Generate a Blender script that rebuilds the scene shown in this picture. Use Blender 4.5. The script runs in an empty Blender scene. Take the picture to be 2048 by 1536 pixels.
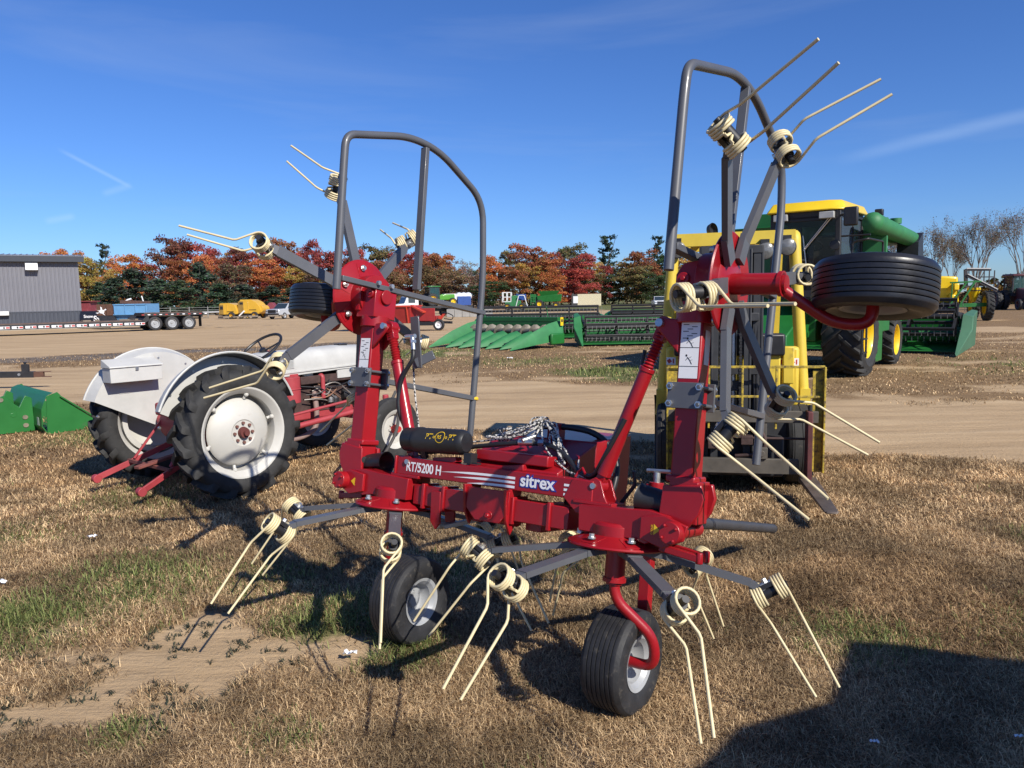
import bpy, bmesh, math, random
import numpy as np
from mathutils import Vector, Matrix
R = math.radians
sc = bpy.context.scene
col = sc.collection
rng = random.Random(7)

# ------------------------------------------------------------ camera
FPX, CX, CY, CAMH = 1538.0, 1024.0, 768.0, 1.75
PITCH = math.atan(169 / FPX); ROLL = 0.0185
cp, sp, cr, sr = math.cos(PITCH), math.sin(PITCH), math.cos(ROLL), math.sin(ROLL)
cam_d = bpy.data.cameras.new('camera'); cam = bpy.data.objects.new('camera', cam_d); col.objects.link(cam)
cam_d.sensor_width = 36; cam_d.lens = FPX / 2048 * 36; cam_d.clip_start = 0.05; cam_d.clip_end = 3000
right = Vector((cr, -sr * sp, -sr * cp)); up = Vector((sr, cr * sp, cr * cp)); fwd = Vector((0, cp, -sp))
cam.matrix_world = Matrix(((right.x, up.x, -fwd.x, 0), (right.y, up.y, -fwd.y, 0), (right.z, up.z, -fwd.z, CAMH), (0, 0, 0, 1)))
sc.camera = cam

# ------------------------------------------------------------ sky, sun, exposure
SUNV = Vector((0.85, -1.05, 1.0)).normalized()
wd = bpy.data.worlds.new('World'); sc.world = wd; wd.use_nodes = True
nt = wd.node_tree; nt.nodes.clear()
wo = nt.nodes.new('ShaderNodeOutputWorld'); bg = nt.nodes.new('ShaderNodeBackground')
sky = nt.nodes.new('ShaderNodeTexSky'); sky.sky_type = 'NISHITA'; sky.sun_disc = False
sky.sun_elevation = math.asin(SUNV.z); sky.sun_rotation = math.atan2(SUNV.x, SUNV.y)
sky.altitude = 300; sky.air_density = 1.0; sky.dust_density = 0.25; sky.ozone_density = 3.0
bg.inputs['Strength'].default_value = 0.088
# thin cirrus streaks mixed into the sky
tc = nt.nodes.new('ShaderNodeTexCoord'); mp = nt.nodes.new('ShaderNodeMapping')
mp.inputs['Rotation'].default_value = (0.1, R(-24), R(18)); mp.inputs['Scale'].default_value = (1.1, 2.2, 9.0)
nz = nt.nodes.new('ShaderNodeTexNoise'); nz.inputs['Scale'].default_value = 1.4; nz.inputs['Detail'].default_value = 7; nz.inputs['Roughness'].default_value = 0.55
nz.inputs['Distortion'].default_value = 0.6
rp = nt.nodes.new('ShaderNodeValToRGB'); rp.color_ramp.elements[0].position = 0.54; rp.color_ramp.elements[1].position = 0.86
rp.color_ramp.elements[1].color = (0.17, 0.17, 0.17, 1)
mx = nt.nodes.new('ShaderNodeMixRGB'); mx.blend_type = 'MIX'; mx.inputs['Color2'].default_value = (5.0, 5.8, 7.2, 1)
hs = nt.nodes.new('ShaderNodeHueSaturation'); hs.inputs['Saturation'].default_value = 1.08; hs.inputs['Value'].default_value = 1.0
hs.inputs['Hue'].default_value = 0.5
gn = nt.nodes.new('ShaderNodeMixRGB'); gn.blend_type = 'MULTIPLY'; gn.inputs['Fac'].default_value = 1; gn.inputs['Color2'].default_value = (0.51, 0.735, 1.17, 1)
for a, b in ((tc.outputs['Generated'], mp.inputs[0]), (mp.outputs[0], nz.inputs['Vector']), (nz.outputs['Fac'], rp.inputs[0]),
             (rp.outputs[0], mx.inputs['Fac']), (sky.outputs[0], hs.inputs['Color']), (hs.outputs[0], gn.inputs['Color1']), (gn.outputs[0], mx.inputs['Color1']),
             (mx.outputs[0], bg.inputs['Color']), (bg.outputs[0], wo.inputs[0])): nt.links.new(a, b)
# two thin vapour trails, fixed by their direction in the sky
def _vec(px, py):
    A, B = (px - 1024.0) / FPX, -(py - 768.0) / FPX; x, y = A * cr + B * sr, -A * sr + B * cr
    return Vector((x, cp + y * sp, -sp + y * cp)).normalized()
last = mx.outputs[0]
for (p0_, p1_, wid_, op_) in (((120, 300), (262, 374), .0035, .35), ((205, 388), (262, 370), .006, .22), ((1690, 318), (2300, 168), .011, .20), ((90, 443), (150, 432), .006, .3)):
    a_, b_ = _vec(*p0_), _vec(*p1_); n_ = a_.cross(b_).normalized(); c_ = (a_ + b_).normalized(); half_ = a_.angle(b_) / 2
    def vm(v):
        q = nt.nodes.new('ShaderNodeVectorMath'); q.operation = 'DOT_PRODUCT'; nt.links.new(tc.outputs['Generated'], q.inputs[0]); q.inputs[1].default_value = v; return q.outputs['Value']
    ab = nt.nodes.new('ShaderNodeMath'); ab.operation = 'ABSOLUTE'; nt.links.new(vm(n_), ab.inputs[0])
    m1 = nt.nodes.new('ShaderNodeMapRange'); m1.interpolation_type = 'SMOOTHSTEP'; m1.inputs['From Min'].default_value = 0; m1.inputs['From Max'].default_value = wid_; m1.inputs['To Min'].default_value = op_; m1.inputs['To Max'].default_value = 0; nt.links.new(ab.outputs[0], m1.inputs[0])
    m2 = nt.nodes.new('ShaderNodeMapRange'); m2.interpolation_type = 'SMOOTHSTEP'; m2.inputs['From Min'].default_value = math.cos(half_ * 1.15); m2.inputs['From Max'].default_value = math.cos(half_ * .6); nt.links.new(vm(c_), m2.inputs[0])
    mu = nt.nodes.new('ShaderNodeMath'); mu.operation = 'MULTIPLY'; nt.links.new(m1.outputs[0], mu.inputs[0]); nt.links.new(m2.outputs[0], mu.inputs[1])
    mq = nt.nodes.new('ShaderNodeMath'); mq.operation = 'MULTIPLY'; nt.links.new(mu.outputs[0], mq.inputs[0]); nt.links.new(nz.outputs['Fac'], mq.inputs[1])
    mm_ = nt.nodes.new('ShaderNodeMixRGB'); mm_.inputs['Color2'].default_value = (6.5, 8.2, 10.5, 1); nt.links.new(mq.outputs[0], mm_.inputs['Fac']); nt.links.new(last, mm_.inputs['Color1']); last = mm_.outputs[0]
nt.links.new(last, bg.inputs['Color'])
sun_d = bpy.data.lights.new('sun', 'SUN'); sun_d.energy = 4.9; sun_d.angle = R(0.5); sun_d.color = (1.0, 0.945, 0.85)
sun = bpy.data.objects.new('sun', sun_d); col.objects.link(sun)
sun.rotation_euler = (-SUNV).to_track_quat('-Z', 'Y').to_euler(); sun.location = (20, -25, 30)
sc.view_settings.view_transform = 'Standard'; sc.view_settings.look = 'None'
sc.view_settings.exposure = 0.35; sc.view_settings.gamma = 1.0

# ------------------------------------------------------------ pixel -> place helpers
def ray(px, py):
    A, B = (px - CX) / FPX, -(py - CY) / FPX
    x, y = A * cr + B * sr, -A * sr + B * cr
    return Vector((x, cp + y * sp, -sp + y * cp))
CAMP = Vector((0, 0, CAMH))
def G(px, py, z=0.0):
    d = ray(px, py); return CAMP + d * ((z - CAMH) / d.z)
def at(px, py, Y):
    d = ray(px, py); return CAMP + d * (Y / d.y)

# ------------------------------------------------------------ materials
MATS = {}
def mat(name, c, rough=0.5, metal=0.0, var=0.12, vs=6.0, coat=0.0, bump=0.0, bs=40.0, dirt=None, damt=0.0, spec=0.5, rvar=0.15):
    if name in MATS: return MATS[name]
    m = bpy.data.materials.new(name); m.use_nodes = True; t = m.node_tree; p = t.nodes['Principled BSDF']
    tcn = t.nodes.new('ShaderNodeTexCoord')
    n = t.nodes.new('ShaderNodeTexNoise'); n.inputs['Scale'].default_value = vs; n.inputs['Detail'].default_value = 6; n.inputs['Roughness'].default_value = 0.65
    t.links.new(tcn.outputs['Object'], n.inputs['Vector'])
    r = t.nodes.new('ShaderNodeValToRGB'); r.color_ramp.elements[0].position = 0.3; r.color_ramp.elements[1].position = 0.72
    r.color_ramp.elements[0].color = tuple(max(0, x * (1 - var)) for x in c) + (1,)
    r.color_ramp.elements[1].color = tuple(min(1, x * (1 + var)) for x in c) + (1,)
    t.links.new(n.outputs['Fac'], r.inputs[0]); out = r.outputs[0]
    if dirt:
        n2 = t.nodes.new('ShaderNodeTexNoise'); n2.inputs['Scale'].default_value = vs * 1.7; n2.inputs['Detail'].default_value = 9; n2.inputs['Roughness'].default_value = 0.72
        t.links.new(tcn.outputs['Object'], n2.inputs['Vector'])
        r2 = t.nodes.new('ShaderNodeValToRGB'); r2.color_ramp.elements[0].position = 0.66 - damt * 0.3; r2.color_ramp.elements[1].position = 0.80 - damt * 0.2
        r2.color_ramp.elements[1].color = (min(1, .5 + damt),) * 3 + (1,)
        t.links.new(n2.outputs['Fac'], r2.inputs[0])
        mm = t.nodes.new('ShaderNodeMixRGB'); mm.inputs['Color2'].default_value = tuple(dirt) + (1,)
        t.links.new(r2.outputs[0], mm.inputs['Fac']); t.links.new(out, mm.inputs['Color1']); out = mm.outputs[0]
    t.links.new(out, p.inputs['Base Color'])
    mr = t.nodes.new('ShaderNodeMapRange'); mr.inputs['To Min'].default_value = max(0.03, rough - rvar * .5); mr.inputs['To Max'].default_value = min(1, rough + rvar)
    t.links.new(n.outputs['Fac'], mr.inputs['Value']); t.links.new(mr.outputs[0], p.inputs['Roughness'])
    p.inputs['Metallic'].default_value = metal; p.inputs['Specular IOR Level'].default_value = spec
    if coat: p.inputs['Coat Weight'].default_value = coat; p.inputs['Coat Roughness'].default_value = 0.12
    if bump:
        n3 = t.nodes.new('ShaderNodeTexNoise'); n3.inputs['Scale'].default_value = bs; n3.inputs['Detail'].default_value = 4
        t.links.new(tcn.outputs['Object'], n3.inputs['Vector'])
        b = t.nodes.new('ShaderNodeBump'); b.inputs['Strength'].default_value = bump; b.inputs['Distance'].default_value = 0.01
        t.links.new(n3.outputs['Fac'], b.inputs['Height']); t.links.new(b.outputs[0], p.inputs['Normal'])
    MATS[name] = m; return m
def attr_mat(name, rough=0.8, trans=0.0, attr='Col', spec=0.2):
    if name in MATS: return MATS[name]
    m = bpy.data.materials.new(name); m.use_nodes = True; t = m.node_tree; p = t.nodes['Principled BSDF']
    a = t.nodes.new('ShaderNodeVertexColor'); a.layer_name = attr
    t.links.new(a.outputs[0], p.inputs['Base Color']); p.inputs['Roughness'].default_value = rough; p.inputs['Specular IOR Level'].default_value = spec
    if trans:
        tr = t.nodes.new('ShaderNodeBsdfTranslucent'); t.links.new(a.outputs[0], tr.inputs[0])
        ms = t.nodes.new('ShaderNodeMixShader'); ms.inputs[0].default_value = trans
        t.links.new(p.outputs[0], ms.inputs[1]); t.links.new(tr.outputs[0], ms.inputs[2])
        t.links.new(ms.outputs[0], t.nodes['Material Output'].inputs[0])
    MATS[name] = m; return m
def glass(name, c=(0.03, 0.05, 0.05), alpha=0.55):
    if name in MATS: return MATS[name]
    m = bpy.data.materials.new(name); m.use_nodes = True; t = m.node_tree; p = t.nodes['Principled BSDF']
    n = t.nodes.new('ShaderNodeTexNoise'); n.inputs['Scale'].default_value = 3
    mr = t.nodes.new('ShaderNodeMapRange'); mr.inputs['To Min'].default_value = 0.02; mr.inputs['To Max'].default_value = 0.08
    t.links.new(n.outputs['Fac'], mr.inputs['Value']); t.links.new(mr.outputs[0], p.inputs['Roughness'])
    p.inputs['Base Color'].default_value = tuple(c) + (1,); p.inputs['Alpha'].default_value = alpha; p.inputs['Specular IOR Level'].default_value = 0.8
    MATS[name] = m; return m

# ------------------------------------------------------------ mesh builder
def orth(d):
    d = Vector(d).normalized(); a = Vector((0, 0, 1)) if abs(d.z) < 0.9 else Vector((1, 0, 0))
    x = a.cross(d).normalized(); return x, d.cross(x).normalized(), d
class MB:
    def __init__(s): s.v = []; s.f = []
    def add(s, vs, fs):
        o = len(s.v); s.v += [Vector(x) for x in vs]; s.f += [tuple(i + o for i in f) for f in fs]; return s
    def box(s, c, d, rot=None, ax=None):
        c = Vector(c); hx, hy, hz = d[0] / 2, d[1] / 2, d[2] / 2
        vs = [Vector((x * hx, y * hy, z * hz)) for z in (-1, 1) for y in (-1, 1) for x in (-1, 1)]
        if rot: M = Matrix.Rotation(rot[2], 3, 'Z') @ Matrix.Rotation(rot[1], 3, 'Y') @ Matrix.Rotation(rot[0], 3, 'X'); vs = [M @ v for v in vs]
        return s.add([c + v for v in vs], [(0, 2, 3, 1), (4, 5, 7, 6), (0, 1, 5, 4), (2, 6, 7, 3), (0, 4, 6, 2), (1, 3, 7, 5)])
    def bar(s, p0, p1, w, h, upv=(0, 0, 1), w2=None, h2=None):
        p0, p1 = Vector(p0), Vector(p1); d = (p1 - p0).normalized(); x = d.cross(Vector(upv))
        if x.length < 1e-4: x = d.cross(Vector((1, 0, 0)))
        x.normalize(); y = x.cross(d); w2 = w if w2 is None else w2; h2 = h if h2 is None else h2
        vs = [p + x * (a * ww / 2) + y * (b * hh / 2) for p, ww, hh in ((p0, w, h), (p1, w2, h2)) for a, b in ((-1, -1), (1, -1), (1, 1), (-1, 1))]
        return s.add(vs, [(0, 1, 2, 3), (7, 6, 5, 4), (0, 4, 5, 1), (1, 5, 6, 2), (2, 6, 7, 3), (3, 7, 4, 0)])
    def cyl(s, p0, p1, r0, r1=None, n=16, cap=True):
        p0, p1 = Vector(p0), Vector(p1); r1 = r0 if r1 is None else r1; x, y, d = orth(p1 - p0)
        vs = [p + (x * math.cos(2 * math.pi * i / n) + y * math.sin(2 * math.pi * i / n)) * r for p, r in ((p0, r0), (p1, r1)) for i in range(n)]
        fs = [(i, (i + 1) % n, n + (i + 1) % n, n + i) for i in range(n)]
        if cap: fs += [tuple(range(n - 1, -1, -1)), tuple(range(n, 2 * n))]
        return s.add(vs, fs)
    def lathe(s, prof, o=(0, 0, 0), ax=(0, 0, 1), n=32, closed=False, a0=0, a1=2 * math.pi):
        o = Vector(o); x, y, d = orth(ax); full = abs(a1 - a0 - 2 * math.pi) < 1e-6; k = n if full else n + 1
        vs = []; m = len(prof)
        for i in range(k):
            a = a0 + (a1 - a0) * i / n; e = x * math.cos(a) + y * math.sin(a)
            vs += [o + e * r + d * h for r, h in prof]
        fs = []
        for i in range(n):
            j = (i + 1) % k
            for q in range(m if closed else m - 1):
                q2 = (q + 1) % m
                fs.append((i * m + q, j * m + q, j * m + q2, i * m + q2))
        return s.add(vs, fs)
    def tube(s, pts, r, n=10, fillet=0.0, fs=4, cap=True):
        pts = [Vector(p) for p in pts]
        if fillet and len(pts) > 2:
            o = [pts[0]]
            for a, b, c in zip(pts, pts[1:], pts[2:]):
                u1, u2 = (a - b), (c - b); l = min(fillet, u1.length * .48, u2.length * .48); q0, q1 = b + u1.normalized() * l, b + u2.normalized() * l
                o += [q0 * (1 - t) ** 2 + b * 2 * t * (1 - t) + q1 * t * t for t in [k / fs for k in range(fs + 1)]]
            pts = o + [pts[-1]]
        rr = r if isinstance(r, (list, tuple)) else [r] * len(pts)
        x, y, d = orth(pts[1] - pts[0]); vs = []
        for i, p in enumerate(pts):
            t = (pts[min(i + 1, len(pts) - 1)] - pts[max(i - 1, 0)]).normalized()
            x = (x - t * x.dot(t)).normalized(); y = t.cross(x)
            vs += [p + (x * math.cos(2 * math.pi * k / n) + y * math.sin(2 * math.pi * k / n)) * rr[i] for k in range(n)]
        f = [(i * n + k, i * n + (k + 1) % n, (i + 1) * n + (k + 1) % n, (i + 1) * n + k) for i in range(len(pts) - 1) for k in range(n)]
        if cap: f += [tuple(range(n - 1, -1, -1)), tuple(range((len(pts) - 1) * n, len(pts) * n))]
        return s.add(vs, f)
    def prism(s, poly, o, ex, ey, th):
        o, ex, ey = Vector(o), Vector(ex), Vector(ey); ez = ex.cross(ey).normalized(); n = len(poly)
        vs = [o + ex * a + ey * b + ez * (k * th) for k in (-.5, .5) for a, b in poly]
        return s.add(vs, [tuple(range(n - 1, -1, -1)), tuple(range(n, 2 * n))] + [(i, (i + 1) % n, n + (i + 1) % n, n + i) for i in range(n)])
    def hull(s, a, b):  # two polygons with equal counts -> closed loft
        n = len(a); return s.add(list(a) + list(b), [tuple(range(n - 1, -1, -1)), tuple(range(n, 2 * n))] + [(i, (i + 1) % n, n + (i + 1) % n, n + i) for i in range(n)])
    def ball(s, c, r, n=12, sc3=(1, 1, 1)):
        c = Vector(c); m = n // 2; vs = [c + Vector((0, 0, -r * sc3[2]))]
        for i in range(1, m):
            a = -math.pi / 2 + math.pi * i / m
            vs += [c + Vector((r * sc3[0] * math.cos(a) * math.cos(2 * math.pi * k / n), r * sc3[1] * math.cos(a) * math.sin(2 * math.pi * k / n), r * sc3[2] * math.sin(a))) for k in range(n)]
        vs.append(c + Vector((0, 0, r * sc3[2]))); L = len(vs) - 1
        f = [(0, 1 + (k + 1) % n, 1 + k) for k in range(n)] + [(1 + i * n + k, 1 + i * n + (k + 1) % n, 1 + (i + 1) * n + (k + 1) % n, 1 + (i + 1) * n + k) for i in range(m - 2) for k in range(n)]
        f += [(L, 1 + (m - 2) * n + k, 1 + (m - 2) * n + (k + 1) % n) for k in range(n)]
        return s.add(vs, f)
    def mesh(s, name):
        me = bpy.data.meshes.new(name); me.from_pydata([tuple(v) for v in s.v], [], s.f); me.update()
        bm = bmesh.new(); bm.from_mesh(me); bmesh.ops.recalc_face_normals(bm, faces=bm.faces); bm.to_mesh(me); bm.free()
        return me
def finish(me, ang=38):
    me.shade_smooth(); me.set_sharp_from_angle(angle=R(ang)); return me
def obj(name, mb, m, parent=None, bevel=0.0, label=None, ang=38, loc=None):
    me = finish(mb.mesh(name), ang) if isinstance(mb, MB) else mb
    if m: me.materials.clear(); me.materials.append(m)
    o = bpy.data.objects.new(name, me); col.objects.link(o)
    if parent: o.parent = parent
    if loc: o.location = loc
    if bevel:
        b = o.modifiers.new('bevel', 'BEVEL'); b.width = bevel; b.segments = 2; b.limit_method = 'ANGLE'; b.angle_limit = R(40); b.harden_normals = False
    if label: o['label'] = label
    return o
def dupe(o, parent, matrix=None):
    c = o.copy(); col.objects.link(c); c.parent = parent
    if matrix is not None: c.matrix_local = matrix
    return c
def thing(name, label, cat, loc=(0, 0, 0), rz=0.0, group=None, M=None):
    o = bpy.data.objects.new(name, None); col.objects.link(o); o.empty_display_size = 0.3
    if M is not None: o.matrix_world = M
    else: o.location = loc; o.rotation_euler = (0, 0, rz)
    o['label'] = label; o['category'] = cat
    if group: o['group'] = group
    return o
def tag(o, label=None, cat=None, group=None, kind=None):
    if label: o['label'] = label
    if cat: o['category'] = cat
    if group: o['group'] = group
    if kind: o['kind'] = kind
    return o
def text_mesh(s, size, name='lettering', extrude=0.0005, offset=0.0, shear=0.0, sx=1.0):
    c = bpy.data.curves.new(name, 'FONT'); c.body = s; c.size = size; c.extrude = extrude; c.offset = offset; c.shear = shear; c.align_x = 'LEFT'
    o = bpy.data.objects.new(name, c); col.objects.link(o)
    dg = bpy.context.evaluated_depsgraph_get(); me = bpy.data.meshes.new_from_object(o.evaluated_get(dg))
    bpy.data.objects.remove(o); me.name = name
    if sx != 1.0: me.transform(Matrix.Diagonal((sx, 1, 1, 1)))
    return me
def place_text(me, o, ex, ey, m, parent, name='lettering'):
    ex, ey = Vector(ex).normalized(), Vector(ey).normalized(); ez = ex.cross(ey); o = Vector(o)
    me.transform(Matrix(((ex.x, ey.x, ez.x, o.x), (ex.y, ey.y, ez.y, o.y), (ex.z, ey.z, ez.z, o.z), (0, 0, 0, 1))))
    me.materials.clear(); me.materials.append(m)
    q = bpy.data.objects.new(name, me); col.objects.link(q); q.parent = parent; return q
def frameM(o, fx, fy=None, fz=(0, 0, 1)):
    fx = Vector(fx).normalized(); fz = Vector(fz); fy = fz.cross(fx).normalized() if fy is None else Vector(fy); fz = fx.cross(fy).normalized(); o = Vector(o)
    return Matrix(((fx.x, fy.x, fz.x, o.x), (fx.y, fy.y, fz.y, o.y), (fx.z, fy.z, fz.z, o.z), (0, 0, 0, 1)))

# shared materials
RED = mat('red_enamel', (0.285, 0.006, 0.011), 0.36, var=0.14, vs=3, coat=0.22, bump=0.05, bs=160, dirt=(0.20, 0.085, 0.06), damt=0.12, spec=.4)
GREY = mat('grey_enamel', (0.085, 0.088, 0.098), 0.42, var=0.10, vs=5, coat=0.15, dirt=(0.16, 0.15, 0.14), damt=0.04)
ZINC = mat('zinc_steel', (0.62, 0.62, 0.60), 0.32, 0.9, var=0.2, vs=20)
TINE = mat('cream_tine', (0.66, 0.56, 0.33), 0.45, var=0.09, vs=9, dirt=(0.30, 0.22, 0.12), damt=0.03)
TYRE = mat('tyre_rubber', (0.018, 0.018, 0.020), 0.62, var=0.4, vs=14, bump=0.14, bs=90, dirt=(0.11, 0.095, 0.075), damt=0.30)
TYRE_OLD = mat('dusty_rubber', (0.026, 0.0255, 0.025), 0.75, var=0.4, vs=10, bump=0.18, bs=60, dirt=(0.10, 0.088, 0.072), damt=0.24)
TYRE_NEW = mat('new_rubber', (0.012, 0.012, 0.015), 0.34, var=0.3, vs=14, bump=0.04, bs=90, dirt=(0.04, 0.04, 0.045), damt=0.06)
BLACK = mat('black_plastic', (0.016, 0.016, 0.018), 0.42, var=0.25, vs=12, bump=0.03)
BLACKST = mat('black_steel', (0.020, 0.020, 0.022), 0.5, var=0.3, vs=8, dirt=(0.06, 0.05, 0.042), damt=0.10)
WHITEP = mat('old_white_paint', (0.47, 0.465, 0.44), 0.55, var=0.10, vs=4, dirt=(0.27, 0.18, 0.11), damt=0.11, bump=0.05, bs=30)
DECAL = mat('white_decal', (0.78, 0.78, 0.78), 0.4, var=0.03)
INK = mat('black_ink', (0.02, 0.02, 0.02), 0.5, var=0.1)
YELINK = mat('yellow_ink', (0.75, 0.48, 0.02), 0.45, var=0.05)
JDG = mat('leaf_green_paint', (0.012, 0.13, 0.022), 0.42, var=0.14, vs=2, coat=0.12, dirt=(0.07, 0.10, 0.05), damt=0.10)
JDGF = mat('faded_green_paint', (0.028, 0.17, 0.055), 0.55, var=0.16, vs=2.5, dirt=(0.14, 0.19, 0.12), damt=0.12)
JDY = mat('bright_yellow_paint', (0.74, 0.50, 0.010), 0.36, var=0.06, vs=3, coat=0.3, dirt=(0.35, 0.26, 0.08), damt=0.05)
FLY = mat('forklift_yellow_paint', (0.62, 0.45, 0.045), 0.5, var=0.10, vs=4, dirt=(0.16, 0.11, 0.05), damt=0.22)
WORNY = mat('worn_yellow_paint', (0.50, 0.36, 0.035), 0.65, var=0.2, vs=14, dirt=(0.045, 0.035, 0.028), damt=0.78)
RIMW = mat('grey_rim_paint', (0.34, 0.35, 0.36), 0.38, 0.1, var=0.08, vs=7, dirt=(0.3, 0.27, 0.22), damt=0.06)
RUST = mat('rusty_steel', (0.105, 0.050, 0.032), 0.8, var=0.35, vs=9, bump=0.12)
# ============================================================ GROUND
def _h(ix, iy, seed):
    n = (ix.astype(np.int64) * 374761393 + iy.astype(np.int64) * 668265263 + seed * 1442695041) & 0x7fffffff
    n = (n ^ (n >> 13)) * 1274126177 & 0x7fffffff
    return ((n ^ (n >> 16)) & 0xffff) / 65535.0
def vnoise(x, y, s, seed=0):
    x = x / s; y = y / s; ix = np.floor(x); iy = np.floor(y); fx = x - ix; fy = y - iy
    fx = fx * fx * (3 - 2 * fx); fy = fy * fy * (3 - 2 * fy)
    a, b, c, d = _h(ix, iy, seed), _h(ix + 1, iy, seed), _h(ix, iy + 1, seed), _h(ix + 1, iy + 1, seed)
    return (a * (1 - fx) + b * fx) * (1 - fy) + (c * (1 - fx) + d * fx) * fy
def fbm(x, y, s, seed=0, o=4):
    r = 0; a = .5; t = 0
    for i in range(o): r = r + a * vnoise(x, y, s / 2 ** i, seed + i * 17); t += a; a *= .5
    return r / t
def sdf(x, y, poly):
    d = np.full(x.shape, 1e9); ins = np.zeros(x.shape, bool); n = len(poly)
    for i in range(n):
        (x0, y0), (x1, y1) = poly[i], poly[(i + 1) % n]; ex, ey = x1 - x0, y1 - y0
        t = np.clip(((x - x0) * ex + (y - y0) * ey) / (ex * ex + ey * ey), 0, 1)
        d = np.minimum(d, np.hypot(x - x0 - t * ex, y - y0 - t * ey))
        c = ((y0 > y) != (y1 > y)) & (x < (x1 - x0) * (y - y0) / ((y1 - y0) if y1 != y0 else 1e-9) + x0); ins ^= c
    return np.where(ins, -d, d)
def sst(a, b, x):
    t = np.clip((x - a) / (b - a), 0, 1); return t * t * (3 - 2 * t)
GRASS2 = [(-19, 26), (-14.2, 22.2), (-10.5, 24.2), (-5, 18.9), (-1.4, 16.9), (.8, 16.1), (2.8, 15.6), (5.7, 13.2), (8.2, 12.2), (30, 1.5), (80, -20), (80, 2), (24, 30.2), (14.5, 35.5), (5, 36.5), (-3, 34), (-7, 33.6), (-13, 31.5)]
SAND = [(-6, 2.2), (-3.2, 3.3), (-2.5, 3.62), (-1.9, 3.86), (-1.3, 4.06), (-1.0, 3.72), (-1.2, 3.42), (-1.57, 3.05), (-2.2, 2.5), (-4, 1.5)]
def zones(x, y):
    w = (fbm(x, y, 1.6, 3) - .5)
    t = y + .483 * x
    far = np.hypot(x, y)
    road = sst(9.75, 10.35, t + w * 1.6)                       # dirt beyond the near grass
    g2 = 1 - sst(-.5, .7, sdf(x, y, GRASS2) + w * 3.2)
    tl = y + .5 * x
    yard = sst(0, 1, (tl < 49) * 1.0 + (x < y * .16 - 1) * 1.0)
    fieldfar = sst(100, 118, y + w * 14) * sst(-.02, .03, x / np.maximum(y, 1) + w * .02)
    leftfar = sst(120, 150, y + w * 10)
    dirt = road * (1 - g2) * yard * (1 - fieldfar) * (1 - leftfar)
    sand = 1 - sst(-.45, .30, sdf(x, y, SAND) + (fbm(x, y, .42, 9) - .5) * 1.7 + w * .3)
    # wheel ruts / worn soil lanes on near right
    worn = .75 * sst(.55, .75, fbm(x * .7, y * 1.3, 1.3, 31)) * sst(6.6, 9.2, t)
    dirt = np.maximum(np.maximum(dirt, sand * .96), worn)
    gp = fbm(x, y, .85, 41)
    gsp = np.zeros_like(x)
    for px, py, r, k in ((-2.5, 4.7, .62, .95), (-2.8, 4.2, .55, .9), (-.98, 4.12, .42, 1.2), (-.62, 3.74, .26, 1.1), (-1.6, 4.75, .5, .55), (-.35, 4.9, .5, .6), (.25, 5.0, .6, .5), (-1.75, 3.95, .25, .8), (1.75, 3.75, .38, .7), (2.9, 3.6, .7, .5),
                         (2.6, 17.8, 1.6, 1.25), (4.6, 17.9, 1.4, 1.1), (-3.2, 25.8, 2.2, 1.0), (3.7, 5.3, .25, .7), (-4.4, 5.6, .9, .7), (-5.6, 10.4, 1.2, .6), (-3.3, 7.0, .9, .5), (5.6, 25.6, 2, .6), (.6, 22, 2.5, .5), (12, 18, 3, .45), (-1.6, 3.0, .16, .8), (-.95, 2.95, .2, .5)):
        gsp = np.maximum(gsp, k * np.exp(-((x - px) ** 2 + (y - py) ** 2) / (r * r)))
    green = np.clip(gsp * 1.15 * sst(.25, .6, gp + .12), 0, 1)
    green = np.maximum(green, .26 * sst(.60, .76, gp) * (far < 30))
    lawn = fieldfar * sst(.5, .0, (x / np.maximum(y, 1) > .33) * 1.0)
    green = np.maximum(green, .72 * lawn)
    green = np.maximum(green, .25 * leftfar)
    green = green * (1 - sst(.4, .9, dirt))
    # dark damp soil streaks across the yard on the left
    tb = y - 1.02 * x
    damp = np.exp(-((y - (31.5 + .72 * (x + 9))) / 2.6) ** 2) * (x < -3) * sst(.3, .62, fbm(x * .35, y, 2.0, 77)) * sst(-3, -9, x)
    return dirt, green, np.clip(damp, 0, 1), sand
def hgt(x, y):
    k = 1 / (1 + np.hypot(x, y) / 25)
    return ((fbm(x, y, 1.1, 5) - .5) * .05 + (fbm(x, y, .28, 6, 2) - .5) * .022) * k - .006
def grow(a, st, k, end):
    o = [a]
    while o[-1] < end: o.append(o[-1] + st); st *= k
    return o
xp = grow(0, .06, 1.012, 9); xp = xp + grow(xp[-1], .2, 1.10, 900)[1:]
xs = np.array([-q for q in xp[:0:-1]] + xp)
ys = np.array([-300, -120, -50, -20, -8, -3, -1, 0] + grow(.8, .05, 1.010, 12) + []); ys = np.concatenate([ys, grow(ys[-1], .18, 1.045, 1400)[1:]])
XX, YY = np.meshgrid(xs, ys)
D, GRN, DMP, SND = zones(XX, YY)
def np_mesh(name, V, quads=None, tris=None):
    me = bpy.data.meshes.new(name); nv = len(V); me.vertices.add(nv); me.vertices.foreach_set('co', V.astype(np.float32).ravel())
    ls = []; st = []; tot = []; o = 0
    for fs in (quads, tris):
        if fs is None or len(fs) == 0: continue
        k = fs.shape[1]; ls.append(fs.ravel()); st.append(o + np.arange(len(fs)) * k); o += fs.size
    L = np.concatenate(ls).astype(np.int32); S = np.concatenate(st).astype(np.int32)
    me.loops.add(len(L)); me.loops.foreach_set('vertex_index', L); me.polygons.add(len(S)); me.polygons.foreach_set('loop_start', S)
    me.update(calc_edges=True); me.validate(); return me
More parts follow.
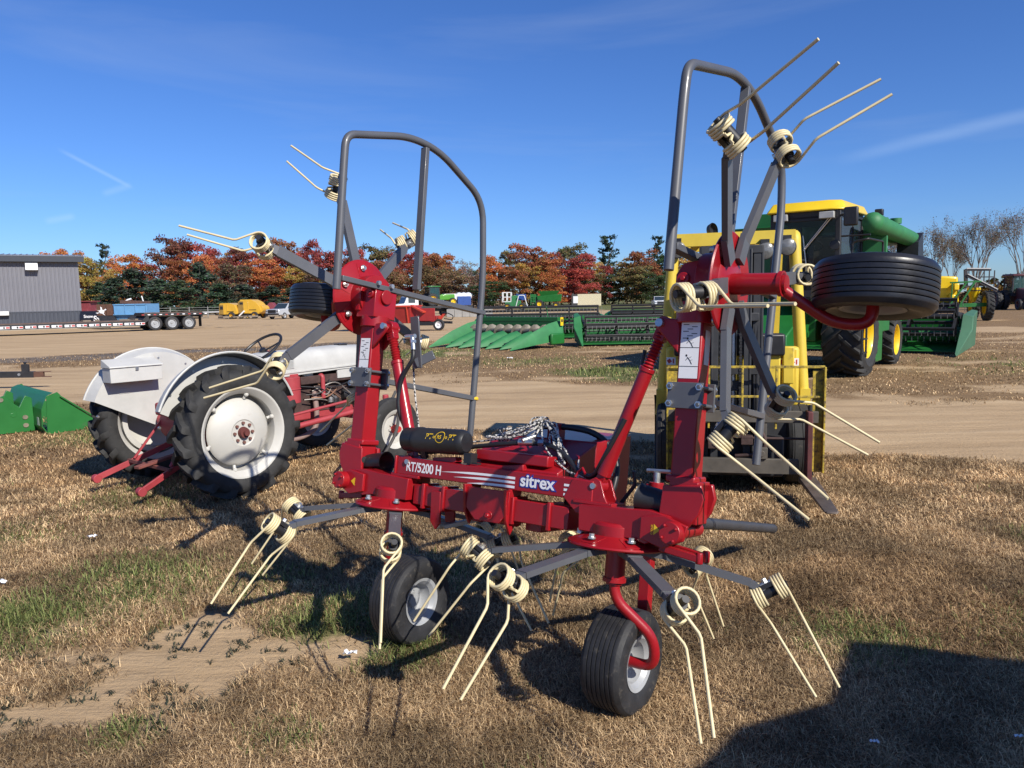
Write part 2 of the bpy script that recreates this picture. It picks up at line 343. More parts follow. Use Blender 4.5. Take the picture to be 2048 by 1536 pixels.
def set_col(me, C, name='Col'):
    a = me.color_attributes.new(name, 'FLOAT_COLOR', 'POINT'); c = np.ones((len(C), 4), np.float32); c[:, :C.shape[1]] = C; a.data.foreach_set('color', c.ravel())
ny, nx = XX.shape; idx = np.arange(ny * nx).reshape(ny, nx)
quads = np.stack([idx[:-1, :-1], idx[:-1, 1:], idx[1:, 1:], idx[1:, :-1]], -1).reshape(-1, 4)
gme = np_mesh('ground', np.stack([XX, YY, hgt(XX, YY)], -1).reshape(-1, 3), quads)
set_col(gme, np.stack([D, GRN, DMP, SND], -1).reshape(-1, 4)); gme.shade_smooth()
gm = bpy.data.materials.new('ground_soil_and_grass'); gm.use_nodes = True; t = gm.node_tree; P = t.nodes['Principled BSDF']; P.inputs['Roughness'].default_value = .95; P.inputs['Specular IOR Level'].default_value = .12
va = t.nodes.new('ShaderNodeVertexColor'); va.layer_name = 'Col'; sepc = t.nodes.new('ShaderNodeSeparateColor'); t.links.new(va.outputs[0], sepc.inputs[0])
tcg = t.nodes.new('ShaderNodeTexCoord')
def gnoise(s, d, r=.6, st=(1, 1, 1)):
    mpn = t.nodes.new('ShaderNodeMapping'); mpn.inputs['Scale'].default_value = st; mpn.inputs['Rotation'].default_value = (0, 0, R(26) if st != (1, 1, 1) else 0)
    n = t.nodes.new('ShaderNodeTexNoise'); n.inputs['Scale'].default_value = s; n.inputs['Detail'].default_value = d; n.inputs['Roughness'].default_value = r
    t.links.new(tcg.outputs['Object'], mpn.inputs[0]); t.links.new(mpn.outputs[0], n.inputs['Vector']); return n.outputs['Fac']
def ramp(src, stops):
    r = t.nodes.new('ShaderNodeValToRGB'); e = r.color_ramp.elements
    while len(e) < len(stops): e.new(.5)
    for q, (p, c) in zip(e, stops): q.position = p; q.color = tuple(c) + (1,)
    t.links.new(src, r.inputs[0]); return r.outputs[0]
def mixc(f, a, b):
    m = t.nodes.new('ShaderNodeMixRGB'); t.links.new(f, m.inputs[0]) if not isinstance(f, float) else setattr(m.inputs[0], 'default_value', f); t.links.new(a, m.inputs[1]); t.links.new(b, m.inputs[2]); return m.outputs[0]
fine = gnoise(26, 8, .72); mid = gnoise(2.2, 7, .62); big = gnoise(.16, 6, .6); rut = gnoise(.9, 9, .68, (.22, 1.7, 1))
dry = mixc(mid, ramp(fine, [(.3, (.10, .060, .030)), (.52, (.22, .142, .075)), (.75, (.40, .285, .16))]), ramp(fine, [(.3, (.12, .075, .038)), (.55, (.27, .175, .092)), (.8, (.40, .29, .16))]))
grn = ramp(fine, [(.3, (.055, .060, .022)), (.55, (.14, .155, .055)), (.8, (.27, .26, .11))])
dirtc = mixc(big, ramp(rut, [(.28, (.25, .165, .090)), (.5, (.44, .305, .175)), (.74, (.56, .41, .245))]), ramp(rut, [(.30, (.33, .225, .125)), (.52, (.48, .34, .195)), (.72, (.59, .44, .265))]))
dirtc = mixc(ramp(gnoise(60, 6, .7), [(.42, (0, 0, 0)), (.75, (.35, .35, .35))]), dirtc, ramp(fine, [(.3, (.24, .17, .10)), (.7, (.52, .41, .28))]))
dampc = ramp(rut, [(.3, (.10, .085, .075)), (.7, (.22, .18, .145))])
# break zone edges up with fine noise
def edge(src, amt=.55):
    a = t.nodes.new('ShaderNodeMath'); a.operation = 'ADD'; t.links.new(src, a.inputs[0]); b = t.nodes.new('ShaderNodeMath'); b.operation = 'MULTIPLY_ADD'
    t.links.new(fine, b.inputs[0]); b.inputs[1].default_value = amt; b.inputs[2].default_value = -amt / 2; t.links.new(b.outputs[0], a.inputs[1])
    m = t.nodes.new('ShaderNodeMapRange'); m.inputs['From Min'].default_value = .25; m.inputs['From Max'].default_value = .75; t.links.new(a.outputs[0], m.inputs[0]); return m.outputs[0]
c = mixc(edge(sepc.outputs[1]), dry, grn); c = mixc(edge(sepc.outputs[0], .7), c, dirtc); c = mixc(edge(sepc.outputs[2], .5), c, dampc)
t.links.new(c, P.inputs['Base Color'])
bpn = t.nodes.new('ShaderNodeBump'); bpn.inputs['Strength'].default_value = .55; bpn.inputs['Distance'].default_value = .03; t.links.new(fine, bpn.inputs['Height'])
bp2 = t.nodes.new('ShaderNodeBump'); bp2.inputs['Strength'].default_value = .45; bp2.inputs['Distance'].default_value = .12; t.links.new(rut, bp2.inputs['Height']); t.links.new(bpn.outputs[0], bp2.inputs['Normal'])
t.links.new(bp2.outputs[0], P.inputs['Normal'])
ground = obj('ground', gme, gm); tag(ground, kind='structure')

# ============================================================ GRASS (short matted turf, one mesh each)
NR = np.random.default_rng(11)
def blades(name, x, y, h, wid, lean, c0, c1, patch=None):
    n = len(x); z = hgt(x, y); az = NR.uniform(0, 2 * np.pi, n); dx, dy = np.cos(az), np.sin(az); L = lean
    wx, wy = -dy * wid / 2, dx * wid / 2
    sd = np.sin(L); cd = np.cos(L); mh = h * .55
    mxp, myp, mz = x + dx * mh * sd * .7, y + dy * mh * sd * .7, z + mh * np.sqrt(np.maximum(1 - (sd * .7) ** 2, .02))
    tx, ty, tz = x + dx * h * sd + wx * 0, y + dy * h * sd, z + h * cd * .95 + h * .05
    V = np.stack([np.stack([x - wx, y - wy, z - .004], -1), np.stack([x + wx, y + wy, z - .004], -1), np.stack([mxp + wx * .8, myp + wy * .8, mz], -1), np.stack([mxp - wx * .8, myp - wy * .8, mz], -1), np.stack([tx, ty, tz], -1)], 1).reshape(-1, 3)
    b = np.arange(n) * 5; q = np.stack([b, b + 1, b + 2, b + 3], -1); tr = np.stack([b + 3, b + 2, b + 4], -1)
    me = np_mesh(name, V, q, tr)
    k = NR.uniform(0, 1, (n, 1)) ** 1.1; C = np.array(c0) * (1 - k) + np.array(c1) * k; C *= NR.uniform(.7, 1.25, (n, 1))
    if patch is not None: C *= patch
    set_col(me, np.repeat(C, 5, 0)); return me
def scatter(n, y0, y1, fx=.72, pw=1.0):
    y = y0 + (y1 - y0) * NR.uniform(0, 1, n) ** pw; x = NR.uniform(-1, 1, n) * y * fx + 0; return x, y
parts_d = []; 
XA = []; 
for n, y0, y1, hs, ws in ((150000, 2.0, 3.6, 1.0, .0030), (120000, 3.6, 5.6, 1.05, .0040), (95000, 5.6, 8.6, 1.1, .0062), (52000, 8.6, 12.5, 1.1, .010), (70000, 13, 34, 1.0, .016)):
    x, y = scatter(n, y0, y1); XA.append((x, y, np.full(n, hs), np.full(n, ws)))
x, y, hs, ws = [np.concatenate(q) for q in zip(*XA)]
d, g, dm, sd_ = zones(x, y); keep = NR.uniform(0, 1, len(x)) > np.clip(d * 1.25 - .12, 0, 1) + g * .35 + .15 * (fbm(x, y, .35, 91) < .42)
x, y, hs, ws, g = x[keep], y[keep], hs[keep], ws[keep], g[keep]; n = len(x)
tuft = sst(.35, .75, fbm(x, y, .22, 57)); k1 = fbm(x, y, .40, 71)[:, None]; k2 = fbm(x, y, 2.2, 72)[:, None]; fl = sst(4.2, 7.5, y)[:, None]
PT_ = (.58 + .70 * sst(.30, .68, k1)) * (.82 + .36 * sst(.3, .7, k2)) * (1 + .32 * fl) * np.where(k2 > .5, np.array([[1, 1, 1.]]), np.array([[1.02, .96, .90]])); h = (NR.uniform(.022, .060, n) + .022 * tuft) * hs
me = blades('dry_grass', x, y, h, ws * NR.uniform(.7, 1.3, n), NR.uniform(.85, 1.54, n), (.15, .085, .040), (.60, .44, .25), PT_)
tag(obj('dry_grass', me, attr_mat('dry_blades', .7, .25)), 'short matted dry brown grass covering the field', 'grass', kind='stuff')
XA = []
for n, y0, y1, hs, ws in ((90000, 2.0, 4.4, 1.0, .0042), (70000, 4.4, 8, 1.0, .006), (26000, 8, 12, 1.1, .010), (60000, 14, 33, 1.5, .020)):
    x, y = scatter(n, y0, y1); XA.append((x, y, np.full(n, hs), np.full(n, ws)))
x, y, hs, ws = [np.concatenate(q) for q in zip(*XA)]
d, g, dm, sd_ = zones(x, y); keep = NR.uniform(0, 1, len(x)) < np.clip(g * .95 - .14, 0, 1) * (1 - np.clip(d, 0, 1))
x, y, hs, ws, g = x[keep], y[keep], hs[keep], ws[keep], g[keep]; n = len(x)
h = (NR.uniform(.035, .095, n) * (.5 + .7 * g)) * hs
me = blades('green_grass', x, y, h, ws * NR.uniform(.8, 1.4, n), NR.uniform(.4, 1.32, n), (.07, .10, .024), (.34, .37, .13))
tag(obj('green_grass', me, attr_mat('green_blades', .6, .35)), 'patches of longer green grass among the dry turf', 'grass', kind='stuff')
# low dark weeds lying on the bare sand
x = NR.uniform(-3.6, -1.0, 1500); y = NR.uniform(2.2, 4.1, 1500); d, g, dm, s2 = zones(x, y); cl = fbm(x, y, .16, 63); keep = (s2 > .35) & (cl > .56); x, y = x[keep], y[keep]
x = np.repeat(x, 9) + NR.normal(0, .012, len(x) * 9); y = np.repeat(y, 9) + NR.normal(0, .012, len(y) * 9); n = len(x)
me = blades('sand_weeds', x, y, NR.uniform(.015, .045, n), NR.uniform(.004, .008, n), NR.uniform(.9, 1.45, n), (.028, .040, .028), (.13, .12, .075))
tag(obj('sand_weeds', me, attr_mat('green_blades')), 'flat dark weeds and stalks on the bare sand patch', 'weeds', kind='stuff')

# ============================================================ TREES
def leafmesh(name, C, size, tone, drop=.35):
    n = len(C); a = NR.normal(size=(n, 3)); a /= np.linalg.norm(a, axis=1)[:, None] + 1e-9; b = NR.normal(size=(n, 3)); b -= (a * b).sum(1)[:, None] * a; b /= np.linalg.norm(b, axis=1)[:, None] + 1e-9
    s = size * NR.uniform(.6, 1.35, (n, 1)); e = NR.uniform(.55, .9, (n, 1))
    V = np.stack([C + a * s, C + b * s * e, C - a * s * NR.uniform(.7, 1.1, (n, 1)), C - b * s * e], 1).reshape(-1, 3)
    me = np_mesh(name, V, np.arange(n * 4).reshape(-1, 4)); c = np.clip(tone[:, None] * NR.uniform(.72, 1.25, (n, 3)) * (NR.uniform(.94, 1.06, (n, 3))), 0, 2)
    set_col(me, np.repeat(c, 4, 0)); return me
def limb_trunk(H, r, seed, spread=.28, top=.75, n=7):
    q = random.Random(seed); m = MB(); m.tube([(0, 0, -.3), (q.uniform(-.1, .1), 0, H * .3), (q.uniform(-.2, .2), q.uniform(-.2, .2), H * top)], [r, r * .75, r * .2], 7)
    for i in range(n):
        z = H * q.uniform(.22, .6); a = q.uniform(0, 6.28); L = H * spread * q.uniform(.7, 1.2)
        m.tube([(0, 0, z), (math.cos(a) * L * .5, math.sin(a) * L * .5, z + L * .45), (math.cos(a) * L, math.sin(a) * L, z + L * 1.05)], [r * .42, r * .25, r * .08], 5)
    return m
def maple_mesh(seed, nl=7200, dens=1.0, wid=.33):   # unit: height 1 crown
    q = np.random.default_rng(seed); pts = []; tone = []
    nb = 34
    for i in range(nb):
        z = q.uniform(.10, .92); rr = wid * math.sqrt(max(.05, 1 - ((z - .50) / .50) ** 2)); a = q.uniform(0, 6.28); rad = rr * q.uniform(.25, .92)
        c = np.array([math.cos(a) * rad, math.sin(a) * rad, z]); br = q.uniform(.075, .14); k = int(nl / nb * dens)
        d = q.normal(size=(k, 3)); d /= np.linalg.norm(d, axis=1)[:, None]; d[:, 2] = np.where(d[:, 2] < -.3, -d[:, 2] * .5, d[:, 2])
        pts.append(c + d * br * q.uniform(.55, 1.08, (k, 1)) * np.array([1, 1, .82])); tone.append(np.full(k, q.uniform(.72, 1.25)))
    return np.concatenate(pts), np.concatenate(tone)
def pine_mesh(seed, nl=2600, wid=.24, base=.06, ragged=.0):
    q = np.random.default_rng(seed); pts = []; tone = []
    for i in range(46):
        z = base + (1 - base) * q.uniform(0, 1) ** .85; L = wid * (1 - z) ** .75 * q.uniform(.75, 1.2) + .02
        if ragged: L = wid * (.35 + .65 * math.sin(3.0 * z ** .8)) * q.uniform(.4, 1.25)
        a = q.uniform(0, 6.28); k = nl // 46; s = q.uniform(.25 if ragged else .1, 1, k); 
        p = np.stack([math.cos(a) * L * s, math.sin(a) * L * s, z + L * s * (.22 if ragged else -.15) + (0 if not ragged else 0)], -1) + q.normal(0, .016 if ragged else .024, (k, 3))
        if ragged: p[:, 2] = z + L * s * .22 + q.normal(0, .010, k)
        pts.append(p); tone.append(np.full(k, q.uniform(.7, 1.25)))
    return np.concatenate(pts), np.concatenate(tone)
leafm = bpy.data.materials.new('tree_foliage'); leafm.use_nodes = True; t = leafm.node_tree; P = t.nodes['Principled BSDF']; P.inputs['Roughness'].default_value = .7; P.inputs['Specular IOR Level'].default_value = .15
va = t.nodes.new('ShaderNodeVertexColor'); va.layer_name = 'Col'; oi = t.nodes.new('ShaderNodeObjectInfo'); ml = t.nodes.new('ShaderNodeMixRGB'); ml.blend_type = 'MULTIPLY'; ml.inputs[0].default_value = 1
t.links.new(va.outputs[0], ml.inputs[1]); t.links.new(oi.outputs['Color'], ml.inputs[2]); t.links.new(ml.outputs[0], P.inputs['Base Color'])
tl_ = t.nodes.new('ShaderNodeBsdfTranslucent'); t.links.new(ml.outputs[0], tl_.inputs[0]); ms = t.nodes.new('ShaderNodeMixShader'); ms.inputs[0].default_value = .34
t.links.new(P.outputs[0], ms.inputs[1]); t.links.new(tl_.outputs[0], ms.inputs[2]); t.links.new(ms.outputs[0], t.nodes['Material Output'].inputs[0])
BARK = mat('tree_bark', (.085, .068, .055), .9, var=.3, vs=3, bump=.3, bs=8)
def lm(name, a, size):
    me = leafmesh(name, a[0], size, a[1]); me.materials.append(leafm); return me
MAP = [lm('crown', maple_mesh(100 + i, wid=.30 + .04 * (i % 3)), .0140) for i in range(7)]
THIN = [lm('crown', maple_mesh(200 + i, nl=2400, wid=.33), .012) for i in range(3)]
PIN = [lm('crown', pine_mesh(300 + i, nl=4600, wid=.36, base=.0), .018) for i in range(3)]
WPN = [lm('crown', pine_mesh(400 + i, nl=2400, wid=.26, base=.30, ragged=1), .015) for i in range(3)]
TRK = [finish(limb_trunk(1, .018, 500 + i).mesh('trunk')) for i in range(4)]
PTR = finish(limb_trunk(1, .016, 520, spread=.1, top=.97).mesh('trunk'))
for m_ in TRK + [PTR]: m_.materials.append(BARK)
TREES = []
COLS = dict(orange=(.50, .155, .035), red=(.36, .060, .040), rust=(.33, .110, .042), maroon=(.20, .060, .042), gold=(.42, .24, .045), olive=(.19, .155, .050), brown=(.22, .135, .065), green=(.075, .105, .040), grey=(.26, .20, .14), pine=(.068, .100, .058), wpine=(.045, .075, .045))
WORD = dict(orange='orange maple', red='bright red maple', rust='rust coloured maple', maroon='dark maroon oak', gold='golden yellow maple', olive='olive gold hardwood tree', brown='brown leaved oak', green='dark green broadleaf tree', grey='thinning grey brown tree', pine='bushy dark green pine', wpine='tall ragged white pine')
def tree(px, top, hw, kind, Y, seed=None):
    s = rng.randrange(10 ** 6) if seed is None else seed; q = random.Random(s); b = at(px, 600, Y); tp = at(px, top, Y); H = max(2, tp.z); r = hw * Y / FPX
    TREES.append((px, top, hw, kind, b, H, r, q))
ROW = [(118, 494, 34, 'orange', 196), (150, 500, 32, 'orange', 190), (178, 512, 26, 'gold', 186), (200, 520, 24, 'olive', 192), (213, 491, 22, 'wpine', 205), (222, 536, 26, 'gold', 178), (240, 524, 30, 'orange', 182), (264, 506, 36, 'orange', 195), (292, 516, 30, 'red', 200), (312, 500, 24, 'grey', 205), (345, 468, 38, 'maroon', 190), (362, 505, 34, 'rust', 186), (386, 482, 40, 'red', 194), (412, 508, 32, 'orange', 184), (425, 494, 30, 'red', 204), (452, 500, 34, 'gold', 205), (440, 515, 36, 'rust', 200), (478, 492, 32, 'maroon', 198), (468, 525, 40, 'brown', 172), (505, 502, 34, 'red', 200), (520, 515, 42, 'orange', 180), (572, 472, 32, 'rust', 196), (545, 500, 32, 'red', 192), (598, 500, 32, 'red', 194), (560, 532, 38, 'orange', 178), (628, 478, 24, 'red', 202), (605, 530, 36, 'gold', 180), (655, 498, 36, 'red', 190), (640, 535, 34, 'brown', 176), (684, 505, 34, 'maroon', 192), (712, 494, 26, 'red', 198), (722, 520, 36, 'rust', 182), (752, 486, 38, 'olive', 202), (778, 515, 36, 'rust', 190), (800, 503, 30, 'red', 200), (792, 540, 34, 'brown', 178), (838, 500, 30, 'red', 196), (862, 503, 34, 'rust', 190), (885, 506, 34, 'orange', 196), (870, 530, 40, 'brown', 176), (918, 515, 30, 'grey', 190), (938, 522, 28, 'grey', 184), (958, 530, 26, 'green', 196), (905, 545, 34, 'brown', 172), (945, 548, 34, 'brown', 172), (978, 560, 34, 'green', 160), (986, 510, 30, 'orange', 188), (1014, 498, 24, 'olive', 205), (1054, 484, 38, 'rust', 192), (1078, 500, 28, 'olive', 204), (1028, 530, 32, 'rust', 180), (1056, 525, 36, 'gold', 184), (1096, 505, 30, 'orange', 186), (1112, 502, 20, 'red', 200), (1146, 485, 38, 'olive', 205), (1164, 505, 38, 'red', 186), (1186, 522, 22, 'gold', 204), (1145, 535, 38, 'red', 178), (1110, 545, 30, 'orange', 174), (1215, 475, 30, 'wpine', 215), (1212, 528, 18, 'red', 196), (1198, 545, 22, 'olive', 190), (1236, 548, 30, 'green', 188), (1254, 514, 36, 'gold', 205), (1286, 496, 34, 'rust', 198), (1272, 530, 36, 'olive', 185), (1315, 476, 22, 'wpine', 210), (1328, 505, 30, 'green', 200), (1305, 545, 34, 'green', 182), (1368, 515, 36, 'gold', 190), (1410, 520, 36, 'rust', 195), (1455, 515, 36, 'olive', 195), (1500, 525, 36, 'orange', 195), (1550, 525, 36, 'olive', 195), (1610, 525, 40, 'rust', 195), (1670, 525, 40, 'brown', 195), (1740, 520, 40, 'rust', 180), (1790, 515, 36, 'rust', 185), (85, 506, 40, 'rust', 200), (40, 510, 40, 'olive', 200)]
for a in ROW: tree(*a)
for a in [(196, 572, 34, 'pine', 150), (232, 566, 40, 'pine', 146), (270, 545, 52, 'pine', 150), (318, 566, 42, 'pine', 144), (405, 532, 40, 'pine', 152), (362, 568, 46, 'pine', 145), (440, 576, 42, 'pine', 143), (488, 578, 42, 'pine', 146), (540, 580, 42, 'pine', 144), (590, 582, 42, 'pine', 147), (640, 584, 40, 'pine', 149)]: tree(a[0], a[1] - 7, a[2] * 1.22, a[3], a[4])
MARK = [(0, 190, 'above the grey shed roof'), (190, 330, 'above the blue hopper'), (330, 430, 'above the triple axle trailer'), (430, 545, 'above the yellow balers'), (545, 665, 'above the pale pickup'), (665, 770, 'behind the raised left rotor'), (770, 860, 'above the white flatbed truck'), (860, 965, 'above the blue tank truck'), (965, 1070, 'above the dismantled green cab'), (1070, 1140, 'above the distant green combine'), (1140, 1230, 'above the cream container'), (1230, 1345, 'left of the forklift mast'), (1345, 1500, 'seen through the forklift'), (1500, 2100, 'behind the big green combine')]
def mark(px): return next(w for a, b, w in MARK if a <= px < b)
ORD = ['leftmost', 'second from left', 'third from left', 'fourth from left', 'fifth from left', 'sixth from left']
from collections import defaultdict
grp = defaultdict(list)
for i, T in enumerate(sorted(TREES, key=lambda q: q[0])): grp[(T[3], mark(T[0]))].append(T)
for (kind, where), L in grp.items():
    for j, (px, top, hw, _, b, H, r, q) in enumerate(L):
        lab = WORD[kind] + ' in far wood ' + where + (', ' + ORD[j] if len(L) > 1 else '')
        o = thing('pine_tree' if kind in ('pine', 'wpine') else 'autumn_tree', lab, 'tree', (b.x, b.y, 0), q.uniform(0, 6.28), 'trees of the far wood')
        src = PIN if kind == 'pine' else WPN if kind == 'wpine' else THIN if kind == 'grey' else MAP
        c = bpy.data.objects.new('crown', q.choice(src)); col.objects.link(c); c.parent = o
        wn = .30 if kind == 'pine' else .27 if kind == 'wpine' else .29
        c.scale = (r / wn, r / wn, H); k = q.uniform(.85, 1.18); cc = COLS[kind]; gy = sum(cc) / 3; c.color = tuple(min(1, (v * .84 + gy * .16) * 1.08 * k * q.uniform(.9, 1.1)) for v in cc) + (1,)
        tk = bpy.data.objects.new('trunk', PTR if kind in ('pine', 'wpine') else q.choice(TRK)); col.objects.link(tk); tk.parent = o; tk.scale = (H, H, H)
# the brushy far edge of the wood, one mass behind the single trees
n = 26000; px_ = NR.uniform(30, 1830, n); Yb = NR.uniform(208, 226, n); xb_ = (px_ - 1024) / FPX * Yb * 1.0; prof_ = 5.5 + 6.5 * fbm(px_, px_ * 0, 70.0, 81) + 3 * fbm(px_, px_ * 0, 18., 83)
zb_ = NR.uniform(0, 1, n) ** .8 * prof_; me = leafmesh('undergrowth', np.stack([xb_, Yb, zb_], -1), .42, np.ones(n)); cidx = (fbm(px_, zb_ * 6, 40., 87) * 4.2).astype(int) % 4
pal = np.array([(.24, .10, .045), (.17, .11, .055), (.14, .12, .05), (.26, .075, .045)])[cidx] * NR.uniform(.7, 1.25, (n, 1)); me.color_attributes.remove(me.color_attributes['Col']); set_col(me, np.repeat(pal, 4, 0))
tag(obj('undergrowth', me, attr_mat('undergrowth_leaves', .8, .3)), 'rust and brown brush filling the far edge of the wood', 'undergrowth', kind='stuff')
# nearly bare trees on the right
def bare(px, top, hw, Y, seed, label):
    q = random.Random(seed); b = at(px, 600, Y); H = at(px, top, Y).z; o = thing('bare_tree', label, 'tree', (b.x, b.y, 0), 0, 'nearly bare trees at the right edge'); m = MB(); tips = []
    def br(p, d, L, r, dep):
        e = p + d * L; mid_ = p + d * L * .5 + Vector((q.uniform(-1, 1), q.uniform(-1, 1), q.uniform(-.3, .5))) * L * .06
        m.tube([p, mid_, e], [r, r * .82, r * .66], 6 if dep < 3 else 4, cap=False)
        if dep >= 3: tips.append((mid_, dep)); tips.append((e, dep))
        if dep == 6: return
        for k in range(q.choice((2, 3, 3)) if dep < 5 else 2):
            a = q.uniform(0, 6.28); s = q.uniform(.32, .62); x, y, _ = orth(d); nd = (d + (x * math.cos(a) + y * math.sin(a)) * s + Vector((0, 0, .12))).normalized(); br(e, nd, L * q.uniform(.66, .84), r * q.uniform(.55, .68), dep + 1)
    for k in range(q.choice((2, 3))):
        br(Vector((q.uniform(-.2, .2), q.uniform(-.2, .2), -.2)), Vector((q.uniform(-.22, .22), q.uniform(-.2, .2), 1)).normalized(), H * .24, H * .0125, 0)
    zs = max(t_[0].z for t_ in tips); k = H / zs; rs_ = sorted(math.hypot(t_[0].x, t_[0].y) for t_ in tips); kr = hw * Y / FPX / (rs_[int(len(rs_) * .93)])
    kv = Vector((kr, kr, k))
    for i, v in enumerate(m.v): m.v[i] = v * kv
    obj('trunk', m, mat('grey_bark', (.17, .135, .11), .9, var=.25, vs=2), o)
    C = np.array([tuple(t_[0] * kv) for t_ in tips for _ in range(3)]); C = C + NR.normal(0, H * .018, C.shape); C = C[NR.uniform(size=len(C)) < .62]
    me = leafmesh('crown', C, .058, np.ones(len(C))); me.materials.append(leafm); c = bpy.data.objects.new('crown', me); col.objects.link(c); c.parent = o; c.color = (.20, .155, .10, 1)
bare(1862, 432, 40, 88, 3, 'nearly bare tree nearest the combine unloading pipe'); bare(1902, 470, 30, 96, 12, 'slender nearly bare tree behind the yellow machine tank'); bare(1945, 422, 48, 90, 5, 'wide nearly bare tree above the folded spray boom'); bare(2040, 412, 52, 84, 8, 'nearly bare tree above the maroon tractor, at right edge'); bare(1800, 470, 40, 105, 15, 'low nearly bare tree behind the combine spout')
BUSH = [lm('crown', maple_mesh(700 + i, nl=2200, wid=.5), .035) for i in range(3)]
BL = ['brown thicket bush beside the combine spout', 'dark olive bush behind the raised wheel', 'grey brown bush behind the yellow tanks', 'golden brown bush under the spray boom', 'tall brown thicket left of the maroon tractor', 'dark thicket bush behind the maroon tractor cab', 'green brown bush at the right edge behind the tractor']
for i, (px, top, hw, kc) in enumerate(((1815, 555, 34, 'brown'), (1850, 562, 36, 'olive'), (1890, 558, 36, 'brown'), (1972, 560, 34, 'gold'), (1945, 565, 40, 'brown'), (2010, 545, 40, 'olive'), (2050, 540, 40, 'brown'))):
    Y = 92 + i; b = at(px, 600, Y); H = at(px, top, Y).z; r = hw * Y / FPX; o = thing('bush', BL[i], 'bush', (b.x, b.y, 0), i, 'thicket at the right field edge'); c = bpy.data.objects.new('crown', BUSH[i % 3]); col.objects.link(c); c.parent = o; c.scale = (r / .5, r / .5, H * 1.05); c.location.z = -H * .12
    cc = COLS[kc]; c.color = tuple(v * (.45 if kc != 'gold' else .4) for v in cc) + (1,)
# ============================================================ HAY TEDDER (wings folded up)
TU = Vector((.80799, -.58904, .01324)); TV = Vector((.58058, .79216, -.18818)); TN = Vector((.10035, .15973, .98205)); TO = Vector((-.0928, 3.5440, .7137))
TB = Matrix((TU, TV, TN)).transposed()
CB = .70
def W(a, b, c): return TO + TB @ Vector((a, b, c))
def LP(px, py, ax, val):   # point of a photographed feature in the machine's own frame, one coordinate known
    d = TB.transposed() @ ray(px, py); o = TB.transposed() @ (CAMP - TO); t = (val - o[ax]) / d[ax]; return o + d * t
base = TO - TN * CB
tedder = thing('hay_tedder', 'red four rotor hay tedder with both wings folded up, in the foreground', 'hay tedder', M=Matrix(((TU.x, TV.x, TN.x, base.x), (TU.y, TV.y, TN.y, base.y), (TU.z, TV.z, TN.z, base.z), (0, 0, 0, 1))))
UPV = Vector((0, 0, CB))
def tp(name, mb, m, bevel=0.0, label=None, par=None, ang=38):
    o = obj(name, mb, m, par or tedder, bevel, label, ang)
    if par is None: o.location = UPV
    return o
# --- rotors: disc > tine arm, spring tine, clamp, bolt
dm_ = MB(); dm_.lathe([(0, -.06), (.07, -.06), (.082, -.05), (.105, -.034), (.125, -.026), (.19, -.004), (.207, .001), (.212, .008), (.206, .014), (.125, .006), (.105, .02), (0, .02)], n=48)
for k in range(6):
    a = k * math.pi / 3 + .0; c_, s_ = math.cos(a), math.sin(a); dm_.bar((c_ * .115, s_ * .115, -.021), (c_ * .19, s_ * .19, .0005), .075, .016, (0, 0, 1), .06, .012)
disc_me = finish(dm_.mesh('rotor_disc')); disc_me.materials.append(RED)
am = MB(); AL = .558; q_ = Vector((math.cos(AL), 0, -math.sin(AL))); dd = Vector((math.sin(AL), 0, math.cos(AL)))
am.bar((.10, 0, .028), (.215, 0, .034), .062, .024, (0, 0, 1)); am.bar((.19, 0, .032), (.545, 0, .098), .056, .024, (0, 0, 1)); am.bar((.53, 0, .095), (.60, .0, .122), .05, .022, (0, 0, 1), .038, .03)
arm_me = finish(am.mesh('tine_arm')); arm_me.materials.append(GREY)
bm_ = MB(); bm_.cyl((.163, .0, -.020), (.163, 0, -.028), .017, n=14); bm_.cyl((.163, 0, -.028), (.163, 0, -.041), .0115, n=6); pass
bolt_me = finish(bm_.mesh('bolt'), 30); bolt_me.materials.append(ZINC)
CC = Vector((.62, 0, .123)); RW, WR, SEP = .0445, .0057, .047
def tine_mesh(sg):
    m = MB(); tv = Vector((0, 1, 0)) * sg; c0 = CC + Vector((0, -.012, 0)) * sg
    for side in (-1, 1):
        c = c0 + q_ * (SEP * side); B = Vector((.683, -.036 * sg, .222)) + q_ * (SEP * side + .002 * side); T = Vector((.852, -.020 * sg, .482)) + q_ * (.048 * side)
        bt, bd = (B - c).dot(tv), (B - c).dot(dd); D = math.hypot(bt, bd); be = math.atan2(bd, bt); ac = math.acos(RW / D)
        ph = max((be + ac, be - ac), key=math.cos); dr = 1 if (-math.sin(ph) * (bt - RW * math.cos(ph)) + math.cos(ph) * (bd - RW * math.sin(ph))) > 0 else -1
        turns = 3.65; pts = []; N = 62; pit = WR * 2.06
        for i in range(N + 1):
            tt = i / N * turns; a = ph - dr * 2 * math.pi * (turns - tt); pts.append(c + (tv * math.cos(a) + dd * math.sin(a)) * RW + q_ * (side * pit * (tt - turns * .55)))
        e = pts[-1] - (c + (tv * math.cos(ph) + dd * math.sin(ph)) * RW); B2 = B + e * .6
        m.tube(pts + [B2 + (pts[-1] - B2).normalized() * .035, B2 + (pts[-1] - B2).normalized() * .010, B2 + (T - B2).normalized() * .010, B2 + (T - B2).normalized() * .035, T], WR, 8)
        # inner end runs to the clamp
        m.tube([pts[0], pts[0] - q_ * (side * .012), CC - q_ * 0 + dd * .01 + tv * .012], WR * .95, 6)
    me = finish(m.mesh('spring_tine'), 50); me.materials.append(TINE); return me
TINE_ME = {1: tine_mesh(1), -1: tine_mesh(-1)}
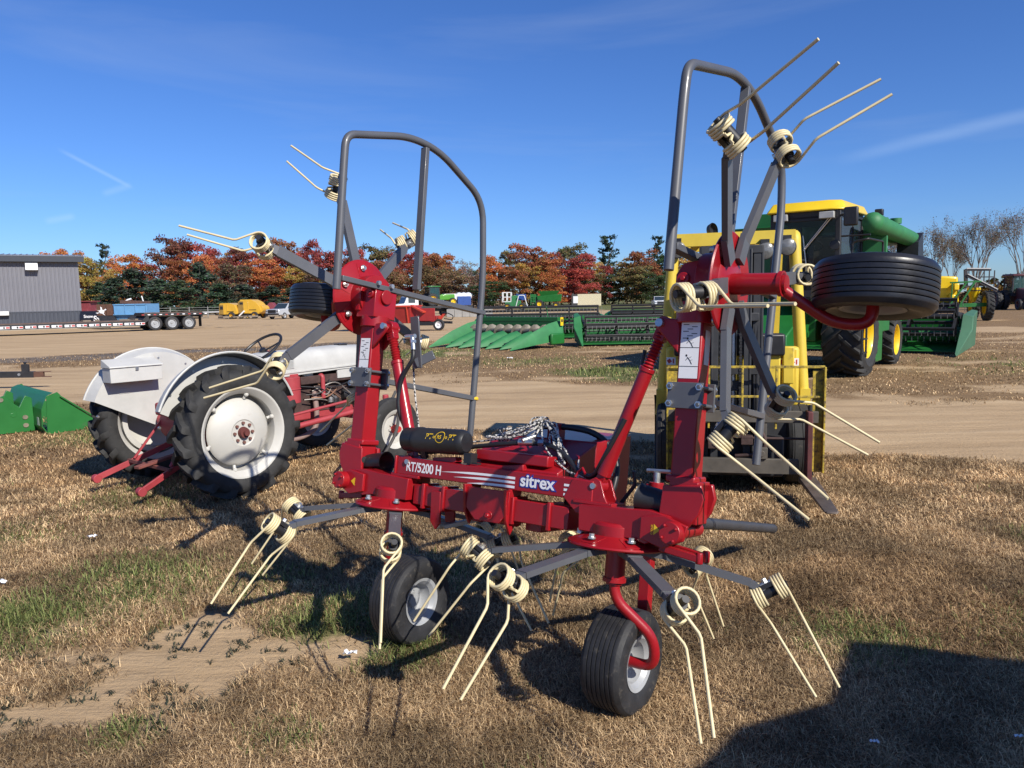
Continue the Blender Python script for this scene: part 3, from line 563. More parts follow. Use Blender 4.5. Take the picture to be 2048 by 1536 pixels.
cm_ = MB(); cm_.cyl(CC - q_ * .036, CC + q_ * .036, .024, n=14); cm_.cyl(CC - q_ * .075, CC + q_ * .075, .014, n=10); cm_.box(CC - dd * .028, (.046, .052, .018), rot=(0, -AL * -1, 0)); cm_.cyl(CC - dd * .03, CC - dd * .048, .010, n=6)
clamp_me = finish(cm_.mesh('tine_clamp')); clamp_me.materials.append(BLACK)
cz_ = MB(); cz_.bar(CC - dd * .036 - q_ * .022, CC - dd * .036 + q_ * .022, .05, .006, -dd); cz_.cyl(CC - dd * .039, CC - dd * .054, .011, n=6)
plate_me = finish(cz_.mesh('clamp_plate'), 30); plate_me.materials.append(ZINC)
ROT = {'RL': ((.65, 0, 0), (.01, -.003, -1), (-.207, -.978, .001), 1, 1), 'LL': ((-.65, 0, 0), (-.013, .003, -1), (-.266, -.964, .001), 1, -1),
       'LU': ((-1.063, .018, 1.10), (-1, -.003, -.005), (.002, -.961, .276), 1, 1), 'RU': ((1.041, .038, 1.095), (1, -.002, -.031), (.021, -.694, .719), -1, -1)}
RN = dict(RL='lower rotor disc at the right end of the beam', LL='lower rotor disc at the left end of the beam', LU='raised rotor disc of the left wing', RU='raised rotor disc of the right wing')
for key, (C_, w_, e1, dirn, sg) in ROT.items():
    w_ = Vector(w_).normalized(); e1 = Vector(e1); e1 = (e1 - w_ * e1.dot(w_)).normalized(); e2 = w_.cross(e1); C_ = Vector(C_) + UPV
    M = Matrix(((e1.x, e2.x, w_.x, C_.x), (e1.y, e2.y, w_.y, C_.y), (e1.z, e2.z, w_.z, C_.z), (0, 0, 0, 1)))
    disc = bpy.data.objects.new('rotor_disc', disc_me); col.objects.link(disc); disc.parent = tedder; disc.matrix_local = M
    for k in range(6):
        Rm = Matrix.Rotation(dirn * k * math.pi / 3, 4, 'Z')
        for nm, me in (('tine_arm', arm_me), ('spring_tine', TINE_ME[sg]), ('tine_clamp', clamp_me), ('clamp_plate', plate_me), ('bolt', bolt_me)):
            o = bpy.data.objects.new(nm, me); col.objects.link(o); o.parent = disc; o.matrix_local = Rm
# --- wheels
def wheel_meshes(r, w, rr):
    ty = MB(); ty.lathe([(rr, -w * .36), (rr + .018, -w * .43), (r * .80, -w * .5), (r * .93, -w * .46), (r * .985, -w * .38)] + [p for i in range(7) for p in ((r * (.987 + .012 * math.sin((i + .35) / 7 * math.pi)), w * (-.37 + i * .108)), (r * (.99 + .012 * math.sin((i + .5) / 7 * math.pi)), w * (-.355 + i * .108)), (r * (.99 + .012 * math.sin((i + .6) / 7 * math.pi)), w * (-.285 + i * .108)), (r * (.950 + .012 * math.sin((i + .7) / 7 * math.pi)), w * (-.28 + i * .108)), (r * (.950 + .012 * math.sin((i + .75) / 7 * math.pi)), w * (-.268 + i * .108)))][:-2] + [(r * .985, w * .38), (r * .93, w * .46), (r * .80, w * .5), (rr + .018, w * .43), (rr, w * .36)], n=64, closed=True)
    ri = MB(); ri.lathe([(rr + .012, -w * .43), (rr + .008, -w * .36), (rr - .012, -w * .33), (rr - .02, -w * .05), (.06, -w * .02), (.055, .0), (rr - .022, .01), (rr - .012, w * .33), (rr + .008, w * .36), (rr + .012, w * .43), (rr - .004, w * .40), (rr - .02, w * .30), (rr - .026, w * .08), (rr - .035, w * .02), (.065, w * .045), (.035, w * .05), (.034, w * .17), (.0, w * .18)], n=48)
    ri.lathe([(rr + .012, -w * .43), (rr - .004, -w * .40), (rr - .02, -w * .30), (rr - .026, -w * .1), (.07, -w * .06), (.035, -w * .07), (.034, -w * .17), (0, -w * .18)], n=48)
    for k in range(5):
        a = k * 2 * math.pi / 5; ri.cyl((.05 * math.cos(a), .05 * math.sin(a), w * .04), (.05 * math.cos(a), .05 * math.sin(a), w * .075), .008, n=6)
    a_, b_ = finish(ri.mesh('wheel'), 30), finish(ty.mesh('tyre'), 30); a_.materials.append(RIMW); b_.materials.append(TYRE_NEW); return a_, b_
wheel_me, tyre_me = wheel_meshes(.222, .195, .108)
tyre_dusty = tyre_me.copy(); tyre_dusty.materials.clear(); tyre_dusty.materials.append(TYRE)
def put_wheel(c, ax, ty):
    x, y, d = orth(ax); c = Vector(c) + UPV; M = Matrix(((x.x, y.x, d.x, c.x), (x.y, y.y, d.y, c.y), (x.z, y.z, d.z, c.z), (0, 0, 0, 1)))
    o = bpy.data.objects.new('wheel', wheel_me); col.objects.link(o); o.parent = tedder; o.matrix_local = M
    q = bpy.data.objects.new('tyre', ty); col.objects.link(q); q.parent = o; return o
RLw = LP(1245, 1318, 1, .125); LLw = LP(820, 1197, 1, .06); RUw = LP(1748, 576, 0, 1.56); LUw = LP(652, 607, 0, -1.60)
put_wheel(RLw, (1, 0, 0), tyre_dusty); put_wheel(LLw, (1, .02, 0), tyre_dusty); put_wheel(RUw, (.02, 0, 1), tyre_me); put_wheel(LUw, (0, 0, 1), tyre_me)
# --- wheel legs (bent pipes) with their sockets
def leg(pts, hub0, hub1):
    m = MB(); m.tube(pts, .023, 14, fillet=.075, fs=6); m.cyl(hub0, hub1, .043, n=20); m.cyl(Vector(hub1) + (Vector(hub0) - Vector(hub1)).normalized() * .016, hub1, .05, n=20); m.cyl(hub1, Vector(hub1) + (Vector(hub1) - Vector(hub0)).normalized() * .012, .034, n=18); tp('wheel_leg', m, RED)
leg([(.65, 0, -.12), (.655, 0, -.235), (RLw.x + .152, RLw.y - .03, RLw.z + .13), (RLw.x + .152, RLw.y, RLw.z - .0), (RLw.x + .02, RLw.y, RLw.z)], (.65, 0, -.02), (.65, 0, -.165))
leg([(-.65, 0, -.12), (-.655, 0, -.235), (LLw.x - .152, LLw.y - .03, LLw.z + .13), (LLw.x - .152, LLw.y, LLw.z), (LLw.x - .02, LLw.y, LLw.z)], (-.65, 0, -.02), (-.65, 0, -.165))
p1 = LP(1545, 566, 1, .03); p2 = LP(1585, 580, 1, 0); p3 = LP(1668, 648, 0, RUw.x - .13); p4 = LP(1744, 650, 0, RUw.x)
leg([(1.10, .035, 1.09), (p1.x, .035, p1.z), p3, (RUw.x, RUw.y, p4.z), (RUw.x, RUw.y, RUw.z - .02)], (1.06, .038, 1.094), (1.265, .036, 1.087))
leg([(-1.10, .016, 1.10), (-1.30, .016, 1.10), (LUw.x + .13, LUw.y, LUw.z - .152), (LUw.x, LUw.y, LUw.z - .152), LUw], (-1.06, .016, 1.10), (-1.22, .016, 1.10))
# --- main beam, gearboxes, knuckles
m = MB(); m.box((-.03, 0, .068), (.92, .095, .10)); 
for a in (-.42, -.29, .13, .33): m.box((a, 0, .065), (.018, .118, .125))
tp('main_beam', m, RED, .004)
def apoly(px, b): return [(p.x, p.z) for p in (LP(x, y, 1, b) for x, y in px)]
def aprism(m, poly, b0, b1): m.prism(poly, (0, (b0 + b1) / 2, 0), (1, 0, 0), (0, 0, 1), abs(b1 - b0))
def mirror(poly): return [(-a, c) for a, c in poly][::-1]
hp = apoly([(1157, 1008), (1246, 1017), (1297, 1020), (1338, 1033), (1352, 1052), (1344, 1068), (1289, 1089), (1262, 1078), (1156, 1060)], -.085)
kp = apoly([(1327, 970), (1403, 970), (1409, 1000), (1399, 1030), (1372, 1062), (1348, 1068), (1330, 1052), (1319, 1024)], -.06)
for s in (1, -1):
    m = MB(); P_ = hp if s > 0 else mirror(hp); aprism(m, P_, -.085, .085)
    m.cyl((s * .65, 0, .005), (s * .65, 0, .075), .112, n=36); m.cyl((s * .65, 0, .07), (s * .65, 0, .085), .112, .10, n=36)
    ap = [(s * (.80), .045), (s * .80, .135), (s * .90, .150), (s * 1.0, .12), (s * .985, .06), (s * .9, .02)]
    if s < 0: ap = ap[::-1]
    aprism(m, ap, -.104, -.086)
    m.cyl((s * .945, -.16 + .02, .09), (s * .945, .13, .09), .032, n=20); m.cyl((s * .945, -.147, .09), (s * .945, -.10, .09), .045, n=20)
    for k in range(4): a = k * math.pi / 2 + .6; m.cyl((s * .945 + .034 * math.cos(a), -.158, .09 + .034 * math.sin(a)), (s * .945 + .034 * math.cos(a), -.145, .09 + .034 * math.sin(a)), .007, n=6)
    tp('rotor_gearbox', m, RED, .005, 'cast gearbox over the ' + ('right' if s > 0 else 'left') + ' lower rotor')
    m = MB(); K = kp if s > 0 else mirror(kp); aprism(m, K, -.068, -.05); aprism(m, K, .05, .075)
    c0 = [p for p in K]; top = max(p[1] for p in K); m.box((s * .955, 0, top - .012), (.12, .125, .04)); m.box((s * 1.0, 0, top - .08), (.03, .11, .16)); m.box((s * .90, -.0, top - .07), (.02, .11, .13))
    for bb in (-.035, .035): m.bar((s * .86, bb, .015), (s * 1.03, bb, -.005), .026, .03); m.cyl((s * 1.03, bb, -.025), (s * 1.03, bb, .02), .016, n=8)
    tp('wing_knuckle', m, RED, .004)
    # post, with upper gearbox
    m = MB(); m.bar((s * .938, 0, top - .01), (s * .935, 0, .95), .098, .098, (0, 1, 0)); m.box((s * .937, 0, top + .012), (.125, .125, .03))
    pl = [(s * .885, .80), (s * .885, .94), (s * .80, .95), (s * .775, .92), (s * .80, .885)]; aprism(m, pl if s < 0 else pl[::-1], -.05, -.035); aprism(m, pl if s < 0 else pl[::-1], .035, .05)
    post = tp('wing_post', m, RED, .009)
    m = MB(); m.cyl((s * .93, 0, .925), (s * .93, 0, .985), .078, n=28); g0 = [(s * .865, .975), (s * .865, 1.12), (s * .895, 1.165), (s * .97, 1.175), (s * 1.0, 1.15), (s * 1.0, .975)]
    aprism(m, g0 if s < 0 else g0[::-1], -.075, .085); m.cyl((s * .955, .025, 1.096), (s * 1.035, .025, 1.096), .125, n=40); m.cyl((s * .875, -.0, 1.09), (s * .85, 0, 1.09), .04, n=20)
    m.cyl((s * .90, -.075, 1.10), (s * .90, -.088, 1.10), .026, n=20); m.cyl((s * .90, -.088, 1.10), (s * .90, -.094, 1.10), .012, n=6); m.cyl((s * .965, -.075, 1.13), (s * .965, -.09, 1.13), .014, n=6); m.box((s * .985, -.078, 1.07), (.03, .02, .12))
    tp('rotor_gearbox', m, RED, .007, 'cast gearbox on the raised ' + ('right' if s > 0 else 'left') + ' wing post')
    # lifting cylinder
    p0, p1 = Vector((s * .545, 0, .225)), Vector((s * .80, 0, .925)); d = (p1 - p0).normalized(); l = (p1 - p0).length
    m = MB(); m.cyl(p0 + d * .05, p0 + d * (l * .73), .0305, n=24); m.cyl(p0 + d * (l * .715), p0 + d * (l * .74), .034, n=24); m.cyl(p0 + Vector((0, -.03, 0)), p0 + Vector((0, .03, 0)), .03, n=18); m.bar(p0, p0 + d * .06, .04, .04)
    cy = tp('hydraulic_cylinder', m, RED, .002)
    m = MB(); m.lathe([(.027 if i % 2 else .020, l * .74 + i * .0072) for i in range(24)], p0, d, n=20); tp('boot', m, RED, par=cy)
    m = MB(); m.cyl(p1 + Vector((0, -.055, 0)), p1 + Vector((0, .055, 0)), .014, n=14); m.cyl(p1 + Vector((0, -.026, 0)), p1 + Vector((0, .026, 0)), .034, n=18); m.bar(p1 - d * .07, p1, .042, .05); tp('rod_end', m, RED, .002, par=cy)
    m = MB(); m.cyl(p0 + Vector((0, -.062, 0)), p0 + Vector((0, .06, 0)), .013, n=12); m.cyl(p1 + Vector((0, -.068, 0)), p1 + Vector((0, -.05, 0)), .017, n=12); tp('pin', m, ZINC, par=cy)
    # clevis plates on the beam
    m = MB(); cl = [(s * .47, .15), (s * .62, .15), (s * .60, .185), (s * .575, .25), (s * .55, .262), (s * .525, .25), (s * .50, .20), (s * .47, .19)]
    cl = cl if s < 0 else cl[::-1]; aprism(m, cl, -.052, -.040); aprism(m, cl, .040, .052); m.box((s * .55, 0, .153), (.19, .125, .014)); m.box((s * .465, 0, .185), (.012, .10, .07)); tp('cylinder_bracket', m, RED, .002)
    # rubber shield over the folded drive joint
    m = MB(); m.lathe([(.048, 0), (.052, .04), (.056, .13), (.060, .135), (.053, .13), (.047, .04), (.044, 0)], (s * .875, 0, .185), (-s, 0, .12), n=20, a0=R(-60), a1=R(200)); m.cyl((s * .885, -.045, .205), (s * .86, -.05, .205), .017, n=14); tp('joint_shield', m, BLACK)
# lower beam plates, saddle and gearbox between
m = MB(); pl = apoly([(935, 968), (948, 968), (985, 1006), (1010, 1048), (1000, 1066), (980, 1050), (940, 1010)], -.08)
m.prism([(-.13, .15), (.13, .15), (.125, .05), (.08, .0), (-.06, .0), (-.115, .05)], (0, -.075, 0), (1, 0, 0), (0, 0, 1), .012)
m.prism([(-.10, .16), (.03, .16), (.0, .02), (-.04, -.03), (-.08, .03)], (-.125, 0, 0), (0, 1, 0), (0, 0, 1), .014); m.prism([(-.10, .16), (.03, .16), (.0, .0), (-.04, -.05), (-.08, .02)], (.115, 0, 0), (0, 1, 0), (0, 0, 1), .014); m.cyl((.02, -.10, .03), (.02, -.075, .03), .012, n=6); m.cyl((.02, -.085, .03), (.02, -.08, .03), .022, n=16)
m.cyl((-.13, .0, .045), (.13, .0, .045), .058, n=24); tp('centre_saddle', m, RED, .003)
m = MB(); m.prism([(-.36, .10), (-.30, .10), (-.29, -.05), (-.315, -.085), (-.35, -.05)], (0, -.055, 0), (1, 0, 0), (0, 0, 1), .014); m.prism([(-.36, .10), (-.30, .10), (-.29, -.05), (-.315, -.085), (-.35, -.05)], (0, .055, 0), (1, 0, 0), (0, 0, 1), .014); tp('support_lug', m, RED, .002)
m = MB(); m.bar((-.315, 0, -.075), (-.18, .16, -.02), .05, .02); m.cyl((-.315, -.05, -.07), (-.315, .05, -.07), .016, n=12); tp('lock_lever', m, mat('pale_cream_steel', (.42, .38, .27), .5, var=.1), .003)
# decal beam
m = MB(); m.box((-.085, -.01, .202), (1.07, .085, .088)); aprism(m, [(.44, .245), (.545, .245), (.545, .10), (.47, .10), (.40, .16)], -.056, .05); m.box((-.622, -.012, .20), (.012, .10, .10)); m.bar((-.40, -.0, .245), (-.25, 0, .262), .05, .03); m.bar((.02, .02, .246), (.14, .02, .262), .05, .03)
ub = tp('name_beam', m, RED, .004)
bf = -.0535
place_text(text_mesh('RT/5200 H', .066, offset=.0012, sx=.80), (-.55, bf, .180), (1, 0, 0), (0, 0, 1), DECAL, ub)
for i in range(3):
    m = MB(); z0 = .2135 - i * .0205
    N = 20; top = []; bot = []
    for k in range(N + 1):
        u_ = k / N; a = (-.315 + i * .085) + u_ * (.135 - (-.315 + i * .085)); sw = (1 - u_) ** 2.4 * (.016 if i == 0 else .012); th = .0055 * min(1, u_ * 2.2 + .05); top.append((a, bf, z0 - sw + th)); bot.append((a, bf, z0 - sw - th))
    m.add(top + bot, [(k, k + 1, N + 2 + k, N + 1 + k) for k in range(N)])
    tp('stripe_decal', m, DECAL, par=ub); m = MB(); m.box((.412, bf, z0), (.026, .0006, .0105)); tp('stripe_decal', m, DECAL, par=ub)

lo = text_mesh('sitrex', .078, offset=.0068, sx=1.02); place_text(lo, (.165, bf - .0004, .184), (1, 0, 0), (0, 0, 1), mat('blue_decal', (.01, .035, .28), .4, var=.05), ub, 'logo_outline')
place_text(text_mesh('sitrex', .078, offset=.0016, sx=1.02), (.165, bf - .0016, .184), (1, 0, 0), (0, 0, 1), DECAL, ub, 'logo')
# small yellow grease stickers
for s in (1, -1):
    a0 = .865 * s; m = MB(); m.add([(a0 - .017, -.1052, .085), (a0 + .017, -.1052, .085), (a0, -.1052, .110) if 0 else (a0 + .0, -.1052, .112)], [(0, 1, 2)]) if 0 else m.add([(a0 - .004 * s, -.1056, .068), (a0 - .004 * s, -.1056, .112), (a0 + .024 * s, -.1056, .09)], [(0, 1, 2)]); dk = tp('grease_sticker', m, YELINK)
    tx = text_mesh('GREASE', .0115, extrude=.0002); place_text(tx, (a0 - .008 * s, -.1056, .068), (0, 0, 1), (-1, 0, 0) if s > 0 else (-1, 0, 0), YELINK, dk)
# --- document tube
ca, cb_ = Vector((-.585, -.03, .338)), Vector((-.185, -.03, .352)); cd = (cb_ - ca).normalized(); CR = .063
m = MB(); m.lathe([(0, .0), (.055, 0), (.061, .006), (.061, .08), (.066, .085), (.066, .112), (CR, .116), (CR, .37), (.058, .39), (.046, .402), (0, .406)], ca, cd, n=36); m.box(ca + cd * .42 + Vector((.01, 0, -.075)), (.045, .05, .05)); m.box(ca + cd * .44 + Vector((.012, 0, -.097)), (.07, .03, .008)); m.bar(ca + cd * .14 + Vector((0, -.02, -.05)), ca + cd * .14 + Vector((0, .0, -.09)), .03, .02)
tube_o = tp('document_tube', m, BLACK, label='black document canister with yellow lettering')
def wrap_text(s, size, a, ang, m_, par, circ=None):
    me = text_mesh(s, size, extrude=0, offset=.0004); x, y = Vector((0, 0, 1)), Vector((0, -1, 0))
    for v in me.vertices:
        th = ang + v.co.y / (CR + .0008); p = ca + cd * (a + v.co.x) + (y * math.cos(th) + x * math.sin(th)) * (CR + .0008); v.co = p
    me.materials.append(m_); o = bpy.data.objects.new('lettering', me); col.objects.link(o); o.parent = par; return o
wrap_text('PT', .042, .180, .12, YELINK, tube_o); wrap_text('o', .026, .230, .20, YELINK, tube_o); wrap_text('RS', .026, .257, .18, YELINK, tube_o); wrap_text('o', .026, .309, .20, YELINK, tube_o); wrap_text('PT', .042, .328, .12, YELINK, tube_o)
m = MB(); N = 28; vs = []
for i in range(N):
    for rr_ in (.027, .0305):
        a = 2 * math.pi * i / N; th = .33 + rr_ * math.sin(a) / CR; vs.append(ca + cd * (.276 + rr_ * math.cos(a)) + (Vector((0, -1, 0)) * math.cos(th) + Vector((0, 0, 1)) * math.sin(th)) * (CR + .001))
m.add(vs, [(2 * i, 2 * ((i + 1) % N), 2 * ((i + 1) % N) + 1, 2 * i + 1) for i in range(N)]); tp('ring_mark', m, YELINK, par=tube_o)
# --- drive cover, headstock, drawbar, jack
m = MB(); secs = []
A0, A1 = -.25, .345
m.hull([(A0 + .03, .02, .255), (A1 - .03, .02, .255), (A1, .30, .40), (A0, .30, .40)], [(A0 + .03, .02, .16), (A1 - .03, .02, .16), (A1, .30, .12), (A0, .30, .12)])
m.hull([(A0, .30, .405), (A1, .30, .405), (A1 + .02, .62, .455), (A0 - .02, .62, .455)], [(A0, .302, .12), (A1, .302, .12), (A1 + .02, .62, .10), (A0 - .02, .62, .10)])
m.box((.05, .06, .30), (.42, .09, .05)); m.box((.10, .32, .44), (.06, .08, .09)); tp('drive_cover', m, RED, .006)
m = MB(); m.bar((.349, .40, .30), (.357, .52, .31), .004, .12, (0, 0, 1)); m.box((.329, .17, .27), (.006, .018, .10)); tp('warning_decal', m, mat('scuffed_white_decal', (.55, .55, .55), .5, var=.15, vs=25, dirt=(.1, .1, .1), damt=.2))
m = MB(); m.box((.325, .16, .255), (.006, .11, .13)); tp('side_flap', m, BLACKST, .002)
pa, pb = LP(1400, 1046, 1, .75), LP(1545, 1057, 1, 2.3); m = MB(); m.cyl(Vector((.10, .45, .08)), pa, .030, n=20); m.cyl(pa, pb, .030, n=24); m.cyl(pb, pb + (pb - pa).normalized() * .012, .032, .026, n=24); tp('drawbar', m, mat('dark_grey_tube', (.045, .046, .052), .45, var=.12))
ja = LP(1312, 978, 1, .30); jb = Vector((ja.x - .03, .30, -.60)); m = MB(); m.cyl(ja + Vector((0, 0, .03)), (ja.x, .30, .15), .034, n=22); m.box(((ja.x + jb.x) / 2 + .0, .30, -.18), (.05, .05, .84)); m.box((jb.x, .30, -.60), (.14, .14, .015)); jk = tp('parking_jack', m, RED, .003)
m = MB(); t0 = ja + Vector((0, 0, .03)); m.cyl(t0, t0 + Vector((0, 0, .045)), .016, n=14); m.cyl(t0 + Vector((-.05, 0, .05)), t0 + Vector((.075, 0, .055)), .009, n=10); tp('crank', m, ZINC, par=jk)
m = MB(); m.tube([t0 + Vector((.075, 0, .055)), t0 + Vector((.088, 0, .07)), t0 + Vector((.092, 0, .19))], .014, 12); tp('crank_handle', m, BLACK, par=jk)
m = MB(); m.box((.45, .30, .02), (.50, .08, .09)); m.box((.2, .18, .02), (.09, .30, .09)); m.box((-.15, .18, .02), (.09, .30, .09)); tp('front_frame', m, RED, .004)
m = MB(); m.tube([(.60, .10, .15), (.66, .11, .24), (.655, .10, .30)], .009, 8); tp('latch_lever', m, BLACKST)
m = MB(); m.tube([(.42, .0, .25), (.43, .01, .275), (.455, .0, .292), (.475, -.01, .27)], .006, 8); tp('hook', m, RED)
# --- guard hoops
def hoop(a, pts, bars, s):
    P_ = [Vector((a, b, c)) for b, c in pts]; m = MB(); m.tube(P_, .0205, 16, fillet=.14, fs=7); h = tp('guard_hoop', m, GREY, label='bent grey safety hoop of the raised ' + ('right' if s > 0 else 'left') + ' wing')
    for (b0, c0), (b1, c1), w_, h_ in bars: m = MB(); m.bar((a, b0, c0), (a, b1, c1), w_, h_, (1, 0, 0)); tp('cross_bar', m, GREY, .003, par=h)
    return h
def bc(px, py, a): q = LP(px, py, 0, a); return (q.y, q.z)
aL, aR = -.88, .915
hL = hoop(aL, [bc(673, 578, aL), bc(688, 320, aL), bc(692, 268, aL), bc(820, 273, aL), bc(880, 303, aL), bc(966, 402, aL), bc(966, 555, aL), bc(940, 872, aL)],
     [(bc(680, 556, aL), bc(966, 626, aL), .028, .045), (bc(851, 296, aL), bc(833, 580, aL), .03, .042)], -1)
hR = hoop(aR, [bc(1337, 540, aR), bc(1368, 190, aR), bc(1376, 126, aR), bc(1474, 148, aR), bc(1512, 195, aR), bc(1564, 322, aR), bc(1563, 420, aR), bc(1512, 930, aR)],
     [(bc(1345, 492, aR), bc(1545, 592, aR), .028, .045), (bc(1492, 176, aR), bc(1452, 520, aR), .03, .042)], 1)
for s, a, q0, q1 in ((-1, aL, (775, 769), (948, 797)), (1, aR, (1412, 812), (1521, 832))):
    b0, c0 = bc(*q0, a); b1, c1 = bc(*q1, a); m = MB(); m.bar((s * .935, .10, c0 + .02 if s < 0 else c0 + .02), (a, b1, c1), .030, .042, (1, 0, 0)); tp('hoop_stay', m, GREY, .003)
    zc = c0 + .025; m = MB(); m.box((s * .935, .064, zc), (.15, .014, .115)); m.box((s * .935, -.062, zc), (.15, .012, .105)); m.box((s * .935, .10, zc), (.05, .07, .07))
    for dz in (-.035, .035):
        for da in (-.062, .062): m.cyl((s * .935 + da, -.085, zc + dz), (s * .935 + da, .09, zc + dz), .008, n=10)
    ck = tp('post_clamp', m, GREY, .002)
    m = MB()
    for dz in (-.035, .035):
        for da in (-.062, .062): m.cyl((s * .935 + da, -.069, zc + dz), (s * .935 + da, -.080, zc + dz), .015, n=6); m.cyl((s * .935 + da, .071, zc + dz), (s * .935 + da, .084, zc + dz), .015, n=6)
    tp('nut', m, ZINC, par=ck)
m = MB(); b1, c1 = bc(948, 797, aL); m.lathe([(.021, -.012), (.029, -.006), (.029, .006), (.021, .012)], (aL, b1, c1), (0, 0, 1), n=16); tp('yellow_tie', m, YELINK)
# bolts of the hoop bars
m = MB()
for px, py in ((757, 566), (783, 573)): b_, c_ = bc(px, py, aL + .03); m.cyl((aL + .024, b_, c_), (aL + .042, b_, c_), .013, n=6)
tp('hoop_bolt', m, ZINC)
# --- warning decals on the wing posts
def figure(m, f, s):   # small falling figure
    for x0, y0, x1, y1, w_ in ((-.15, .3, .1, .05, .1), (.1, .05, .35, .12, .08), (.1, .05, .28, -.22, .08), (-.05, .2, .22, .34, .06), (-.12, .25, -.3, .05, .06)): m.add([f(x0 - w_ / 2, y0), f(x0 + w_ / 2, y0), f(x1 + w_ / 2, y1), f(x1 - w_ / 2, y1)], [(0, 1, 2, 3)])
    m.add([f(-.24 + .09 * math.cos(k * .785), .42 + .09 * math.sin(k * .785)) for k in range(8)], [tuple(range(8))])
for s in (-1, 1):
    ac = s * .935; z0, z1 = (.60, .86) if s < 0 else (.70, .93); wv = .036 if s < 0 else .040; yb = -.0502
    m = MB(); m.add([(ac - wv, yb, z0), (ac + wv, yb, z0), (ac + wv, yb, z1), (ac - wv, yb, z1)], [(0, 1, 2, 3)]); d_ = tp('warning_decal', m, DECAL)
    m = MB(); h = (z1 - z0)
    for zz in (z0 + h * .30, z0 + h * .60): figure(m, lambda x, y, zz=zz: (ac + x * wv * 1.15, yb - .0006, zz + y * .055), 1)
    for zz in (.34, .67): m.add([(ac - wv, yb - .0006, z0 + h * zz - .0012 - .03), (ac + wv, yb - .0006, z0 + h * zz - .0012 - .03), (ac + wv, yb - .0006, z0 + h * zz + .0012 - .03), (ac - wv, yb - .0006, z0 + h * zz + .0012 - .03)], [(0, 1, 2, 3)])
    for k in range(7): x = ac - wv * .8 + (k % 3) * wv * .45; zz = z0 + h * (.70 + .04 * k); m.add([(x, yb - .0006, zz), (x + wv * .6, yb - .0006, zz), (x + wv * .6, yb - .0006, zz + .003), (x, yb - .0006, zz + .003)], [(0, 1, 2, 3)])
    tp('pictogram', m, INK, par=d_)
m = MB(); m.add([(.9862, -.02, .76), (.9862, .03, .76), (.9862, .03, .90), (.9862, -.02, .90)], [(0, 1, 2, 3)]); tp('warning_decal', m, DECAL)
# --- hoses
def hose(pts, r=.010): m = MB(); m.tube(pts, r, 10, fillet=.12, fs=6); return tp('hydraulic_hose', m, BLACK)
hose([LP(825, 690, 1, -.02), LP(828, 715, 1, -.03), LP(800, 760, 1, -.03), LP(795, 820, 1, -.03), LP(815, 866, 1, .02)], .0115)
m = MB(); q = LP(825, 672, 1, -.02); q2 = LP(827, 700, 1, -.03); m.cyl(q, q2, .0125, n=12); m.cyl(LP(826, 680, 1, -.025), LP(826, 686, 1, -.025), .017, n=6); m.cyl(LP(812, 674, 1, -.02), LP(830, 672, 1, -.02), .012, n=10); tp('hose_fitting', m, ZINC)
hose([(-.60, .10, .27), (-.45, .06, .285), (-.25, .10, .33), (.0, .12, .37), (.18, .13, .38), (.30, .10, .34), (.40, .05, .27), (.50, .02, .25), (.58, -.03, .36), (.66, -.032, .52)], .0115)
hose([(.02, .28, .46), (.15, .34, .47), (.30, .40, .45), (.41, .42, .33), (.42, .36, .15), (.30, .30, .05)], .016)
hose([LP(1290, 700, 1, .1), LP(1278, 760, 1, .1), LP(1268, 800, 1, .08), LP(1240, 880, 1, .06), LP(1225, 945, 1, .06)], .009)
m = MB(); m.cyl((.02, .12, .375), (.10, .125, .38), .017, n=12); m.cyl((.05, .10, .385), (.08, .16, .41), .011, n=10); m.cyl((.13, .127, .38), (.16, .13, .382), .018, n=6); tp('hose_coupling', m, ZINC)
# grey actuating plate behind the left cylinder
m = MB(); m.bar((-.73, .10, 1.0), (-.70, .13, .72), .01, .06, (1, 0, 0)); m.bar((-.71, .12, .745), (-.62, .16, .80), .012, .05); tp('lock_plate', m, GREY, .002)

# --- rope: thrown over the machine, a thing of its own
ropem = bpy.data.materials.new('black_flecked_rope'); ropem.use_nodes = True; t = ropem.node_tree; P = t.nodes['Principled BSDF']; P.inputs['Roughness'].default_value = .85
tcn = t.nodes.new('ShaderNodeTexCoord'); wv_ = t.nodes.new('ShaderNodeTexNoise'); wv_.inputs['Scale'].default_value = 95; wv_.inputs['Detail'].default_value = 1
rr = t.nodes.new('ShaderNodeValToRGB'); rr.color_ramp.interpolation = 'CONSTANT'; rr.color_ramp.elements[0].color = (.03, .03, .035, 1); rr.color_ramp.elements[1].position = .47; rr.color_ramp.elements[1].color = (.52, .50, .46, 1)
t.links.new(tcn.outputs['Object'], wv_.inputs['Vector']); t.links.new(wv_.outputs[0], rr.inputs[0]); t.links.new(rr.outputs[0], P.inputs['Base Color'])
q = random.Random(5); m = MB()
def strand(pts, r=.0048):
    P_ = [W(*p) for p in pts]; o = []
    for i in range(len(P_) - 1):
        p0, p1, p2, p3 = P_[max(i - 1, 0)], P_[i], P_[i + 1], P_[min(i + 2, len(P_) - 1)]
        for k in range(6):
            u_ = k / 6; o.append(.5 * ((2 * p1) + (p2 - p0) * u_ + (2 * p0 - 5 * p1 + 4 * p2 - p3) * u_ * u_ + (3 * p1 - p0 - 3 * p2 + p3) * u_ ** 3))
    m.tube(o + [P_[-1]], r, 6)
j = lambda s: q.uniform(-s, s)
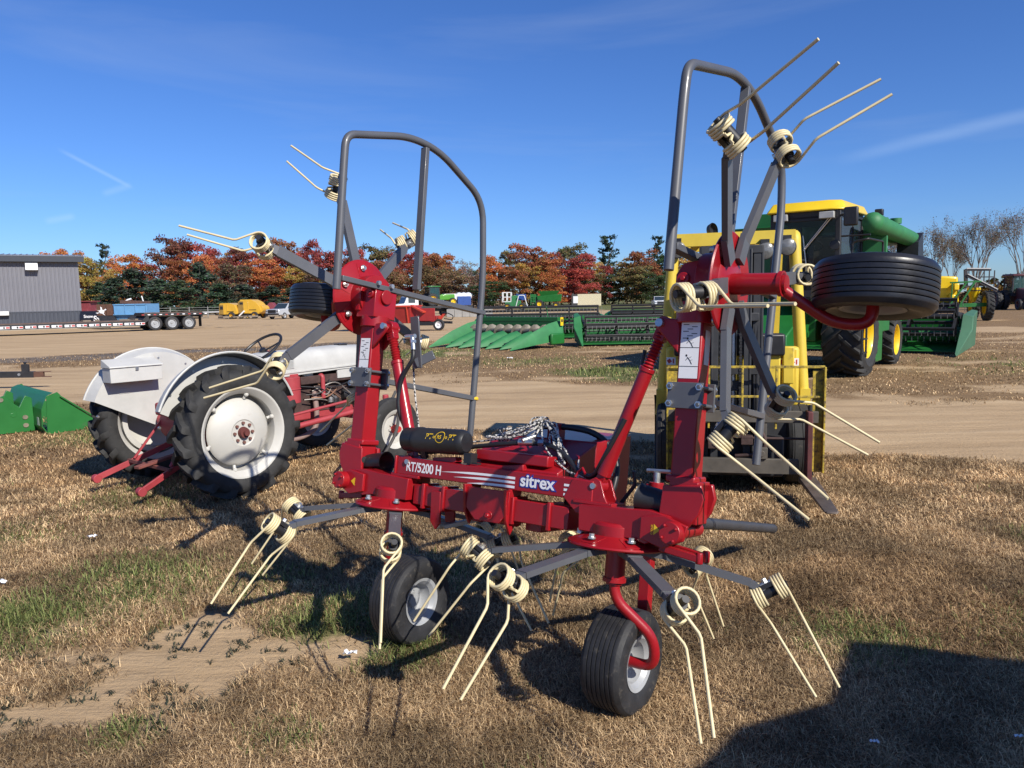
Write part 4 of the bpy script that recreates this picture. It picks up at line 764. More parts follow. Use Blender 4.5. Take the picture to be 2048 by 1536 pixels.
for k in range(11):   # folded bundle hanging down toward the right
    h0 = .475 + j(.018); strand([(.06 + j(.03), .20 + j(.03), .42 + j(.02)), (.10 + j(.015), .22 + j(.015), h0), (.15 + j(.02), .20 + j(.03), .46 + j(.02)), (.20 + j(.018), .16 + j(.03), .395 + j(.02)), (.26 + j(.03), .12 + j(.03), .345 + j(.02)), (.31 + j(.05), .10 + j(.03), .315 + j(.025)), (.28 + j(.04), .12 + j(.02), .325 + j(.02))])
for k in range(8):   # tail spread to the left
    strand([(.09 + j(.02), .22 + j(.02), .50 + j(.012)), (.04 + j(.02), .20 + j(.03), .475 + j(.02)), (-.03 + j(.03), .18 + j(.05), .43 + j(.02)), (-.10 + j(.04), .17 + j(.06), .405 + j(.02)), (-.14 + j(.06), .14 + j(.07), .385 + j(.015)), (-.08 + j(.05), .16 + j(.05), .40 + j(.015))])
for k in range(3): strand([(-.16, .20 + k * .02, .42), (-.18 + k * .02, .22, .43), (-.17 + k * .02, .25, .435), (-.13, .25, .44)], .0035)
strand([(.08, .21, .46), (-.02, .15, .405), (-.13, .11, .375), (-.24, .09, .355), (-.30, .08, .35), (-.26, .10, .365)]); strand([(.09, .2, .45), (.14, .14, .40), (.20, .10, .345), (.28, .07, .30), (.36, .05, .265), (.46, .03, .25)])
obj('rope', m, ropem); tag(bpy.data.objects['rope'], 'bundled white and black flecked rope lying on the red tedder cover', 'rope')
m = MB(); p0 = LP(826, 690, 1, .16); p1 = LP(838, 858, 1, .16); strand([tuple(p0), tuple(p0 * .5 + p1 * .5 + Vector((-.012, 0, 0))), tuple(p1)], .0055)
obj('rope', m, ropem, label='thin white rope hanging down behind the left lifting cylinder')['category'] = 'rope'
# ============================================================ shared vehicle helpers
def FP(M, px, py, ax, val):      # point of a photographed feature in a thing's own frame, one coordinate known
    I = M.inverted(); o = I @ CAMP; d = I.to_3x3() @ ray(px, py); t = (val - o[ax]) / d[ax]; return o + d * t
def vp(name, mb, m, par, bevel=0.0, label=None, ang=38): return obj(name, mb, m, par, bevel, label, ang)
def ag_tyre(r, w, rr, n=20, lh=.035, ang=.55, lw=None):
    m = MB(); b = r - lh
    m.lathe([(rr, -w * .40), (rr + .02, -w * .46), (rr + (b - rr) * .55, -w * .52), (b * .955, -w * .47), (b, -w * .36), (b * 1.008, 0), (b, w * .36), (b * .955, w * .47), (rr + (b - rr) * .55, w * .52), (rr + .02, w * .46), (rr, w * .40)], n=56, closed=True)
    lw = lw or 2 * math.pi * r / n * .36
    for s in (-1, 1):
        for k in range(n):
            a0 = 2 * math.pi * (k + (.5 if s > 0 else 0)) / n; pr = []
            for f, hh, ww in ((-.05, 1, 1), (.35, 1, .95), (.75, .98, .95), (1.0, .9, 1.05), (1.10, .62, 1.1), (1.13, .2, 1.0)):
                y = s * w * .46 * min(f, 1.02); a = a0 + ang * f * w / r * .55; rb = b - (.03 if f < .9 else .03 + (f - .9) * .35 * r * .3)
                rt = b + lh * hh - (max(0, f - .95) * r * .16); hw = lw * ww / 2 / r
                c = [(rb, a - hw), (rt, a - hw * .72), (rt, a + hw * .72), (rb, a + hw)]
                yy = y if f <= 1.0 else s * (w * .47 + (f - 1.0) * w * .15)
                pr.append([Vector((q * math.cos(t_), q * math.sin(t_), yy)) for q, t_ in c])
            vs = [p for q in pr for p in q]; fs = []
            for i in range(len(pr) - 1):
                for j in range(4): fs.append((i * 4 + j, i * 4 + (j + 1) % 4, (i + 1) * 4 + (j + 1) % 4, (i + 1) * 4 + j))
            fs += [(0, 1, 2, 3), tuple(len(vs) - 4 + j for j in (3, 2, 1, 0))]; m.add(vs, fs)
    return m
def plain_tyre(r, w, rr):
    m = MB(); m.lathe([(rr, -w * .4), (rr + .015, -w * .46), (rr + (r - rr) * .6, -w * .52), (r * .95, -w * .46), (r, -w * .33), (r * .985, -w * .3), (r, -w * .27), (r, -w * .02), (r * .985, 0), (r, w * .02), (r, w * .27), (r * .985, w * .3), (r, w * .33), (r * .95, w * .46), (rr + (r - rr) * .6, w * .52), (rr + .015, w * .46), (rr, w * .4)], n=40, closed=True); return m
def dish_rim(rr, w, dish=.0, hub=.1, nb=8, s=1):
    m = MB(); m.lathe([(rr + .012, -w * .44), (rr, -w * .38), (rr - .03, -w * .28), (rr - .03, w * .28), (rr, w * .38), (rr + .012, w * .44), (rr - .005, w * .42), (rr - .045, w * .26), (rr - .05, w * .12), (rr * .86, w * .06), (rr * .7, w * (.1 + dish)), (hub * 1.5, w * (.14 + dish)), (hub, w * (.1 + dish)), (hub * .6, w * (.3 + dish)), (0, w * (.32 + dish))], n=44)
    m.lathe([(rr - .03, -w * .1), (rr * .7, w * (.05 + dish)), (.02, w * (.04 + dish))], n=44)
    for k in range(nb): a = 2 * math.pi * k / nb; m.cyl((hub * 1.25 * math.cos(a), hub * 1.25 * math.sin(a), w * (.1 + dish)), (hub * 1.25 * math.cos(a), hub * 1.25 * math.sin(a), w * (.22 + dish)), .016, n=6)
    return m
_wc = {}
def add_wheel(par, c, ax, key, rim_mat, tyre_mat, r, w, rr, tyre='plain', name='wheel', rot=0.0, hub=.1, dish=0.0, **kw):
    if key not in _wc:
        a = finish(dish_rim(rr, w, hub=hub, dish=dish).mesh(name), 30); a.materials.append(rim_mat)
        b = finish((ag_tyre(r, w, rr, **kw) if tyre == 'ag' else plain_tyre(r, w, rr)).mesh('tyre'), 32); b.materials.append(tyre_mat); _wc[key] = (a, b)
    a, b = _wc[key]; x, y, d = orth(ax); M = Matrix(((x.x, y.x, d.x, c[0]), (x.y, y.y, d.y, c[1]), (x.z, y.z, d.z, c[2]), (0, 0, 0, 1))) @ Matrix.Rotation(rot, 4, 'Z')
    o = bpy.data.objects.new(name, a); col.objects.link(o); o.parent = par; o.matrix_local = M
    q = bpy.data.objects.new('tyre', b); col.objects.link(q); q.parent = o; return o

# ============================================================ OLD WHITE AND RED TRACTOR
TX = Vector((.629, .777, 0)); TRK_ = 1.56; RR = .605
TL = Vector((-TX.y, TX.x, 0)); cr_ = G(474, 863, RR); ctr = cr_ + TL * (TRK_ / 2); ctr.z = 0
TM = frameM(ctr, TX)
trac = thing('vintage_tractor', 'old white and faded red farm tractor with a white box on its fender', 'tractor', M=TM)
FRED = mat('faded_red_paint', (.34, .042, .050), .5, var=.18, vs=4, dirt=(.10, .055, .05), damt=.14, bump=.05)
GRIME = mat('greasy_engine_iron', (.055, .030, .026), .7, var=.5, vs=9, bump=.25, bs=30, dirt=(.10, .055, .04), damt=.2)
PIPE = mat('dull_exhaust_pipe', (.24, .16, .14), .65, var=.2, vs=7, dirt=(.12, .06, .04), damt=.15)
CREAMRIM = mat('old_white_rim', (.48, .465, .425), .45, var=.08, vs=3, dirt=(.30, .20, .12), damt=.10)
half = TRK_ / 2
for s in (-1, 1):
    c = (0, s * half, RR); ax = (0, s, 0)
    m = MB(); rr, w = .395, .27    # rim with loops and separate dished disc
    m.lathe([(rr + .02, -w * .46), (rr, -w * .40), (rr - .03, -w * .25), (rr - .03, w * .25), (rr, w * .40), (rr + .02, w * .46), (rr + .004, w * .45), (rr - .018, w * .38), (rr - .045, w * .24), (rr - .05, -w * .2), (rr - .05, -w * .25)], n=56)
    m.lathe([(rr - .10, w * -.02), (rr - .088, w * .05), (rr - .095, w * .10), (rr - .12, w * .16), (.20, w * .34), (.12, w * .40), (.11, w * .37), (.0, w * .37)], n=56); m.lathe([(rr - .10, w * -.02), (.2, w * .2), (0, w * .25)], n=40); m.lathe([(rr - .05, -w * .22), (rr - .10, -w * .24)], n=40)
    for k in range(6):
        a = 2 * math.pi * k / 6 + .3; e = Vector((math.cos(a), math.sin(a), 0)); m.ball(e * (rr - .052) + Vector((0, 0, w * .22)), .022, 10); m.cyl(e * (rr - .09) + Vector((0, 0, w * .12)), e * (rr - .03) + Vector((0, 0, w * .22)), .014, n=8)
    me = finish(m.mesh('rear_wheel'), 30); me.materials.append(CREAMRIM); x, y, d = orth(ax)
    wh = bpy.data.objects.new('rear_wheel', me); col.objects.link(wh); wh.parent = trac; wh.matrix_local = Matrix(((x.x, y.x, d.x, c[0]), (x.y, y.y, d.y, c[1]), (x.z, y.z, d.z, c[2]), (0, 0, 0, 1)))
    vp('tyre', ag_tyre(RR, .27, .40, n=17, lh=.050, ang=.75, lw=.072), TYRE_OLD, wh)
    m = MB(); m.cyl((0, 0, w * .36), (0, 0, w * .52), .055, .045, n=20); m.cyl((0, 0, w * .5), (0, 0, w * .62), .024, n=14); vp('hub', m, mat('hub_rust_red', (.12, .03, .025), .6, var=.3, vs=12), wh)
    for k in range(8): a = 2 * math.pi * k / 8; m = MB(); e = Vector((math.cos(a), math.sin(a), 0)) * .088; m.cyl(e + Vector((0, 0, w * .36)), e + Vector((0, 0, w * .44)), .014, n=8); vp('lug_nut', m, mat('nut_rust', (.16, .07, .055), .6, var=.3), wh)
    # fender: inner plate with an outward lip
    yi = s * (half - .185); yo = s * (half - .09); N = 26; a0, a1 = R(160), R(20); Rf = .665; cz = RR + .02; cxo = -.02
    arc = [(cxo + Rf * math.cos(a0 + (a1 - a0) * k / N), cz + Rf * math.sin(a0 + (a1 - a0) * k / N)) for k in range(N + 1)]
    poly = arc + [(.52, .70), (.12, .58), (-.08, .56)]
    m = MB(); m.prism(poly, (0, yi, 0), (1, 0, 0), (0, 0, 1), .008)
    yo = s * (half - .045); oarc = [(cxo + (x - cxo) * 1.055, cz + (z - cz) * 1.055) for x, z in arc]
    for (x0, z0), (x1, z1), (u0, w0), (u1, w1) in zip(arc, arc[1:], oarc, oarc[1:]): m.add([(x0, yi, z0), (x1, yi, z1), (u1, yo, w1), (u0, yo, w0)], [(0, 1, 2, 3)])
    m.tube([(x, yo, z) for x, z in oarc], .011, 6)
    fe = vp('fender', m, WHITEP, trac)
    m = MB()
    for (x0, z0), (x1, z1), (u0, w0), (u1, w1) in zip(arc, arc[1:], oarc, oarc[1:]): k_ = .985; m.add([(cxo + (x0 - cxo) * k_, yi, cz + (z0 - cz) * k_), (cxo + (x1 - cxo) * k_, yi, cz + (z1 - cz) * k_), (cxo + (u1 - cxo) * k_, yo, cz + (w1 - cz) * k_), (cxo + (u0 - cxo) * k_, yo, cz + (w0 - cz) * k_)], [(0, 1, 2, 3)])
    vp('fender_liner', m, BLACKST, fe)  # black sheet along the inside of the fender lip
    for k in range(5): a = R(60 + k * 28); m = MB(); m.cyl((cxo + (Rf - .06) * math.cos(a), yi - s * .006, cz + (Rf - .06) * math.sin(a)), (cxo + (Rf - .06) * math.cos(a), yi + s * .012, cz + (Rf - .06) * math.sin(a)), .012, n=8); vp('rivet', m, ZINC, fe)
    if s > 0:
        m = MB(); y0 = yi - .085; m.box((-.30, y0, 1.10), (.50, .17, .14)); m.hull([(-.56, y0 - .1, 1.172), (-.04, y0 - .1, 1.172), (-.04, y0 + .09, 1.172), (-.56, y0 + .09, 1.172)], [(-.555, y0 - .095, 1.186), (-.045, y0 - .095, 1.186), (-.045, y0 + .09, 1.25), (-.555, y0 + .09, 1.25)])
        bx = vp('toolbox', m, WHITEP, trac, .004); m = MB(); m.box((-.30, y0 - .09, 1.155), (.03, .012, .035)); vp('latch', m, ZINC, bx); m = MB(); m.box((-.36, yi - .006, .93), (.10, .006, .05)); vp('patch_plate', m, WHITEP, fe, .002)
# body castings
m = MB(); m.bar((-.18, 0, .62), (.55, 0, .62), .34, .36); m.bar((.5, 0, .66), (.95, 0, .70), .26, .34); m.cyl((0, -half + .22, RR), (0, half - .22, RR), .085, n=24); m.cyl((-.02, -.3, RR), (-.02, .3, RR), .17, .17, n=24); m.box((-.2, 0, .78), (.2, .26, .12)); vp('transmission_housing', m, FRED, trac, .02)
m = MB(); m.box((1.30, 0, .74), (.66, .24, .34)); m.box((1.30, 0, .95), (.62, .17, .12)); m.bar((1.02, -.17, .93), (1.58, -.17, .93), .09, .085)
for k in range(4): m.bar((1.06 + k * .15, -.11, .90), (1.06 + k * .15, -.19, .92), .05, .05)
m.cyl((1.22, -.16, .86), (1.22, -.16, .70), .045, n=12); m.box((1.34, -.165, .78), (.14, .09, .12)); m.cyl((1.58, -.2, .90), (1.68, -.2, .90), .05, n=14); m.box((1.70, 0, .80), (.06, .36, .40)); en = vp('engine', m, GRIME, trac, .006)
m = MB(); m.box((1.38, -.175, .70), (.07, .07, .08)); m.cyl((1.36, -.18, .66), (1.36, -.18, .75), .035, n=12); m.box((1.12, -.165, .985), (.10, .04, .05)); m.ball((1.50, -.19, .985), .03); vp('carburettor', m, ZINC, en)
m = MB(); m.box((1.30, 0, .54), (.72, .22, .11)); vp('oil_pan', m, FRED, trac, .02)
m = MB(); m.cyl((.88, -.27, .72), (.88, -.27, .99), .085, n=24); m.cyl((.88, -.27, .86), (.88, -.27, .87), .091, n=24); m.bar((.93, -.25, .99), (.93, -.1, 1.0), .09, .05); vp('air_cleaner', m, FRED, trac, .004)
m = MB(); m.tube([(1.24, -.19, .98), (1.25, -.225, .96), (1.25, -.225, .72)], .022, 10, fillet=.04); vp('intake_pipe', m, FRED, trac)
m = MB(); m.tube([(1.18, -.17, .80), (1.18, -.21, .60), (1.16, -.22, .40), (1.0, -.26, .34), (.6, -.30, .32)], .026, 12, fillet=.10, fs=6); vp('exhaust_pipe', m, PIPE, trac)
m = MB(); m.tube([(.55, -.40, .46), (1.2, -.46, .54), (1.72, -.50, .60)], .030, 10); m.tube([(.55, .40, .46), (1.72, .50, .60)], .030, 10); m.tube([(.60, -.36, .58), (1.70, -.44, .72)], .015, 8); m.tube([(.60, .36, .58), (1.70, .44, .72)], .015, 8); vp('radius_rod', m, FRED, trac)
m = MB(); m.cyl((.60, -.26, .40), (.86, -.25, .42), .055, .075, n=18); m.box((.70, -.2, .52), (.16, .14, .12)); m.bar((.62, -.30, .50), (.74, -.30, .50), .02, .12); m.lathe([(.075, -.02), (.10, -.02), (.10, .02), (.075, .02)], (.72, -.28, .64), (0, 1, 0), n=20, a0=R(180), a1=R(360)); vp('brake_linkage', m, mat('orange_red_paint', (.32, .045, .025), .5, var=.2, vs=6), trac, .004)
for s in (-1, 1):
    m = MB(); m.bar((.35, s * .40, .40), (.72, s * .40, .40), .22, .022); vp('footrest', m, FRED, trac, .004)
m = MB(); m.bar((1.72, -.62, .50), (1.72, .62, .50), .08, .09); m.box((1.74, 0, .52), (.16, .16, .2))
for s in (-1, 1): m.cyl((1.72, s * .60, .30), (1.72, s * .60, .72), .03, n=14); m.cyl((1.72, s * .6, .34), (1.72, s * .72, .34), .03, n=12)
vp('front_axle', m, FRED, trac, .006)
for s in (-1, 1): add_wheel(trac, (1.72, s * .70, .345), (0, s, 0), 'tractor_front', CREAMRIM, TYRE_OLD, .345, .16, .21, name='front_wheel', hub=.055); m = MB(); m.cyl((1.72, s * .73, .345), (1.72, s * .80, .345), .05, .035, n=16); vp('hub', m, mat('hub_bright_red', (.42, .03, .025), .5, var=.2), trac)
# plumbing and wiring on the right of the engine
q = random.Random(9)
for nm_, mt_, r_, n_ in (('fuel_line', mat('copper_line', (.30, .16, .10), .5, .4, var=.2), .006, 3), ('ignition_wire', BLACK, .007, 5), ('control_rod', mat('bare_rod', (.30, .27, .24), .5, .5, var=.2), .007, 3)):
    for k in range(n_):
        x0_, x1_ = 1.0 + q.uniform(0, .3), 1.3 + q.uniform(0, .35); m = MB(); m.tube([(x0_, -.19, q.uniform(.70, .95)), ((x0_ + x1_) / 2, -.23 - q.uniform(0, .03), q.uniform(.72, 1.0)), (x1_, -.2, q.uniform(.66, .96))], r_, 6, fillet=.08); vp(nm_, m, mt_, trac)
m = MB(); m.cyl((1.52, -.13, .72), (1.70, -.13, .72), .055, n=16); m.cyl((1.40, -.2, .62), (1.40, -.2, .70), .035, n=12); vp('generator', m, BLACKST, trac, .004)
m = MB(); m.box((.80, -.16, .68), (.16, .2, .30)); m.lathe([(.0, -.02), (.20, -.02), (.22, .02), (0, .03)], (.92, 0, .70), (1, 0, 0), n=24); vp('bell_housing', m, FRED, trac, .015)
# hood
m = MB(); secs = []
def hsec(x, w, zt, zb): return [Vector((x, w * a, zb + (zt - zb) * b)) for a, b in ((-1, 0), (-1.0, .35), (-.97, .62), (-.86, .83), (-.6, .95), (0, 1.0), (.6, .95), (.86, .83), (.97, .62), (1.0, .35), (1, 0))]
S = [hsec(.66, .255, 1.235, .985), hsec(.80, .25, 1.255, .995), hsec(1.5, .235, 1.275, 1.02), hsec(1.80, .225, 1.262, 1.0), hsec(1.87, .21, 1.23, .95)]
k = len(S[0]); m.add([p for q in S for p in q], [(i * k + j, i * k + j + 1, (i + 1) * k + j + 1, (i + 1) * k + j) for i in range(len(S) - 1) for j in range(k - 1)] + [tuple(range(k)), tuple(range((len(S) - 1) * k, len(S) * k))[::-1]])
m.bar((.68, -.257, 1.03), (1.78, -.235, 1.055), .012, .014); m.box((1.62, -.215, .97), (.40, .02, .10)); m.box((1.62, .215, .97), (.40, .02, .10))
hd = vp('hood', m, WHITEP, trac, 0, None, 50)
m = MB(); m.box((.86, -.2525, 1.125), (.15, .006, .095))
for i in range(2):
    for k in range(7): m.box((.825 + i * .072, -.257, 1.095 + k * .010), (.055, .006, .004))
vp('louvre', m, mat('grey_louvre', (.42, .42, .40), .5, var=.1), hd)
m = MB(); m.box((1.62, 0, 1.275), (.10, .10, .02)); vp('hood_cap', m, BLACK, hd, .006)
m = MB(); m.box((1.82, 0, .86), (.12, .40, .36)); vp('grille', m, mat('grille_white', (.5, .5, .48), .5, var=.1), trac, .03)
# dash, column, wheel
m = MB(); m.hull([Vector((.44, -.15, .80)), Vector((.44, .15, .80)), Vector((.52, .13, 1.16)), Vector((.52, -.13, 1.16))], [Vector((.66, -.2, .80)), Vector((.66, .2, .80)), Vector((.66, .2, 1.2)), Vector((.66, -.2, 1.2))]); m.cyl((.86, 0, 1.0), (.80, 0, 1.26), .03, n=14); m.cyl((.60, -.2, .98), (.60, -.245, .98), .055, n=18); m.cyl((.56, -.22, .88), (.66, -.24, .86), .06, n=16); vp('dash_column', m, FRED, trac, .01)
m = MB(); d = Vector((-.15, 0, .20)).normalized(); cw = Vector((.80, 0, 1.29)); x, y, _ = orth(d); N = 32; m.tube([cw + (x * math.cos(2 * math.pi * k / N) + y * math.sin(2 * math.pi * k / N)) * .235 for k in range(N + 1)], .015, 8, cap=False)
for k in range(3): a = 2 * math.pi * k / 3 + .5; m.tube([cw - d * .04, cw + (x * math.cos(a) + y * math.sin(a)) * .23], .009, 6)
m.cyl(cw - d * .07, cw - d * .01, .035, n=14); vp('steering_wheel', m, BLACK, trac)
# hitch arms
for s in (-1, 1):
    m = MB(); m.bar((-.02, s * .28, .42), (-.72, s * .44, .16), .022, .055); m.cyl((-.74, s * .44 - .03, .15), (-.74, s * .44 + .03, .15), .04, n=14); m.bar((-.12, s * .24, .72), (-.42, s * .35, .30), .028, .022); vp('lift_arm', m, FRED, trac, .004)
m = MB(); m.bar((-.05, -.02, .36), (-.62, -.12, .30), .07, .025); m.bar((-.45, -.40, .28), (-.45, .40, .28), .03, .03); vp('drawbar', m, mat('rusty_red', (.18, .055, .045), .7, var=.3, vs=8), trac, .003)
# loose hoses standing by the engine
m = MB(); m.tube([(1.75, -.66, .66), (1.45, -.80, .50), (1.05, -.90, .20), (.95, -.92, .12)], .016, 8, fillet=.2); m.tube([(1.80, -.70, .62), (1.62, -.92, .36), (1.25, -1.05, .05)], .016, 8, fillet=.2); m.tube([(1.75, -.66, .66), (1.85, -.6, .74)], .016, 8); vp('rubber_hose', m, mat('grey_hose', (.06, .055, .05), .7, var=.2), trac)

# the photographed machine is long in the nose: stretch everything ahead of the dash
for ch in trac.children:
    if ch.name.startswith(('rear_wheel', 'fender', 'toolbox', 'steering_wheel')): continue
    if ch.name.startswith('front_wheel'): ch.location.x += .23; continue
    for o_ in [ch] + list(ch.children):
        for v_ in o_.data.vertices:
            if v_.co.x > .5: v_.co.x = .5 + (v_.co.x - .5) * 1.19
# ============================================================ GREEN LOADER BUCKET (left edge)
b0 = G(95, 868); BM = frameM((b0.x, b0.y, 0), (.70, .71, 0))
bk = thing('loader_bucket', 'green front loader bucket with its quick coupler, resting on grass at the left edge', 'loader bucket', M=BM)
# x forward (cutting edge), y across the bucket (away from us)
prof = [(-.02, .05), (-.10, .30), (-.04, .58), (.10, .66)]
m = MB(); wv2 = 1.85
outer = [(.78, .0), (.0, .0), (-.06, .12), (-.05, .40), (.02, .60), (.10, .64)]
for (x0, z0), (x1, z1) in zip(outer, outer[1:]): m.bar((x0, 0, z0), (x1, 0, z1), wv2, .012, (-(z1 - z0), 0, x1 - x0)) if 0 else m.hull([Vector((x0, -.0, z0)), Vector((x1, 0, z1)), Vector((x1, wv2, z1)), Vector((x0, wv2, z0))], [Vector((x0 + .012, -.0, z0 + .012)), Vector((x1 + .012, 0, z1 + .008)), Vector((x1 + .012, wv2, z1 + .008)), Vector((x0 + .012, wv2, z0 + .012))])
for yy in (-.006, wv2 + .006): m.prism([(.80, .0), (.0, -.01), (-.0, .0), (.02, .60), (.16, .655), (.20, .60), (.20, .56)], (0, yy, 0), (1, 0, 0), (0, 0, 1), .012)
m.bar((.19, -.016, .585), (.81, -.016, .01), .02, .055, (0, 1, 0)); sh = vp('bucket_shell', m, JDG, bk, .003)
m = MB(); m.prism([(-.62, .02), (-.05, .01), (-.06, .55), (-.14, .60), (-.22, .42), (-.30, .50), (-.40, .62), (-.50, .58), (-.56, .30)], (0, .42, 0), (1, 0, 0), (0, 0, 1), .035); m.prism([(-.62, .02), (-.05, .01), (-.06, .55), (-.14, .60), (-.22, .42), (-.30, .50), (-.40, .62), (-.50, .58), (-.56, .30)], (0, 1.45, 0), (1, 0, 0), (0, 0, 1), .035); m.cyl((-.3, .4, .3), (-.3, 1.5, .3), .04, n=14); vp('coupler', m, JDG, bk, .004)
for x_, z_ in ((-.44, .56), (-.52, .14), (-.16, .25), (-.16, .12)): m = MB(); m.cyl((x_, .39, z_), (x_, .47, z_), .035, n=14); vp('pin', m, mat('pin_steel', (.25, .22, .16), .5, .5, var=.3), bk)
m = MB(); m.cyl((-.44, .43, .58), (-.60, .43, .83), .020, n=12); vp('piston_rod', m, ZINC, bk)
m = MB(); m.cyl((-.58, .43, .80), (-1.15, .43, 1.72), .048, n=18); vp('tilt_cylinder', m, JDG, bk)
m = MB(); m.bar((-.55, .30, .35), (-2.3, .30, 1.1), .09, .20, (0, 0, 1)); vp('loader_arm', m, JDG, bk, .01)
m = MB(); m.box((-.004, -.0125, .24), (.0, .0, .0)) if 0 else m.box((-.068, .14, .20), (.004, .09, .13)); vp('label_plate', m, mat('pale_sticker', (.35, .42, .34), .5, var=.1), bk)
for ch in bk.children:
    for v_ in ch.data.vertices: v_.co.z *= .88
# ============================================================ BLACK DRAWBAR with rusty clevis
d0 = G(62, 776); DM = frameM((d0.x, d0.y, 0), (1, .12, 0)); db = thing('implement_tongue', 'black steel implement tongue with a rusty clevis, beyond the green bucket', 'drawbar', M=DM)
m = MB(); m.bar((-3.2, 0, .36), (.10, 0, .30), .12, .13); m.box((-.08, 0, .44), (.13, .10, .17)); m.cyl((-.08, 0, .52), (-.08, 0, .57), .03, n=12); m.cyl((-.08, 0, .57), (-.08, 0, .575), .06, n=12); vp('tongue', m, BLACKST, db, .006)
m = MB(); m.box((.19, 0, .30), (.20, .09, .12)); m.bar((.28, 0, .355), (.44, 0, .36), .07, .014); m.bar((.28, 0, .245), (.44, 0, .24), .07, .014); vp('clevis', m, RUST, db, .004)
m = MB(); m.cyl((-.19, -.075, .31), (-.19, -.055, .31), .03, n=14); vp('bolt', m, ZINC, db)
m = MB(); m.cyl((-2.9, 0, .36), (-2.9, 0, .05), .035, n=12); m.box((-2.9, 0, .04), (.2, .2, .02)); vp('stand', m, BLACKST, db)
# ============================================================ FORKLIFT
fo = G(1470, 985); FD = Vector((-.20, -.98, 0)).normalized(); FKM = frameM((fo.x, fo.y + .05, 0), FD)   # x forward (towards us), y to the right of the picture
fk = thing('forklift', 'worn yellow forklift with black mast and one long rusty fork, behind the tedder', 'forklift', M=FKM)
def fp(px, py, x): return FP(FKM, px, py, 0, x)
MAST = mat('mast_black', (.030, .031, .034), .5, var=.3, vs=6, dirt=(.10, .085, .065), damt=.14)
CARR = mat('carriage_steel', (.10, .088, .072), .6, .2, var=.3, vs=5, dirt=(.045, .04, .035), damt=.2)
xg = -.62     # front posts of the overhead guard
pl0, pl1, pr0, pr1 = fp(1347, 480, xg), fp(1322, 830, xg + .14), fp(1590, 470, xg), fp(1608, 830, xg + .14)
m = MB()
for a, b in ((pl0, pl1), (pr0, pr1)): m.tube([Vector((xg - .95, a.y * .97, a.z + .02)), Vector((xg - .02, a.y, a.z)), Vector((xg + .0, a.y, a.z - .1)), Vector((b.x, b.y, b.z))], .055, 12, fillet=.14, fs=5); m.bar((b.x, b.y, b.z + .25), (b.x + .02, b.y, .30), .09, .10, (1, 0, 0)); m.bar((xg - .95, a.y * .97, a.z), (xg - 1.15, a.y * .95, .9), .08, .08, (0, 1, 0))
for x_ in (xg - .0, xg - .93): m.bar((x_, pl0.y, pl0.z - .01), (x_, pr0.y, pr0.z - .01), .08, .12)
for k in range(7): y = pl0.y + (pr0.y - pl0.y) * (k + 1) / 8; m.bar((xg - .05, y, pl0.z - .0), (xg - .9, y, pl0.z + .02), .075, .022, (0, 0, 1))
m.bar((xg - .30, pl0.y, pl0.z - .02), (xg - .30, pr0.y, pr0.z - .02), .03, .05); vp('overhead_guard', m, FLY, fk, .008)
m = MB(); wR = .56; m.box((-1.1, 0, .78), (1.5, 1.05, .62)); m.box((-1.75, 0, .75), (.35, 1.05, .85)); m.box((-.47, 0, 1.02), (.30, 1.06, .46)); m.box((-.42, -.52, 1.0), (.10, .16, .55)); m.box((-.42, .52, 1.0), (.10, .16, .55)); vp('body', m, FLY, fk, .03)
m = MB(); m.box((-1.05, 0, 1.32), (.5, .5, .12)); m.box((-1.3, 0, 1.6), (.1, .48, .55)); vp('seat', m, BLACK, fk, .04)
m = MB(); N = 24; cw = Vector((-.72, -.05, 1.52)); d = Vector((-.5, 0, .86)).normalized(); x, y, _ = orth(d); m.tube([cw + (x * math.cos(2 * math.pi * k / N) + y * math.sin(2 * math.pi * k / N)) * .17 for k in range(N + 1)], .014, 8, cap=False); m.cyl(cw, cw - d * .4, .025, n=10); vp('steering_wheel', m, BLACK, fk)
# mast
yl, yr, ztop = fp(1402, 520, .0).y, fp(1527, 520, .0).y, fp(1450, 492, 0).z
m = MB()
for y in (yl, yr):
    s_ = 1 if y > (yl + yr) / 2 else -1
    m.bar((-.05, y, .12), (-.10, y, ztop), .02, .13, (1, 0, 0)); m.bar((.0, y - s_ * .035, .12), (-.05, y - s_ * .035, ztop), .085, .018, (1, 0, 0)); m.bar((-.10, y - s_ * .035, .12), (-.15, y - s_ * .035, ztop), .085, .018, (1, 0, 0))
    yi = y - s_ * .10; m.bar((.0, yi, .16), (-.05, yi, ztop - .03), .018, .11, (1, 0, 0)); m.bar((.04, yi - s_ * .025, .16), (-.01, yi - s_ * .025, ztop - .03), .06, .016, (1, 0, 0))
m.box((-.08, (yl + yr) / 2, ztop - .03), (.10, yr - yl, .07)); m.box((-.06, (yl + yr) / 2, .95), (.06, yr - yl, .09)); m.box((-.05, (yl + yr) / 2, .22), (.10, yr - yl, .12)); vp('mast', m, MAST, fk, .004)
m = MB(); yc = (yl + yr) / 2
for y in (yc - .17, yc + .17): m.cyl((-.06, y, .2), (-.11, y, ztop - .08), .035, n=16)
vp('lift_cylinder', m, MAST, fk)
m = MB(); m.cyl((-.06, yc + .03, .5), (-.1, yc + .03, ztop - .3), .028, n=14); vp('piston_rod', m, ZINC, fk)
m = MB()
for k in range(52): m.box((.025 - .0009 * k, yc + .085, .55 + k * .026), (.012, .030 if k % 2 else .020, .022))
for k in range(52): m.box((.025 - .0009 * k, yc - .085, .55 + k * .026), (.012, .030 if k % 2 else .020, .022))
vp('lift_chain', m, BLACKST, fk)
m = MB(); c_ = fp(1512, 748, -.28); m.box((-.29, c_.y, c_.z), (.06, .42, .42)); m.box((-.29, c_.y + .28, c_.z + .08), (.05, .10, .34)); vp('cowl', m, FLY, fk, .012)
